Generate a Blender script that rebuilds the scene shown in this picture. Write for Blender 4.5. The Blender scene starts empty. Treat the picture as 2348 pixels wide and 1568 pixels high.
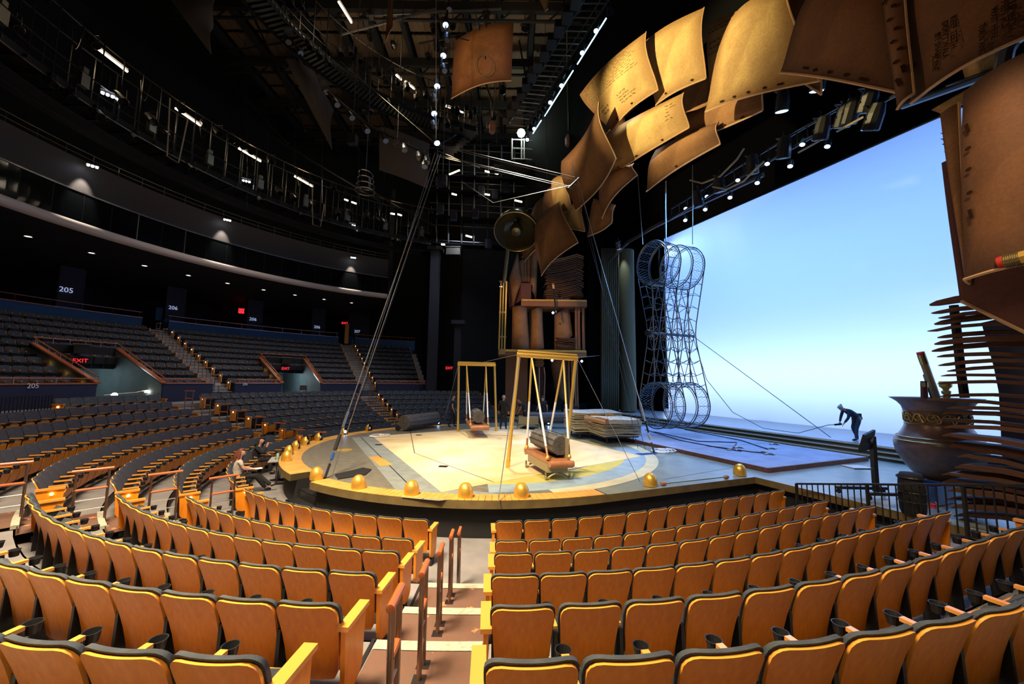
import bpy, math, random
from mathutils import Vector, Matrix
rnd = random.Random(11)
SC = bpy.context.scene
COL = SC.collection
PI = math.pi
rad = math.radians

# ------------------------------------------------------------------ camera
CH = 3.25
FPX = 895.0
PITCH = rad(5.65); ROLL = rad(.7)
cam = bpy.data.cameras.new('camera'); cam.sensor_width = 36; cam.lens = 36*FPX/2348
cam.clip_start = .05; cam.clip_end = 300
camo = bpy.data.objects.new('camera', cam); COL.objects.link(camo)
camo.matrix_world = Matrix.Translation((0, 0, CH)) @ Matrix.Rotation(PI/2+PITCH, 4, 'X') @ Matrix.Rotation(ROLL, 4, 'Z')
SC.camera = camo

# ------------------------------------------------------------------ world, exposure
w = bpy.data.worlds.new('world'); SC.world = w; w.use_nodes = True
w.node_tree.nodes['Background'].inputs[0].default_value = (1, .93, .85, 1)
w.node_tree.nodes['Background'].inputs[1].default_value = .004
SC.view_settings.view_transform = 'Standard'; SC.view_settings.look = 'None'
SC.view_settings.gamma = 1; SC.view_settings.use_curve_mapping = False
SC.view_settings.exposure = 0.0

# plan of the house: everything turns about (CX, CY); the stage axis leaves it at AXD degrees
CX, CY = -.66, 15.4
AXD = 22.9; AX = rad(AXD)
UX, UY = math.cos(AX), math.sin(AX)
def P(s, t, z=0.0): return Vector((CX+s*UX-t*UY, CY+s*UY+t*UX, z))
def A(r, deg, z=0.0): return Vector((CX+r*math.cos(rad(deg)), CY+r*math.sin(rad(deg)), z))
SZ = .8            # stage height

# helpers used while taking measurements off the photograph: pixel -> point on a known plane of the building
_s, _c = math.sin(PITCH), math.cos(PITCH)
def ray(px, py):
    u = (px-1174); v = -(py-784)
    u, v = u*math.cos(ROLL)-v*math.sin(ROLL), u*math.sin(ROLL)+v*math.cos(ROLL)
    u /= FPX; v /= FPX
    return u, _c-v*_s, _s+v*_c
def uz(px, py, z):
    d = ray(px, py); k = (z-CH)/d[2]; return Vector((d[0]*k, d[1]*k, z))
def uy(px, py, y):
    d = ray(px, py); k = y/d[1]; return Vector((d[0]*k, y, CH+d[2]*k))
def us(px, py, S):
    d = ray(px, py); k = (S+CX*UX+CY*UY)/(d[0]*UX+d[1]*UY); return Vector((d[0]*k, d[1]*k, CH+d[2]*k))
def ucyl(px, py, R):
    dx, dy, dz = ray(px, py)
    a = dx*dx+dy*dy; b = -2*(dx*CX+dy*CY); c = CX*CX+CY*CY-R*R
    t = (-b+math.sqrt(max(0, b*b-4*a*c)))/(2*a); return Vector((dx*t, dy*t, CH+dz*t))

# ------------------------------------------------------------------ lights
def lamp_area(name, loc, target, size, power, col, sy=None, spread=180):
    l = bpy.data.lights.new(name, 'AREA'); l.energy = power; l.color = col; l.size = size; l.spread = rad(spread)
    if sy: l.shape = 'RECTANGLE'; l.size_y = sy
    o = bpy.data.objects.new(name, l); COL.objects.link(o); o.location = loc
    o.rotation_euler = (Vector(target)-Vector(loc)).to_track_quat('-Z', 'Y').to_euler(); return o
def lamp_spot(name, loc, target, power, col, ang=40, blend=.6, r=.15):
    l = bpy.data.lights.new(name, 'SPOT'); l.energy = power; l.color = col; l.spot_size = rad(ang); l.spot_blend = blend; l.shadow_soft_size = r
    o = bpy.data.objects.new(name, l); COL.objects.link(o); o.location = loc
    o.rotation_euler = (Vector(target)-Vector(loc)).to_track_quat('-Z', 'Y').to_euler(); return o
WARM = (1, .78, .52); NEUT = (1, .93, .82); COOL = (.75, .86, 1); BLUE = (.12, .36, 1)
# house light over the near seats
lamp_area('house_light', (-4.5, 2.5, 13), (-3.6, 6, 0), 3, 1650, WARM, spread=85)
lamp_area('house_light', (1.5, 0.5, 9), (2.5, 7, 0), 2, 170, WARM, spread=120)
lamp_area('house_light', (-9, 9, 14), (-10, 12, 0), 3, 300, (1, .8, .6), spread=110)
lamp_area('house_light', (-12, 22, 15), (-14, 22, 1), 3, 330, (.95, .82, .8), spread=110)
lamp_area('house_light', (-4, 30, 15), (-6, 32, 1), 3, 260, (.75, .85, 1), spread=110)
# stage work light and profile spots
lamp_spot('stage_spot', (0.5, 15.5, 19), (.4, 14.6, .8), 14500, (1, .92, .76), 38, .9, .3)
lamp_spot('stage_spot', (-6, 18, 17), (-2.5, 18, .8), 2600, (1, .85, .6), 48, .8, .3)
lamp_spot('stage_spot', (-5, 6, 16), (-3.5, 11.5, .8), 1700, (1, .9, .72), 50, .8, .3)
lamp_spot('stage_spot', (5, 15, 16), (4.0, 16, .8), 2200, (.95, 1, .9), 45, .8, .3)
# warm front light on the paper arch
lamp_spot('arch_spot', (-6.5, 12, 15.5), us(1590, 140, 5.2), 14500, (1, .78, .36), 38, .7, .15)
lamp_spot('arch_spot', (-7.5, 14, 14.5), us(1330, 330, 5.2), 7500, (1, .74, .4), 36, .8, .15)
lamp_spot('arch_spot', (-6, 9, 12), us(2150, 200, 5.0), 1000, (1, .66, .40), 60, .8, .3)
lamp_spot('sheet_spot', (-6, 8, 12), uy(1105, 140, 19), 4300, (1, .6, .3), 24, .8, .2)
lamp_spot('tower_fill', (-3, 15, 13), uy(1245, 720, 27), 4300, (1, .64, .34), 26, .8, .2)  # unseen lamp added to warm up the tower
lamp_spot('portal_fill', (5, 2.5, 10), us(2200, 980, 5.5), 1500, (1, .72, .45), 45, .8, .2)  # added fill from the front, warms the urn and the jutting slabs
for th_ in (169.8, 140.4):
    l_ = bpy.data.lights.new('exit_light', 'POINT'); l_.energy = 55 if th_ > 150 else 90; l_.color = (.75, .95, 1); l_.shadow_soft_size = .3; o_ = bpy.data.objects.new('exit_light', l_); COL.objects.link(o_); o_.location = A(21.6, th_, 3.4)
# blue wash over the main stage, from the electrics behind the portal
for t_ in (-6, -1, 4):
    lamp_spot('blue_wash', P(7.5, t_, 12.5), P(7.5, t_-1, .8), 3600, BLUE, 75, .7, .25)
lamp_area('blue_wash', P(12.5, -2, 12), P(11, -2, 1), 8, 600, (.2, .5, 1), sy=1)
# lights standing behind the translucent backcloth
CYC = 16.3
lamp_area('cyclorama_light', P(CYC+4.5, -2, 9.5), P(CYC, -2, 8.5), 34, 4300, (.205, .41, .96), sy=10)
lamp_area('cyclorama_light', P(CYC+2.8, -2, 3.6), P(CYC, -2, 3.9), 34, 1500, (.62, .80, 1), sy=.8)
lamp_area('cyclorama_light', P(CYC+4, 2, 13), P(CYC, -1, 12.2), 18, 380, (.42, .66, 1), sy=.8)

# ------------------------------------------------------------------ materials
def mat(name, col, rough=.6, metal=0.0, col2=None, scale=3.0, bump=0.0, bscale=40.0, emit=None, estr=0.0, alpha=None, detail=4, stretch=None, coat=0, spec=.5):
    m = bpy.data.materials.new(name); m.use_nodes = True; nt = m.node_tree; b = nt.nodes['Principled BSDF']
    b.inputs['Base Color'].default_value = (*col, 1); b.inputs['Roughness'].default_value = rough; b.inputs['Metallic'].default_value = metal
    b.inputs['Specular IOR Level'].default_value = spec
    if coat: b.inputs['Coat Weight'].default_value = coat; b.inputs['Coat Roughness'].default_value = .25
    vec = None
    if col2 or bump:
        tc = nt.nodes.new('ShaderNodeTexCoord'); mp = nt.nodes.new('ShaderNodeMapping'); nt.links.new(tc.outputs['Object'], mp.inputs[0])
        if stretch: mp.inputs['Scale'].default_value = stretch
        vec = mp.outputs[0]
    if col2:
        n = nt.nodes.new('ShaderNodeTexNoise'); n.inputs['Scale'].default_value = scale; n.inputs['Detail'].default_value = detail; nt.links.new(vec, n.inputs[0])
        r = nt.nodes.new('ShaderNodeValToRGB'); r.color_ramp.elements[0].position = .32; r.color_ramp.elements[1].position = .68
        r.color_ramp.elements[0].color = (*col, 1); r.color_ramp.elements[1].color = (*col2, 1)
        nt.links.new(n.outputs['Fac'], r.inputs[0]); nt.links.new(r.outputs[0], b.inputs['Base Color'])
    if bump:
        n2 = nt.nodes.new('ShaderNodeTexNoise'); n2.inputs['Scale'].default_value = bscale; n2.inputs['Detail'].default_value = 3; nt.links.new(vec, n2.inputs[0])
        bp = nt.nodes.new('ShaderNodeBump'); bp.inputs['Strength'].default_value = bump; bp.inputs['Distance'].default_value = .02
        nt.links.new(n2.outputs['Fac'], bp.inputs['Height']); nt.links.new(bp.outputs[0], b.inputs['Normal'])
    if emit: b.inputs['Emission Color'].default_value = (*emit, 1); b.inputs['Emission Strength'].default_value = estr
    if alpha is not None: b.inputs['Alpha'].default_value = alpha
    return m
def paper_mat(name, col, dark, sc=.9):
    m = mat(name, col, .8); nt = m.node_tree; b = nt.nodes['Principled BSDF']
    tc = nt.nodes.new('ShaderNodeTexCoord')
    n = nt.nodes.new('ShaderNodeTexNoise'); n.inputs['Scale'].default_value = sc; n.inputs['Detail'].default_value = 8; n.inputs['Roughness'].default_value = .62; nt.links.new(tc.outputs['Object'], n.inputs[0])
    r = nt.nodes.new('ShaderNodeValToRGB'); r.color_ramp.elements[0].position = .36; r.color_ramp.elements[1].position = .60
    r.color_ramp.elements[0].color = (*[c*.42+d*.58 for c, d in zip(col, dark)], 1); r.color_ramp.elements[1].color = (*col, 1)
    nt.links.new(n.outputs['Fac'], r.inputs[0])
    sx = nt.nodes.new('ShaderNodeSeparateXYZ'); nt.links.new(tc.outputs['UV'], sx.inputs[0])
    def mth(op, a, b_=None):
        k = nt.nodes.new('ShaderNodeMath'); k.operation = op
        for i, q in enumerate((a, b_)):
            if q is None: continue
            if isinstance(q, (int, float)): k.inputs[i].default_value = q
            else: nt.links.new(q, k.inputs[i])
        return k.outputs[0]
    ex = mth('MULTIPLY', mth('ABSOLUTE', mth('SUBTRACT', sx.outputs[0], .5)), 2.0); ey = mth('MULTIPLY', mth('ABSOLUTE', mth('SUBTRACT', sx.outputs[1], .5)), 2.0)
    e = mth('MAXIMUM', ex, ey); e = mth('ADD', e, mth('MULTIPLY', mth('SUBTRACT', n.outputs['Fac'], .5), .5))
    r2 = nt.nodes.new('ShaderNodeValToRGB'); r2.color_ramp.elements[0].position = .66; r2.color_ramp.elements[1].position = 1.0
    r2.color_ramp.elements[0].color = (0, 0, 0, 1); r2.color_ramp.elements[1].color = (.92, .92, .92, 1); nt.links.new(e, r2.inputs[0])
    mx = nt.nodes.new('ShaderNodeMixRGB'); nt.links.new(r2.outputs[0], mx.inputs[0]); nt.links.new(r.outputs[0], mx.inputs[1]); mx.inputs[2].default_value = (*dark, 1)
    n3 = nt.nodes.new('ShaderNodeTexNoise'); n3.inputs['Scale'].default_value = 22; n3.inputs['Detail'].default_value = 4; nt.links.new(tc.outputs['Object'], n3.inputs[0])
    mx2 = nt.nodes.new('ShaderNodeMixRGB'); mx2.blend_type = 'MULTIPLY'; mx2.inputs[0].default_value = .5; nt.links.new(mx.outputs[0], mx2.inputs[1]); nt.links.new(n3.outputs['Fac'], mx2.inputs[2])
    nt.links.new(mx2.outputs[0], b.inputs['Base Color'])
    return m
M = {}
M['wood'] = mat('seat_wood', (.90, .30, .012), .42, col2=(.78, .235, .008), scale=5, stretch=(6, 6, 1), coat=.12, spec=.35)
M['wood_edge'] = mat('seat_wood_edge', (.86, .37, .05), .3, coat=.3)
M['arm_wood'] = mat('arm_wood', (.80, .33, .055), .3, coat=.3)
M['fabric'] = mat('charcoal_fabric', (.035, .045, .056), .95, col2=(.06, .072, .085), scale=9, bump=.25, bscale=120)
M['fabric_blue'] = mat('navy_fabric', (.028, .030, .044), .95, col2=(.045, .046, .062), scale=9, bump=.2, bscale=120)
M['black'] = mat('black_plastic', (.012, .012, .013), .45)
M['blackmat'] = mat('black_paint', (.008, .008, .009), .85)
M['blackwall'] = mat('black_wall', (.006, .0055, .006), .9, col2=(.010, .009, .009), scale=1.5)
M['steel'] = mat('brushed_steel', (.42, .38, .34), .32, 1)
M['bronze'] = mat('bronze_steel', (.26, .21, .18), .32, 1)
M['darksteel'] = mat('dark_steel', (.06, .06, .065), .4, .8)
M['cherry'] = mat('cherry_rail', (.50, .13, .04), .25, coat=.6)
M['carpet'] = mat('grey_carpet', (.17, .165, .17), .97, col2=(.24, .225, .22), scale=2.2, bump=.3, bscale=150)
M['nosing'] = mat('pale_nosing', (.30, .30, .21), .9, col2=(.46, .45, .36), scale=30)
M['gold'] = mat('gold_leaf', (.80, .47, .08), .34, .6, col2=(.80, .45, .07), scale=7, bump=.15, bscale=25)
M['goldpaint'] = mat('gold_paint', (.72, .46, .10), .4, .45)
M['plank'] = mat('ochre_plank', (.66, .36, .08), .5, col2=(.52, .27, .06), scale=4)
M['fascia'] = mat('dull_gold_fascia', (.20, .145, .055), .5, .2, col2=(.14, .10, .04), scale=4)
M['stonefloor'] = mat('stone_painted_floor', (.21, .19, .145), .42, col2=(.135, .13, .105), scale=5, detail=8, bump=.1, bscale=30)
M['apron'] = mat('deck_painted_green_grey', (.27, .29, .22), .3, col2=(.19, .22, .19), scale=3, detail=8)
M['cream'] = mat('cream_parchment_floor', (.86, .74, .50), .5, col2=(.62, .44, .20), scale=.55, detail=9)
M['greystrip'] = mat('slate_border_paint', (.20, .23, .22), .5, col2=(.28, .30, .28), scale=4)
M['yellow'] = mat('yellow_band_paint', (.52, .44, .10), .5, col2=(.40, .36, .10), scale=3)
M['bluegrey'] = mat('blue_grey_band_paint', (.30, .40, .44), .5, col2=(.22, .30, .34), scale=3)
M['paleband'] = mat('pale_yellow_band_paint', (.62, .56, .32), .5, col2=(.50, .44, .26), scale=3)
M['deck'] = mat('upstage_deck', (.30, .34, .40), .28, col2=(.24, .28, .34), scale=2)
M['matgrey'] = mat('lilac_grey_crash_mat', (.34, .34, .42), .75, col2=(.26, .26, .34), scale=2)
M['matedge'] = mat('brown_mat_edge', (.10, .045, .035), .6, col2=(.16, .07, .05), scale=9)
M['stepface'] = mat('brown_step_face', (.10, .075, .05), .6)
M['stepnose'] = mat('gilt_step_nosing', (.75, .58, .28), .4, .3)
M['bluewall'] = mat('blue_wall', (.02, .085, .20), .8)
M['navy'] = mat('navy_wall', (.012, .015, .045), .7)
M['column'] = mat('dark_blue_column', (.018, .02, .03), .8)
M['soffit'] = mat('black_soffit', (.006, .0055, .005), .9)
M['band'] = mat('dark_taupe_parapet', (.030, .026, .024), .7, col2=(.036, .030, .028), scale=8)
M['beige'] = mat('beige_fascia', (.72, .62, .52), .6)
M['teal'] = mat('teal_wall', (.12, .17, .18), .7, col2=(.09, .13, .14), scale=2)
M['drape'] = mat('dark_green_drape', (.085, .085, .05), .9)
M['drapeblack'] = mat('black_drape', (.003, .0032, .004), .97, spec=.1)
M['white'] = mat('white_paint', (.78, .78, .8), .5)
M['maroon'] = mat('maroon_cover', (.105, .03, .022), .7, col2=(.08, .022, .018), scale=12)
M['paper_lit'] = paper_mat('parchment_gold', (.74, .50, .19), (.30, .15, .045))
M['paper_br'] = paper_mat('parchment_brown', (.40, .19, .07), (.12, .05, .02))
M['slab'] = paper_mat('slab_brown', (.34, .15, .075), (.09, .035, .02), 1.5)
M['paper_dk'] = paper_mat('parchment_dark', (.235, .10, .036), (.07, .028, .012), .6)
M['ink'] = mat('dark_brown_ink', (.03, .014, .006), .9, spec=.1)
M['paper_edge'] = mat('paper_edge', (.55, .34, .17), .7)
M['rolled'] = mat('charcoal_rolled_mat', (.10, .095, .09), .6, col2=(.15, .14, .13), scale=6)
M['leather'] = mat('brown_leather', (.42, .17, .07), .4, col2=(.32, .12, .05), scale=6)
M['khaki'] = mat('khaki_panel', (.30, .24, .13), .5)
M['pages'] = mat('page_edges', (.46, .42, .31), .8, col2=(.26, .22, .16), scale=8, stretch=(1, 1, 9))
M['pages_br'] = mat('brown_page_block', (.32, .13, .05), .8, col2=(.2, .08, .03), scale=8, stretch=(1, 1, 9))
M['chrome'] = mat('chrome_tube', (.13, .14, .15), .28, 1)
M['rope'] = mat('rope', (.42, .34, .22), .8)
M['cable'] = mat('steel_cable', (.5, .5, .48), .35, .9)
M['cablegreen'] = mat('green_cable', (.02, .16, .14), .5)
M['blue_plastic'] = mat('blue_plastic', (.02, .07, .25), .35)
M['red'] = mat('red_rubber', (.55, .03, .02), .6)
M['brass'] = mat('aged_brass', (.32, .26, .12), .35, .85)
M['vase'] = mat('bronze_vase', (.25, .13, .085), .32, .15, col2=(.16, .085, .06), scale=5)
M['plastic_grey'] = mat('grey_plastic_top', (.38, .37, .36), .5)
M['lip'] = mat('lip', (.33, .10, .08), .6)
M['vase_gold'] = mat('vase_gold', (.42, .27, .07), .35, .6)
M['lampshade'] = mat('olive_glass_shade', (.14, .115, .06), .22, .55)
M['mesh'] = mat('grey_gauze', (.16, .14, .13), .8, alpha=.75)
M['roofdeck'] = mat('ribbed_roof_deck', (.16, .105, .06), .8)
M['e_tube'] = mat('fluorescent_tube', (1, 1, 1), emit=(1, .78, .5), estr=9)
M['e_led'] = mat('white_led', (1, 1, 1), emit=(.85, .9, 1), estr=14)
M['e_down'] = mat('downlight_bulb', (1, 1, 1), emit=(1, .88, .72), estr=9)
M['e_blue'] = mat('blue_white_lamp', (1, 1, 1), emit=(.35, .55, 1), estr=16)
M['e_strip'] = mat('ice_led_strip', (1, 1, 1), emit=(.35, .75, 1), estr=5)
M['e_work'] = mat('work_light', (1, 1, 1), emit=(.8, 1, .85), estr=40)
M['e_exit'] = mat('exit_red', (.5, 0, 0), emit=(1, .02, .03), estr=2.2)
M['e_amber'] = mat('amber_aisle_lamp', (1, .6, .2), emit=(1, .62, .2), estr=12)
M['e_num'] = mat('lit_number', (.7, .8, 1), emit=(.5, .6, .95), estr=.55)
M['glass'] = mat('dark_glass', (.01, .012, .014), .06, alpha=.35)
M['skin'] = mat('skin', (.52, .28, .19), .55)
M['skin_dark'] = mat('skin_brown', (.24, .12, .07), .55)
M['hair_dk'] = mat('dark_hair', (.02, .014, .01), .7)
M['hair_red'] = mat('red_brown_hair', (.13, .03, .012), .7, col2=(.19, .05, .02), scale=20)
M['hair_grey'] = mat('grey_hair', (.35, .33, .31), .7)
M['cloth_blk'] = mat('black_cloth', (.014, .015, .017), .9)
M['cloth_blue'] = mat('dark_blue_cloth', (.015, .03, .06), .85)
M['jeans'] = mat('dark_jeans', (.03, .05, .08), .85)
M['shirt_w'] = mat('cream_print_shirt', (.62, .55, .47), .85, col2=(.44, .36, .30), scale=16)
cm = bpy.data.materials.new('translucent_backcloth'); cm.use_nodes = True; nt = cm.node_tree
nt.nodes.remove(nt.nodes['Principled BSDF']); d_ = nt.nodes.new('ShaderNodeBsdfDiffuse'); tr_ = nt.nodes.new('ShaderNodeBsdfTranslucent'); mx_ = nt.nodes.new('ShaderNodeMixShader')
d_.inputs[0].default_value = (.30, .33, .38, 1); tr_.inputs[0].default_value = (.92, .94, 1, 1); mx_.inputs[0].default_value = .7
nt.links.new(d_.outputs[0], mx_.inputs[1]); nt.links.new(tr_.outputs[0], mx_.inputs[2]); nt.links.new(mx_.outputs[0], nt.nodes['Material Output'].inputs[0]); M['cyc'] = cm
# aisle carpet: red-brown with scattered orange blossoms
m = mat('red_brown_floral_carpet', (.16, .07, .045), .97, col2=(.115, .075, .05), scale=40, detail=3); nt = m.node_tree; b = nt.nodes['Principled BSDF']
tc = nt.nodes.new('ShaderNodeTexCoord'); vo = nt.nodes.new('ShaderNodeTexVoronoi'); vo.inputs['Scale'].default_value = 3.2; nt.links.new(tc.outputs['Object'], vo.inputs[0])
n = nt.nodes.new('ShaderNodeTexNoise'); n.inputs['Scale'].default_value = 45; nt.links.new(tc.outputs['Object'], n.inputs[0])
a_ = nt.nodes.new('ShaderNodeMath'); a_.operation = 'MULTIPLY_ADD'; a_.inputs[1].default_value = .26; nt.links.new(n.outputs['Fac'], a_.inputs[0]); nt.links.new(vo.outputs['Distance'], a_.inputs[2])
lt = nt.nodes.new('ShaderNodeMath'); lt.operation = 'LESS_THAN'; lt.inputs[1].default_value = .33; nt.links.new(a_.outputs[0], lt.inputs[0])
mx = nt.nodes.new('ShaderNodeMixRGB'); prev = b.inputs['Base Color'].links[0].from_socket; nt.links.new(lt.outputs[0], mx.inputs[0]); nt.links.new(prev, mx.inputs[1]); mx.inputs[2].default_value = (.70, .20, .07, 1); nt.links.new(mx.outputs[0], b.inputs['Base Color']); M['floral'] = m

# ------------------------------------------------------------------ mesh building
def nth(i):
    t = ['first', 'second', 'third', 'fourth', 'fifth', 'sixth', 'seventh', 'eighth', 'ninth', 'tenth', 'eleventh', 'twelfth', 'thirteenth', 'fourteenth', 'fifteenth', 'sixteenth', 'seventeenth', 'eighteenth', 'nineteenth', 'twentieth']
    return t[i] if i < 20 else (['twenty', 'thirty', 'forty', 'fifty'][(i+1)//10-2]+'-'+t[(i+1) % 10-1]) if (i+1) % 10 else ['thirtieth', 'fortieth', 'fiftieth'][(i+1)//10-3]
class MB:
    def __init__(s): s.v = []; s.f = []; s.m = []; s.uv = {}; s.cm = 0
    def add(s, vs, fs, uv=None):
        o = len(s.v); s.v += [tuple(q) for q in vs]
        for i, f in enumerate(fs):
            if uv: s.uv[len(s.f)] = [uv[k] for k in f]
            s.f.append(tuple(k+o for k in f)); s.m.append(s.cm)
        return s
    def box(s, c, d, R=None):
        x, y, z = [k/2 for k in d]
        vs = [Vector((a*x, b*y, e*z)) for a in (-1, 1) for b in (-1, 1) for e in (-1, 1)]
        if R is not None: vs = [R @ q for q in vs]
        vs = [q+Vector(c) for q in vs]
        return s.add(vs, [(0, 1, 3, 2), (4, 6, 7, 5), (0, 4, 5, 1), (2, 3, 7, 6), (0, 2, 6, 4), (1, 5, 7, 3)])
    def bar(s, p, q, wx, wz=None, up=(0, 0, 1)):
        p, q = Vector(p), Vector(q); wz = wz or wx; d = q-p; L = d.length; d.normalize(); u = Vector(up)
        if abs(d.dot(u)) > .98: u = Vector((1, 0, 0))
        x = d.cross(u).normalized(); z = x.cross(d).normalized()
        vs = [b+x*(i*wx/2)+z*(j*wz/2) for b in (p, q) for i, j in ((-1, -1), (1, -1), (1, 1), (-1, 1))]
        return s.add(vs, [(3, 2, 1, 0), (4, 5, 6, 7), (0, 1, 5, 4), (1, 2, 6, 5), (2, 3, 7, 6), (3, 0, 4, 7)])
    def tube(s, p, q, r, n=8, r2=None): return s.path([p, q], [r, r if r2 is None else r2], n)
    def path(s, pts, r, n=6, closed=False, cap=True):
        pts = [Vector(q) for q in pts]; N = len(pts); rs = r if isinstance(r, (list, tuple)) else [r]*N
        vs = []; prev = None
        for i, p in enumerate(pts):
            if closed: d = pts[(i+1) % N]-pts[i-1]
            else: d = pts[min(i+1, N-1)]-pts[max(i-1, 0)]
            d = d.normalized() if d.length > 1e-9 else Vector((0, 0, 1))
            if prev is None:
                u = Vector((0, 0, 1)) if abs(d.z) < .9 else Vector((1, 0, 0)); x = d.cross(u).normalized()
            else:
                x = (prev-d*prev.dot(d)); x = x.normalized() if x.length > 1e-6 else d.cross(Vector((0, 0, 1))).normalized()
            prev = x; y = d.cross(x)
            for k in range(n):
                a = 2*PI*k/n; vs.append(p+(x*math.cos(a)+y*math.sin(a))*rs[i])
        fs = []
        for i in range(N if closed else N-1):
            for k in range(n):
                a, b = i*n+k, i*n+(k+1) % n; c, d = ((i+1) % N)*n+(k+1) % n, ((i+1) % N)*n+k; fs.append((a, b, c, d))
        if cap and not closed: fs += [tuple(range(n))[::-1], tuple((N-1)*n+k for k in range(n))]
        return s.add(vs, fs)
    def lathe(s, prof, n=24, c=(0, 0, 0), R=None, a0=0, a1=2*PI):
        full = abs(a1-a0-2*PI) < 1e-6; K = n if full else n+1; vs = []
        for r, z in prof:
            for k in range(K):
                a = a0+(a1-a0)*k/n; q = Vector((r*math.cos(a), r*math.sin(a), z)); vs.append((R @ q if R is not None else q)+Vector(c))
        fs = []
        for i in range(len(prof)-1):
            for k in range(n):
                k2 = (k+1) % K; fs.append((i*K+k, i*K+k2, (i+1)*K+k2, (i+1)*K+k))
        return s.add(vs, fs)
    def prism(s, pts, z0, z1):
        n = len(pts); vs = [(p[0], p[1], z0) for p in pts]+[(p[0], p[1], z1) for p in pts]
        return s.add(vs, [tuple(range(n))[::-1], tuple(range(n, 2*n))]+[(i, (i+1) % n, n+(i+1) % n, n+i) for i in range(n)])
    def slab(s, nx, ny, fn, th):
        """grid surface fn(u,v)->Vector given thickness th (th may be a vector function)"""
        g = [[Vector(fn(i/nx, j/ny)) for i in range(nx+1)] for j in range(ny+1)]
        vs = []; uv = []
        for j in range(ny+1):
            for i in range(nx+1):
                vs.append(g[j][i]); uv.append((i/nx, j/ny))
        for j in range(ny+1):
            for i in range(nx+1):
                a = g[j][min(i+1, nx)]-g[j][max(i-1, 0)]; b = g[min(j+1, ny)][i]-g[max(j-1, 0)][i]
                nrm = a.cross(b); nrm = nrm.normalized() if nrm.length > 1e-9 else Vector((0, 0, 1))
                vs.append(g[j][i]-nrm*th); uv.append((i/nx, j/ny))
        K = (nx+1)*(ny+1); I = lambda i, j: j*(nx+1)+i; fs = []
        for j in range(ny):
            for i in range(nx):
                fs.append((I(i, j), I(i+1, j), I(i+1, j+1), I(i, j+1))); fs.append((K+I(i, j), K+I(i, j+1), K+I(i+1, j+1), K+I(i+1, j)))
        for i in range(nx):
            fs.append((I(i, 0), K+I(i, 0), K+I(i+1, 0), I(i+1, 0))); fs.append((I(i, ny), I(i+1, ny), K+I(i+1, ny), K+I(i, ny)))
        for j in range(ny):
            fs.append((I(0, j), I(0, j+1), K+I(0, j+1), K+I(0, j))); fs.append((I(nx, j), K+I(nx, j), K+I(nx, j+1), I(nx, j+1)))
        return s.add(vs, fs, uv)
    def build(s, name, m, parent=None, smooth=False, local=False, loc=None):
        me = bpy.data.meshes.new(name); off = Vector((0, 0, 0))
        if parent is not None and not local:
            q = parent
            while q is not None: off += q.location; q = q.parent
        elif parent is None:
            if loc is not None: off = Vector(loc)
            elif not local:
                xs = [v[0] for v in s.v]; ys = [v[1] for v in s.v]; zs = [v[2] for v in s.v]
                off = Vector(((min(xs)+max(xs))/2, (min(ys)+max(ys))/2, min(zs)))
        me.from_pydata([(v[0]-off.x, v[1]-off.y, v[2]-off.z) for v in s.v], [], s.f)
        ms = m if isinstance(m, (list, tuple)) else [m]
        for q in ms: me.materials.append(M[q] if isinstance(q, str) else q)
        if len(ms) > 1: me.polygons.foreach_set('material_index', s.m)
        if s.uv:
            ul = me.uv_layers.new(name='UVMap')
            for p in me.polygons:
                u = s.uv.get(p.index)
                if u:
                    for li, q in zip(p.loop_indices, u): ul.data[li].uv = q
        if smooth: me.polygons.foreach_set('use_smooth', [True]*len(me.polygons))
        me.update()
        o = bpy.data.objects.new(name, me); COL.objects.link(o)
        if parent is not None: o.parent = parent
        elif not local or loc is not None: o.location = off
        return o
def smooth_by(o, ang=40):
    me = o.data; me.polygons.foreach_set('use_smooth', [True]*len(me.polygons))
    try: me.set_sharp_from_angle(angle=rad(ang))
    except Exception: pass
    return o
def tag(o, label=None, cat=None, group=None, kind=None):
    if label: o['label'] = label
    if cat: o['category'] = cat
    if group: o['group'] = group
    if kind: o['kind'] = kind
    return o
def thing(name, loc, label, cat, group=None, rz=0):
    o = bpy.data.objects.new(name, None); COL.objects.link(o); o.location = loc; o.rotation_euler = (0, 0, rz); o.empty_display_size = .1
    return tag(o, label, cat, group)
def struct(mb, name, m, smooth=False): return tag(mb.build(name, m, smooth=smooth), kind='structure')
def copy_tree(o, parent=None):
    c = o.copy(); COL.objects.link(c); c.parent = parent
    for ch in KIDS.get(o.name, ()): copy_tree(ch, c)
    return c
KIDS = {}
def remember(root):
    allo = [q for q in bpy.data.objects]
    def rec(o):
        KIDS[o.name] = [q for q in allo if q.parent == o]
        for k in KIDS[o.name]: rec(k)
    rec(root)
def text_part(txt, size, Mx, m, parent, name='lettering', ext=.004):
    cu = bpy.data.curves.new(name, 'FONT'); cu.body = txt; cu.size = size; cu.extrude = ext; cu.align_x = 'CENTER'; cu.align_y = 'CENTER'; cu.resolution_u = 3
    t = bpy.data.objects.new('tmp_text', cu); me = bpy.data.meshes.new_from_object(t); bpy.data.objects.remove(t)
    me.name = name; me.transform(Mx)
    off = Vector((0, 0, 0)); q = parent
    while q is not None: off += q.location; q = q.parent
    me.transform(Matrix.Translation(-off)); me.materials.append(M[m])
    o = bpy.data.objects.new(name, me); COL.objects.link(o); o.parent = parent; return o
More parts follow.
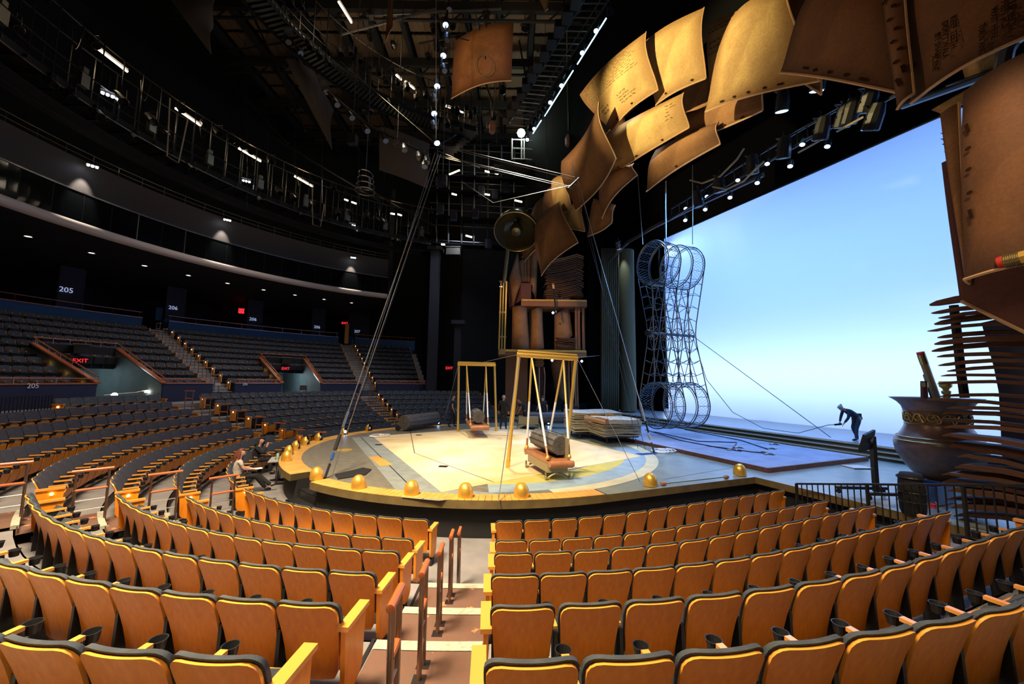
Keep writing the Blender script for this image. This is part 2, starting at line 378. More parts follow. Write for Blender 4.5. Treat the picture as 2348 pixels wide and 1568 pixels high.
def facing(p, to=(0, 0, CH), up=Vector((0, 0, 1))):
    """matrix of an upright board at p whose face (+Z of text) looks level towards 'to'"""
    n = Vector((to[0]-p[0], to[1]-p[1], 0)).normalized(); x = up.cross(n).normalized()
    return Matrix((( x.x, 0, n.x, p[0]), (x.y, 0, n.y, p[1]), (x.z, 1, n.z, p[2]), (0, 0, 0, 1)))
# ================================================================== SETTING
def qof(th): return (th-AXD-180+540) % 360-180          # world angle -> bowl parameter (0 = back of house, +90 = near right)
def U(r, q, z=0.0):
    """point on the U-shaped row line of radius r: arc for |q|<=90, then straight, 0.1 m per unit of q"""
    if q > 90: return P((q-90)/10, -r, z)
    if q < -90: return P((-q-90)/10, r, z)
    return A(r, AXD+180+q, z)
def Uang(q): return AXD+180+max(-90, min(90, q))          # direction from the centre out
def qlist(q0, q1, n): return [q0+(q1-q0)*i/n for i in range(n+1)]
def ring(mb, r0, r1, z, q0, q1, n, z0=None, z1=None):
    z0 = z if z0 is None else z0; z1 = z if z1 is None else z1
    qs = qlist(q0, q1, n); vs = []
    for q in qs: vs += [U(r0, q, z0), U(r1, q, z1)]
    mb.add(vs, [(2*i, 2*i+2, 2*i+3, 2*i+1) for i in range(n)])
def wallring(mb, r, z0, z1, q0, q1, n, th=.12):
    qs = qlist(q0, q1, n); vs = []
    for q in qs: vs += [U(r, q, z0), U(r, q, z1), U(r+th, q, z1), U(r+th, q, z0)]
    fs = []
    for i in range(n):
        a, b = 4*i, 4*i+4; fs += [(a, a+1, b+1, b), (a+1, a+2, b+2, b+1), (a+2, a+3, b+3, b+2), (a+3, a, b, b+3)]
    fs += [(0, 3, 2, 1), (4*n, 4*n+1, 4*n+2, 4*n+3)]
    mb.add(vs, fs)
RK = [8.35, 9.37, 10.37, 11.4, 12.4, 13.37, 14.35, 15.35]     # back line of every row of the lower bowl
FZ = [0, .07, .31, .54, .79, 1.06, 1.34, 1.62]
QR = 90+10*4.6
mb = MB(); ring(mb, 5, 8.45, 0, -140, QR, 90); ring(mb, 8.45, 9.44, 0, -140, QR, 90, z0=0, z1=.07); mb.add([P(4.6, -9.44, 0), P(4.6, -7, 0), P(4.9, -7, 0), P(4.9, -9.44, 0)], [(0, 1, 2, 3)])
for k in range(2, 8):
    r0 = RK[k]-.93; r1 = RK[k+1]-.93 if k < 7 else 15.6; q1 = QR+3
    ring(mb, r0, r1, FZ[k], -140, q1, 100); wallring(mb, r0, FZ[k-1]-.02, FZ[k], -140, q1, 100, .02)
ring(mb, 15.6, 17.6, 1.95, -140, QR, 100); wallring(mb, 15.6, 1.5, 1.95, -140, QR, 100, .02)
struct(mb, 'floor', 'carpet')
mb = MB(); mb.add([(-60, -20, -.6), (60, -20, -.6), (60, 70, -.6), (-60, 70, -.6)], [(0, 1, 2, 3)]); struct(mb, 'floor_under_building', 'blackmat')
# pale nosing strips of the lower-bowl aisles, floral carpet of the near aisle
aisle = thing('aisle_stairs', (-.74, 3.5, .31), 'near aisle steps in red-brown floral carpet with pale stone nosings', 'stairs')
def yarc(r, x): return CY-math.sqrt(r*r-(x-CX)**2)
for k in range(2, 8):
    r0 = RK[k]-.93; r1 = (RK[k+1]-.93) if k < 7 else 15.5
    xs = [-1.24+1.0*i/6 for i in range(7)]
    m1 = MB(); m1.add([(x, yarc(r0+.13, x), FZ[k]+.008) for x in xs]+[(x, yarc(r1-.01, x), FZ[k]+.008) for x in xs], [(i, 7+i, 8+i, i+1) for i in range(6)]); m1.build('carpet_tread', 'floral', aisle)
    m1 = MB()
    for a in range(6):
        x0, x1 = xs[a], xs[a+1]; ya, yb = yarc(r0, x0), yarc(r0, x1)
        m1.add([(x0, ya, FZ[k]+.014), (x1, yb, FZ[k]+.014), (x1, yb-.13, FZ[k]+.014), (x0, ya-.13, FZ[k]+.014)], [(3, 2, 1, 0)])
    m1.build('nosing', 'nosing', aisle)
    for x in (-1.27, -.2):
        m1 = MB(); m1.bar((x, yarc(r0, x), FZ[k]+.01), (x, yarc(r1, x), FZ[k]+.01), .03, .02); m1.build('side_trim', 'darksteel', aisle)
def side_stairs(name, label, qc, r0, dr, z0, dz, n, half):
    root = thing(name, U(r0, qc, z0), label, 'stairs')
    for k in range(n):
        r = r0+dr*k; z = z0+dz*k
        for h in (0, .5):
            m1 = MB(); rr = r+dr*h; zz = z+dz*h-(0 if h else 0)
            dq = math.degrees(half/rr)
            ring(m1, rr, rr+dr*.5, zz+.012, qc-dq, qc+dq, 4); wallring(m1, rr, zz-dz*.5, zz+.012, qc-dq, qc+dq, 4, .02); m1.build('tread', 'floral' if r0 < 12 else 'carpet', root)
            m1 = MB(); wallring(m1, rr-.01, zz-.03, zz+.03, qc-dq, qc+dq, 4, .09); m1.build('nosing', 'nosing', root)
    return root
QB, QC, QD = qof(-131.7), qof(168.5), qof(128)
side_stairs('aisle_stairs', 'short aisle steps rising beside the left edge of the near orange seats', QB, 9.44, 1.0, .31, .262, 6, .55)
side_stairs('aisle_stairs', 'aisle steps between the two blue-black seat blocks behind the seated women', QC, 9.44, 1.0, .31, .262, 6, .55)
side_stairs('aisle_stairs', 'aisle steps left of the gold swing frames, rising to the dark upper door', QD, 9.44, 1.0, .31, .262, 6, .55)
# ---- upper bowl
UR = [18.55+.84*j for j in range(9)]; UZ = [2.4+.415*j for j in range(9)]
Q0, Q1 = qof(104), qof(206)
VOM = [(qof(174.3), qof(165.3)), (qof(144.6), qof(136.3))]
VOM = [(min(a), max(a)) for a in VOM]
def spans(q0, q1, holes):
    out = []; cur = q0
    for a, b in sorted(holes): out.append((cur, a)); cur = b
    out.append((cur, q1)); return out
mb = MB()
for j in range(9):
    r0 = UR[j]-.8; r1 = UR[j]+.04
    for a, b in (spans(Q0, Q1, VOM) if r0 < 20.9 else [(Q0, Q1)]):
        ring(mb, r0, r1, UZ[j], a, b, 30); wallring(mb, r0, UZ[j]-.42, UZ[j], a, b, 30, .02)
ring(mb, 17.6, 17.76, 2.4, Q0, Q1, 60); ring(mb, UR[8]+.04, 31, 6.15, Q0, Q1, 40)
ring(mb, 17.6, 26, 1.93, VOM[0][0], VOM[0][1], 6); ring(mb, 17.6, 26, 1.93, VOM[1][0], VOM[1][1], 6)
struct(mb, 'floor_upper_bowl', 'carpet')
UQC, UQD = qof(155.4), qof(125.2)
side_stairs('aisle_stairs', 'long steep upper aisle lined with amber lamps between sections 205 and 206', UQC, 17.8, .84, 2.4, .415, 10, .6)
side_stairs('aisle_stairs', 'far steep upper aisle with rails beside the 207 wall', UQD, 17.8, .84, 2.4, .415, 10, .6)
# navy front wall of the upper bowl
for i, (a, b) in enumerate(spans(Q0, Q1, VOM+[(UQC-1.9, UQC+1.9), (UQD-1.9, UQD+1.9)])):
    mb = MB(); wallring(mb, 17.5, 1.9, 2.88, a, b, 24, .16); o = mb.build('navy_front_wall', 'navy'); tag(o, kind='structure'); o.name = 'wall_front_%d' % i
    rl = thing('handrail', U(17.56, (a+b)/2, 2.88), 'cherry rail and cap on the navy wall, %s' % ['at its right end', 'left of the large exit', 'between the large exit and the lit aisle', 'between the lit aisle and the small exit', 'between the small exit and the far aisle', 'right of the far aisle', 'x', 'y'][i], 'rail')
    m1 = MB(); wallring(m1, 17.47, 2.88, 2.93, a, b, 24, .22); m1.build('cap', 'cherry', rl)
    m1 = MB(); qs = qlist(a, b, 24); m1.path([U(17.56, q, 3.12) for q in qs], .022, 6); m1.build('top_rail', 'cherry', rl)
    n = max(2, int((b-a)/4))
    for q in qlist(a+.2, b-.2, n):
        m1 = MB(); m1.tube(U(17.56, q, 2.9), U(17.56, q, 3.12), .014, 5); m1.build('post', 'bronze', rl)
# vomitories
for vi, (a, b) in enumerate(VOM):
    big = vi == 0 if abs(VOM[0][0]-qof(174.3)) < 20 and VOM[0][0] > VOM[1][0] else vi == 1
    nm = 'large left exit opening' if VOM[vi][0] > -40 else 'small middle exit opening'
    rr = 21.0; mb = MB()
    for q in (a, b):
        s_ = .4/17.5*57.3*(1 if q == a else -1)*.3
        mb.add([U(17.55, q, 1.9), U(rr, q, 1.9), U(rr, q, 4.6), U(17.55, q, 2.88), U(17.55, q+s_*.6, 1.9), U(rr, q+s_*.6, 1.9), U(rr, q+s_*.6, 4.6), U(17.55, q+s_*.6, 2.88)],
               [(0, 1, 2, 3), (7, 6, 5, 4), (3, 2, 6, 7), (0, 3, 7, 4)])
        mb.add([U(rr, q, 1.9), U(26, q, 1.9), U(26, q, 3.7), U(rr, q, 3.7)], [(0, 1, 2, 3)])
    struct(mb, 'wall_exit_side_%d' % vi, 'teal')
    mb = MB(); wallring(mb, rr, 3.6, 4.7, a, b, 8, .15); struct(mb, 'wall_exit_header_%d' % vi, 'blackmat')
    mb = MB(); wallring(mb, 26, 1.9, 3.7, a, b, 8, .15); struct(mb, 'wall_exit_back_%d' % vi, 'teal')
    mb = MB(); ring(mb, rr, 26, 3.7, a, b, 6); struct(mb, 'ceiling_exit_%d' % vi, 'blackmat')
    for q, sd in ((a, 'left'), (b, 'right')):
        sd = 'right' if q == a else 'left'
        rl = thing('handrail', U(17.6, q, 2.9), 'sloping orange-lit cherry rail on the %s side of the %s' % (sd, nm), 'rail')
        p0, p1 = U(17.45, q, 2.93), U(rr, q, 4.68)
        m1 = MB(); m1.bar(p0, p1, .22, .06); m1.build('cap', 'cherry', rl)
        m1 = MB(); m1.tube(p0+Vector((0, 0, .26)), p1+Vector((0, 0, .26)), .024, 6); m1.build('top_rail', 'cherry', rl)
        for i in range(6):
            p = p0.lerp(p1, (i+.2)/5.6); m1 = MB(); m1.tube(p, p+Vector((0, 0, .26)), .013, 5); m1.build('post', 'bronze', rl)
    rl = thing('handrail', U(rr, (a+b)/2, 4.7), 'level cherry rail above the %s' % nm, 'rail')
    m1 = MB(); m1.path([U(rr, q, 4.95) for q in qlist(a, b, 8)], .024, 6); m1.build('top_rail', 'cherry', rl)
    for q in qlist(a+.3, b-.3, 5): m1 = MB(); m1.tube(U(rr, q, 4.7), U(rr, q, 4.95), .013, 5); m1.build('post', 'bronze', rl)
    # exit sign with lamp housing, inside the opening
    qs_ = a+(b-a)*(.42 if vi == 0 else .4); 
    p = ucyl(184, 827, 20.6) if VOM[vi][0] > -40 else ucyl(655, 845, 20.6)
    e = thing('exit_sign', p-Vector((0, 0, .14)), 'red EXIT sign hanging in the %s' % nm, 'sign')
    F = facing(p); inv = Matrix(F)
    m1 = MB(); R3 = F.to_3x3(); m1.box(p, (.62, .30, .06), R3); m1.build('housing', 'blackmat', e)
    nrm = R3 @ Vector((0, 0, 1))
    text_part('EXIT', .25, Matrix.Translation(nrm*.04) @ F, 'e_exit', e)
    sl = thing('stage_speaker', p+Vector((0, 0, .35)), 'small dark loudspeaker above the EXIT sign in the %s' % nm, 'speaker')
    m1 = MB(); m1.box(p+Vector((0, 0, .55)), (.5, .42, .4), R3); m1.build('body', 'black', sl)
    m1 = MB(); m1.box(p+Vector((0, 0, .80)), (.62, .05, .5), R3); m1.build('top_plate', 'steel', sl)
    # pale pipe rail at the header
    m1 = MB(); m1.path([U(rr-.1, q, 4.1) for q in qlist(a+.6, b-.6, 6)], .03, 6); tag(m1.build('pipe', 'steel'), 'pale horizontal pipe across the header of the %s' % nm, 'pipe')
# entry lamp domes and pale handrail on the large ramp
m1 = MB(); m1.path([ucyl(238+i*25, 906-i*2.2-(4 if i > 3 else 0), 18.4) for i in range(6)], .025, 6); tag(m1.build('ramp_handrail', 'steel'), 'pale handrail sloping up inside the large left exit opening', 'rail')
for (x, y), w_ in (((263, 903), 'left'), ((338, 897), 'right')):
    p = ucyl(x, y, 18.3); mb = MB(); mb.lathe([(.12, 0), (.11, .05), (.07, .10), (.0, .12)], 12, p-Vector((0, 0, .06))); tag(mb.build('bulkhead_lamp', 'e_down'), '%s round white lamp at the foot of the large exit opening' % w_, 'lamp')
# blue back wall, rail, columns with section numbers
mb = MB()
for a, b in spans(Q0, Q1, [(UQC-1.6, UQC+1.6), (UQD-1.6, UQD+1.6)]): wallring(mb, 25.75, 5.9, 7.05, a, b, 24, .2)
struct(mb, 'wall_blue_band', 'bluewall')
mb = MB(); wallring(mb, 31, 5.5, 12, Q0, Q1, 30, .2); struct(mb, 'wall_back', 'blackwall')
for i, (a, b) in enumerate(spans(Q0, Q1, [(UQC-1.6, UQC+1.6), (UQD-1.6, UQD+1.6)])):
    rl = thing('handrail', U(25.8, (a+b)/2, 7.05), 'thin reddish rail on the blue wall %s' % ['right of the far aisle', 'between the two upper aisles', 'left of the lit upper aisle'][i], 'rail')
    m1 = MB(); m1.path([U(25.85, q, 7.45) for q in qlist(a, b, 20)], .025, 5); m1.build('top_rail', 'cherry', rl)
    m1 = MB(); wallring(m1, 25.7, 7.05, 7.10, a, b, 24, .3); m1.build('cap', 'cherry', rl)
    for q in qlist(a+.3, b-.3, max(2, int((b-a)/3))): m1 = MB(); m1.tube(U(25.85, q, 7.08), U(25.85, q, 7.45), .014, 4); m1.build('post', 'bronze', rl)
for k, (px, py, th, txt) in enumerate([(152, 665, 163.9, '205'), (397, 706, 152.4, '206'), (580, 732, 141.2, '206'), (727, 750, 130.3, '206'), (819, 760, 122.5, '207')]):
    c = A(26.9, th, 6.1); wd = 1.15 if k < 4 else 1.9
    col = thing('column', c, 'dark square column carrying lit number %s%s' % (txt, ['', ' left of the red exit sign', ' right of the red exit sign', ' near the far aisle', ' at the far right of the balcony'][k]), 'column')
    n = Vector((CX-c.x, CY-c.y, 0)).normalized(); R3 = facing(c, (CX, CY, 0)).to_3x3()
    m1 = MB(); m1.box(c+Vector((0, 0, 1.75)), (wd, 3.6, .7), R3); m1.build('shaft', 'column', col)
    m1 = MB(); m1.box(c+Vector((0, 0, .55)), (wd+.06, 1.2, .76), R3); m1.build('blue_base', 'bluewall', col)
    p = ucyl(px, py, 26.5); text_part(txt, .62 if 0 else (.42 if k == 0 else .36), facing(p, (CX, CY, 0)), 'e_num', col, 'number', .01)
    p.x += 0
for (px, py, R_, txt, sz) in [(76, 885, 17.44, '205', .26), (500, 881, 17.44, '205', .2), (562, 881, 17.44, '206', .2)]:
    p = ucyl(px, py, R_); root = thing('section_number', p, 'small white number %s on the navy wall %s' % (txt, {76: 'at far left', 500: 'left of the lit aisle', 562: 'right of the lit aisle'}[px]), 'sign')
    text_part(txt, sz, facing(p, (CX, CY, 0)), 'white', root, 'number')
for (px, py, w_) in ((557, 713, 'on the back wall between columns 206'), (791, 741, 'above the far upper aisle'), (1030, 844, 'low on the black wall left of the swings')):
    p = ucyl(px, py, 28) if px < 900 else uy(px, py, 33.5); root = thing('exit_sign', p, 'small red exit sign '+w_, 'sign'); F = facing(p); n_ = F.to_3x3() @ Vector((0, 0, 1))
    m1 = MB(); m1.box(p-n_*.05, (.62, .4, .06), F.to_3x3()); m1.build('housing', 'e_exit' if px < 700 else 'blackmat', root); text_part('EXIT', .3, Matrix.Translation(n_*.02) @ F, 'e_exit' if px != 557 else 'blackmat', root)
# lit orange doorway at head of far aisle and blue door strip
p = ucyl(795, 765, 26.5); R3 = facing(p).to_3x3(); mb = MB(); mb.box(p, (.35, 1.9, .1), R3); tag(mb.build('door_1', 'arm_wood'), kind='structure')
p = ucyl(365, 720, 27); R3 = facing(p).to_3x3(); mb = MB(); mb.box(p, (.35, .9, .08), R3); tag(mb.build('door_2', 'bluewall'), kind='structure')
# ---- balcony: soffit, beige fascia, glazed booth, taupe parapet
BQ0 = qof(119.8)
mb = MB(); ring(mb, 20.05, 31.1, 9.6, BQ0, Q1, 40, z0=10.16, z1=9.3); struct(mb, 'ceiling_balcony', 'soffit')
mb = MB(); n = 60; qs = qlist(BQ0, Q1, n); prof = [(20.35, 10.12), (20.08, 10.13), (19.96, 10.2), (19.92, 10.34), (19.95, 10.46), (20.3, 10.48)]; vs = []
for q in qs: vs += [U(r, q, z) for r, z in prof]
mb.add(vs, [(i*6+k, i*6+6+k, i*6+7+k, i*6+1+k) for i in range(n) for k in range(5)]); struct(mb, 'trim_1', 'beige', smooth=True)
mb = MB(); ring(mb, 20.1, 23.5, 10.46, BQ0, Q1, 40); wallring(mb, 23.5, 10.4, 12.2, BQ0, Q1, 40); ring(mb, 20.1, 23.5, 11.95, BQ0, Q1, 40); struct(mb, 'wall_booth', 'blackwall')
gl = thing('booth_glazing', U(20, (BQ0+Q1)/2, 10.48), 'curved band of dark booth glass under the taupe balcony parapet', 'window')
mq = qlist(BQ0, Q1, 26)
for i in range(26):
    m1 = MB(); wallring(m1, 20.0, 10.48, 11.86, mq[i]+.04, mq[i+1]-.04, 3, .02); m1.build('pane', 'glass', gl)
m1 = MB(); wallring(m1, 19.96, 11.86, 11.92, BQ0, Q1, 60, .06); m1.build('top_frame', 'steel', gl)
for i, q in enumerate(mq):
    br = any(abs(q-qq) < 1.6 for qq in (qof(167), qof(161)))
    m1 = MB(); m1.bar(U(19.99, q, 10.48), U(19.99, q, 11.86), .05 if br else .015); m1.build('mullion', 'steel' if br else 'darksteel', gl)
mb = MB(); wallring(mb, 20.0, 11.93, 13.45, BQ0, Q1, 60, .2); struct(mb, 'wall_parapet', 'band')
mb = MB(); ring(mb, 20.2, 30.6, 12.4, BQ0, Q1, 40); struct(mb, 'floor_balcony', 'blackmat')
rl = thing('handrail', U(20.1, (BQ0+Q1)/2, 13.45), 'thin dark rail along the top of the taupe balcony parapet', 'rail')
m1 = MB(); qs = qlist(BQ0, Q1, 60)
for z in (13.95, 13.7): m1.path([U(20.15, q, z) for q in qs], .018, 5)
m1.build('rails', 'bronze', rl)
for q in qlist(BQ0+.5, Q1-.5, 28): m1 = MB(); m1.tube(U(20.15, q, 13.45), U(20.15, q, 13.95), .016, 4); m1.build('post', 'bronze', rl)
for i, (px, py) in enumerate([(212, 383), (521, 506), (810, 592)]):
    p = ucyl(px, py, 19.55); root = thing('led_flood', p-Vector((0, 0, .1)), '%s small LED flood on the balcony parapet, washing the wall below it' % ['left', 'middle', 'right'][i], 'lamp'); F = facing(p); R3 = F.to_3x3()
    m1 = MB(); m1.box(p+Vector((0, 0, .10)), (.46, .08, .3), R3); m1.build('housing', 'black', root)
    for a in range(3):
        for b in range(2):
            m1 = MB(); m1.lathe([(.055, 0), (.045, -.03), (0, -.035)], 8, p+R3 @ Vector((-.14+.14*a, .05, -.06+.12*b))); m1.build('led', 'e_led', root)
    nn = Vector((CX-p.x, CY-p.y, 0)).normalized()
    lamp_spot('flood_light', p+nn*.05-Vector((0, 0, .08)), p-nn*.45-Vector((0, 0, 1.4)), 500, (1, .88, .76), 50, .8, .05)
# downlights in the soffit
for i, th in enumerate([172.7, 166.5, 160.4, 154.6, 148.8, 142.9, 137.3, 131.7, 126.1]):
    R_ = 23; z = 9.96; p = A(R_, th, z-.02); root = thing('downlight', p, 'round recessed downlight in the black balcony soffit, %s from the left' % ['first', 'second', 'third', 'fourth', 'fifth', 'sixth', 'seventh', 'eighth', 'ninth'][i], 'light', 'downlights under the balcony')
    m1 = MB(); m1.lathe([(.18, .0), (.18, -.05), (.14, -.05), (.13, 0)], 14, p); m1.build('trim_ring', 'steel', root)
    m1 = MB(); m1.lathe([(.0, -.02), (.13, -.02), (.13, 0)], 14, p); m1.build('bulb', 'e_down', root)
    lamp_spot('downlight_beam', p-Vector((0, 0, .1)), p-Vector((0, 0, 4)), 26, (1, .88, .74), 110, .8, .1)
# ---- black walls, ceiling
mb = MB()
pl = [A(31, 119), A(31, 108), P(4.5, 21.5), P(9, 21.5)]
for a, b in zip(pl, pl[1:]): mb.add([(a.x, a.y, -.5), (b.x, b.y, -.5), (b.x, b.y, 30), (a.x, a.y, 30)], [(0, 1, 2, 3)])
struct(mb, 'wall_left', 'blackwall')
mb = MB(); a, b = A(19.9, 119.6), A(31, 119.6); mb.box(((a+b)/2+Vector((0, 0, 14.5))), (11.2, .3, 10.5), Matrix.Rotation(math.atan2(b.y-a.y, b.x-a.x), 3, 'Z')); struct(mb, 'wall_balcony_end', 'blackwall')
mb = MB(); wallring(mb, 30.8, 12, 30, Q0, Q1, 30); struct(mb, 'wall_upper', 'blackwall')
mb = MB(); a = P(CYC+7, -32); b = P(CYC+7, 24); mb.add([(a.x, a.y, -.5), (b.x, b.y, -.5), (b.x, b.y, 30), (a.x, a.y, 30)], [(0, 1, 2, 3)])
a = P(9, 21.5); mb.add([(a.x, a.y, -.5), (b.x, b.y, -.5), (b.x, b.y, 30), (a.x, a.y, 30)], [(0, 1, 2, 3)]); struct(mb, 'wall_stage_back', 'blackwall')
mb = MB(); mb.add([(-45, -14, 29), (45, -14, 29), (45, 60, 29), (-45, 60, 29)], [(3, 2, 1, 0)]); struct(mb, 'ceiling', 'blackmat')
# dark steel columns in the black corner
for i, (px, wd, zt) in enumerate([(1047, .55, 7.9), (989, .7, 14)]):
    p = uy(px, 900, 31.5); root = thing('steel_column', (p.x, p.y, 0), ['grey steel column with a capital, standing left of the tower', 'tall flat pilaster on the black wall left of the tower'][i], 'column')
    m1 = MB(); m1.box((p.x, p.y, zt/2), (wd, wd, zt)); m1.build('shaft', 'column', root)
    m1 = MB(); m1.box((p.x, p.y, zt), (wd+.5, wd+.3, .3)); m1.build('capital', 'column', root)
# ================================================================== SEATS
def seat_proto(name, wide=.46, fab='fabric'):
    root = bpy.data.objects.new(name, None); COL.objects.link(root); root.empty_display_size = .1
    H0, H1 = .20, .80
    def half(h, w0, w1, top, rc=.075):
        f = (h-H0)/(H1-H0); w = w0+(w1-w0)*min(1, f*1.2)
        d = top-h
        if d < rc: w -= rc-math.sqrt(max(0, rc*rc-(rc-d)**2))
        if h-H0 < .05: w -= .02*(1-(h-H0)/.05)
        return w
    def prof(h): f = (h-H0)/(H1-H0); return -.115-.205*f+.035*math.sin(f*PI)*1.0+.03*f*f
    hs = [0, .08, .22, .38, .54, .70, .82, .90, .95, .985, 1.0]
    # slabs built by hand so that the outline is rounded
    def shell(w0, w1, top, y_off, th, puff, name, m, bot=0.0, nx=8):
        mb = MB(); rows = [H0+bot+(top-H0-bot)*h for h in hs]
        def pt(u, h, off):
            w = half(h, w0, w1, top); x = (u*2-1)*w; wrap = .035*(x/.24)**2
            return Vector((x, prof(h)+wrap+off, h))
        fr = []; bk = []
        for h in rows:
            for i in range(nx+1):
                u = i/nx; pf = puff*(1-(2*u-1)**4)*math.sin(PI*min(1, max(.05, (h-H0)/(top-H0)))**.8)
                fr.append(pt(u, h, y_off+th+pf)); bk.append(pt(u, h, y_off))
        K = len(fr); I = lambda i, j: j*(nx+1)+i; fs = []; ny = len(rows)-1
        for j in range(ny):
            for i in range(nx): fs += [(I(i, j), I(i, j+1), I(i+1, j+1), I(i+1, j)), (K+I(i, j), K+I(i+1, j), K+I(i+1, j+1), K+I(i, j+1))]
        nf = len(fs)
        for i in range(nx): fs += [(I(i, 0), I(i+1, 0), K+I(i+1, 0), K+I(i, 0)), (I(i, ny), K+I(i, ny), K+I(i+1, ny), I(i+1, ny))]
        for j in range(ny): fs += [(I(0, j), K+I(0, j), K+I(0, j+1), I(0, j+1)), (I(nx, j), I(nx, j+1), K+I(nx, j+1), K+I(nx, j))]
        mb.add(fr+bk, fs); mb.m = [0]*nf+[1]*(len(fs)-nf)
        o = mb.build(name, m, root, local=True); smooth_by(o, 50); return o
    shell(.195, .232, .80, 0, .022, 0, 'back_panel', ['wood', 'wood_edge'])
    shell(.205, .244, .818, .024, .032, .03, 'back_cushion', fab, bot=.16)
    # tipped-up seat: wooden underside shell and cushion, rotated about the hinge
    Rt = Matrix.Rotation(rad(80), 3, 'X'); hg = Vector((0, .03, .20))
    def sq(u, v, zo, g=0): x = (u*2-1)*(.215+g-.02*(2*v-1)**2*(v > .5)); return hg+Rt @ Vector((x, v*.35, zo-.03*(2*v-1)**2*(v > .7)))
    mb = MB(); mb.slab(6, 6, lambda u, v: sq(u, v*.9, -.03-.025*math.sin(v*PI)), .016); smooth_by(mb.build('seat_pan', 'wood', root, local=True), 40)
    mb = MB(); mb.slab(6, 6, lambda u, v: sq(u, v, .05+.03*math.sin(u*PI)*math.sin(v*PI), .012), .085); smooth_by(mb.build('seat_cushion', fab, root, local=True), 60)
    arm(root, -.2525); return root
def arm(root, x, name='armrest', post=True):
    mb = MB(); mb.box((x, .03, .565), (.048, .25, .026)); o = mb.build(name, 'arm_wood', root, local=True)
    o.data.polygons.foreach_set('use_smooth', [False]*len(o.data.polygons))
    mb = MB(); mb.box((x, .02, .51), (.03, .23, .085)); mb.add([(x-.014, -.17, 0), (x+.014, -.17, 0), (x+.014, -.05, 0), (x-.014, -.05, 0), (x-.014, -.15, .56), (x+.014, -.15, .56), (x+.014, -.02, .56), (x-.014, -.02, .56)], [(0, 3, 2, 1), (4, 5, 6, 7), (0, 1, 5, 4), (1, 2, 6, 5), (2, 3, 7, 6), (3, 0, 4, 7)])
    mb.build('leg', 'black', root, local=True)
    mb = MB(); mb.lathe([(0, .555), (.036, .555), (.046, .615), (.052, .622), (.046, .622), (.03, .565), (0, .565)], 14, (x, .205, -.05)); mb.build('cup_holder', 'black', root, local=True)
def end_panel(root, x, s):
    mb = MB(); pts = []
    for i in range(9): a = PI+PI*i/8; pts.append((.0+.15*math.cos(a), .22+.12*math.sin(a)))
    pts = pts+[(.175, .60), (-.175, .60)]
    vs = [(x-.018, p[0]-.02, p[1]) for p in pts]+[(x+.018, p[0]-.02, p[1]) for p in pts]; n = len(pts)
    mb.add(vs, [tuple(range(n)), tuple(range(n, 2*n))[::-1]]+[(i, n+i, n+(i+1) % n, (i+1) % n) for i in range(n)]); mb.build('aisle_panel', 'wood', root, local=True)
    mb = MB(); mb.box((x, -.02, .617), (.085, .37, .035)); mb.build('armrest', 'arm_wood', root, local=True)
    mb = MB(); mb.lathe([(0, 0), (.026, 0), (.026, .02), (0, .02)], 10, (x+s*.02, .0, .53), Matrix.Rotation(s*PI/2, 3, 'Y')); mb.build('aisle_lamp', 'e_amber', root, local=True)
    mb = MB(); mb.box((x, -.08, .05), (.05, .16, .1)); mb.build('foot', 'black', root, local=True)
pro = {}
for fab in ('fabric', 'fabric_blue'):
    pro[fab, 'm'] = seat_proto('theater_seat', fab=fab)
    a = seat_proto('theater_seat', fab=fab); end_panel(a, .272, 1); pro[fab, 'r'] = a
    b = seat_proto('theater_seat', fab=fab)
    for ch in [q for q in bpy.data.objects if q.parent == b and q.name.split('.')[0] in ('armrest', 'leg', 'cup_holder')]: bpy.data.objects.remove(ch)
    end_panel(b, -.272, -1); pro[fab, 'l'] = b
for o in pro.values(): remember(o)
PITCHW = .505
def seat_row(r, z, q0, q1, ends=('l', 'r'), pitch=PITCHW, anchor=0):
    """positions of seats between parameters q0<q1 on row line r; first = high-q end"""
    def length(qa, qb):
        L = 0
        for lo, hi, k in ((-300, -90, .1), (-90, 90, None), (90, 300, .1)):
            a, b = max(qa, lo), min(qb, hi)
            if b > a: L += (b-a)*(.1 if k else rad(1)*r)
        return L
    L = length(q0, q1); n = max(1, int(round(L/pitch))); out = []; step = L/n
    # walk
    def at(d):
        q = q0
        for lo, hi, k in ((-300, -90, .1), (-90, 90, rad(1)*r), (90, 300, .1)):
            if q < hi and q >= lo-1e-9:
                seg = (hi-q)*k
                if d <= seg: return q+d/k
                d -= seg; q = hi
        return q
    for i in range(n):
        q = at(step*(i+.5)); ang = Uang(q)
        out.append(dict(p=U(r-.27, q, z), rz=rad(ang)+PI/2, q=q, i=i, n=n, end=('r' if i == n-1 and ends[1] else 'l' if i == 0 and ends[0] else 'm')))
    return out
ORD = ['first', 'second', 'third', 'fourth', 'fifth', 'sixth', 'seventh', 'eighth', 'ninth', 'tenth', 'eleventh', 'twelfth', 'thirteenth', 'fourteenth', 'fifteenth', 'sixteenth', 'seventeenth', 'eighteenth', 'nineteenth', 'twentieth', 'twenty-first', 'twenty-second', 'twenty-third', 'twenty-fourth', 'twenty-fifth', 'twenty-sixth', 'twenty-seventh', 'twenty-eighth', 'twenty-ninth', 'thirtieth']
allseats = []
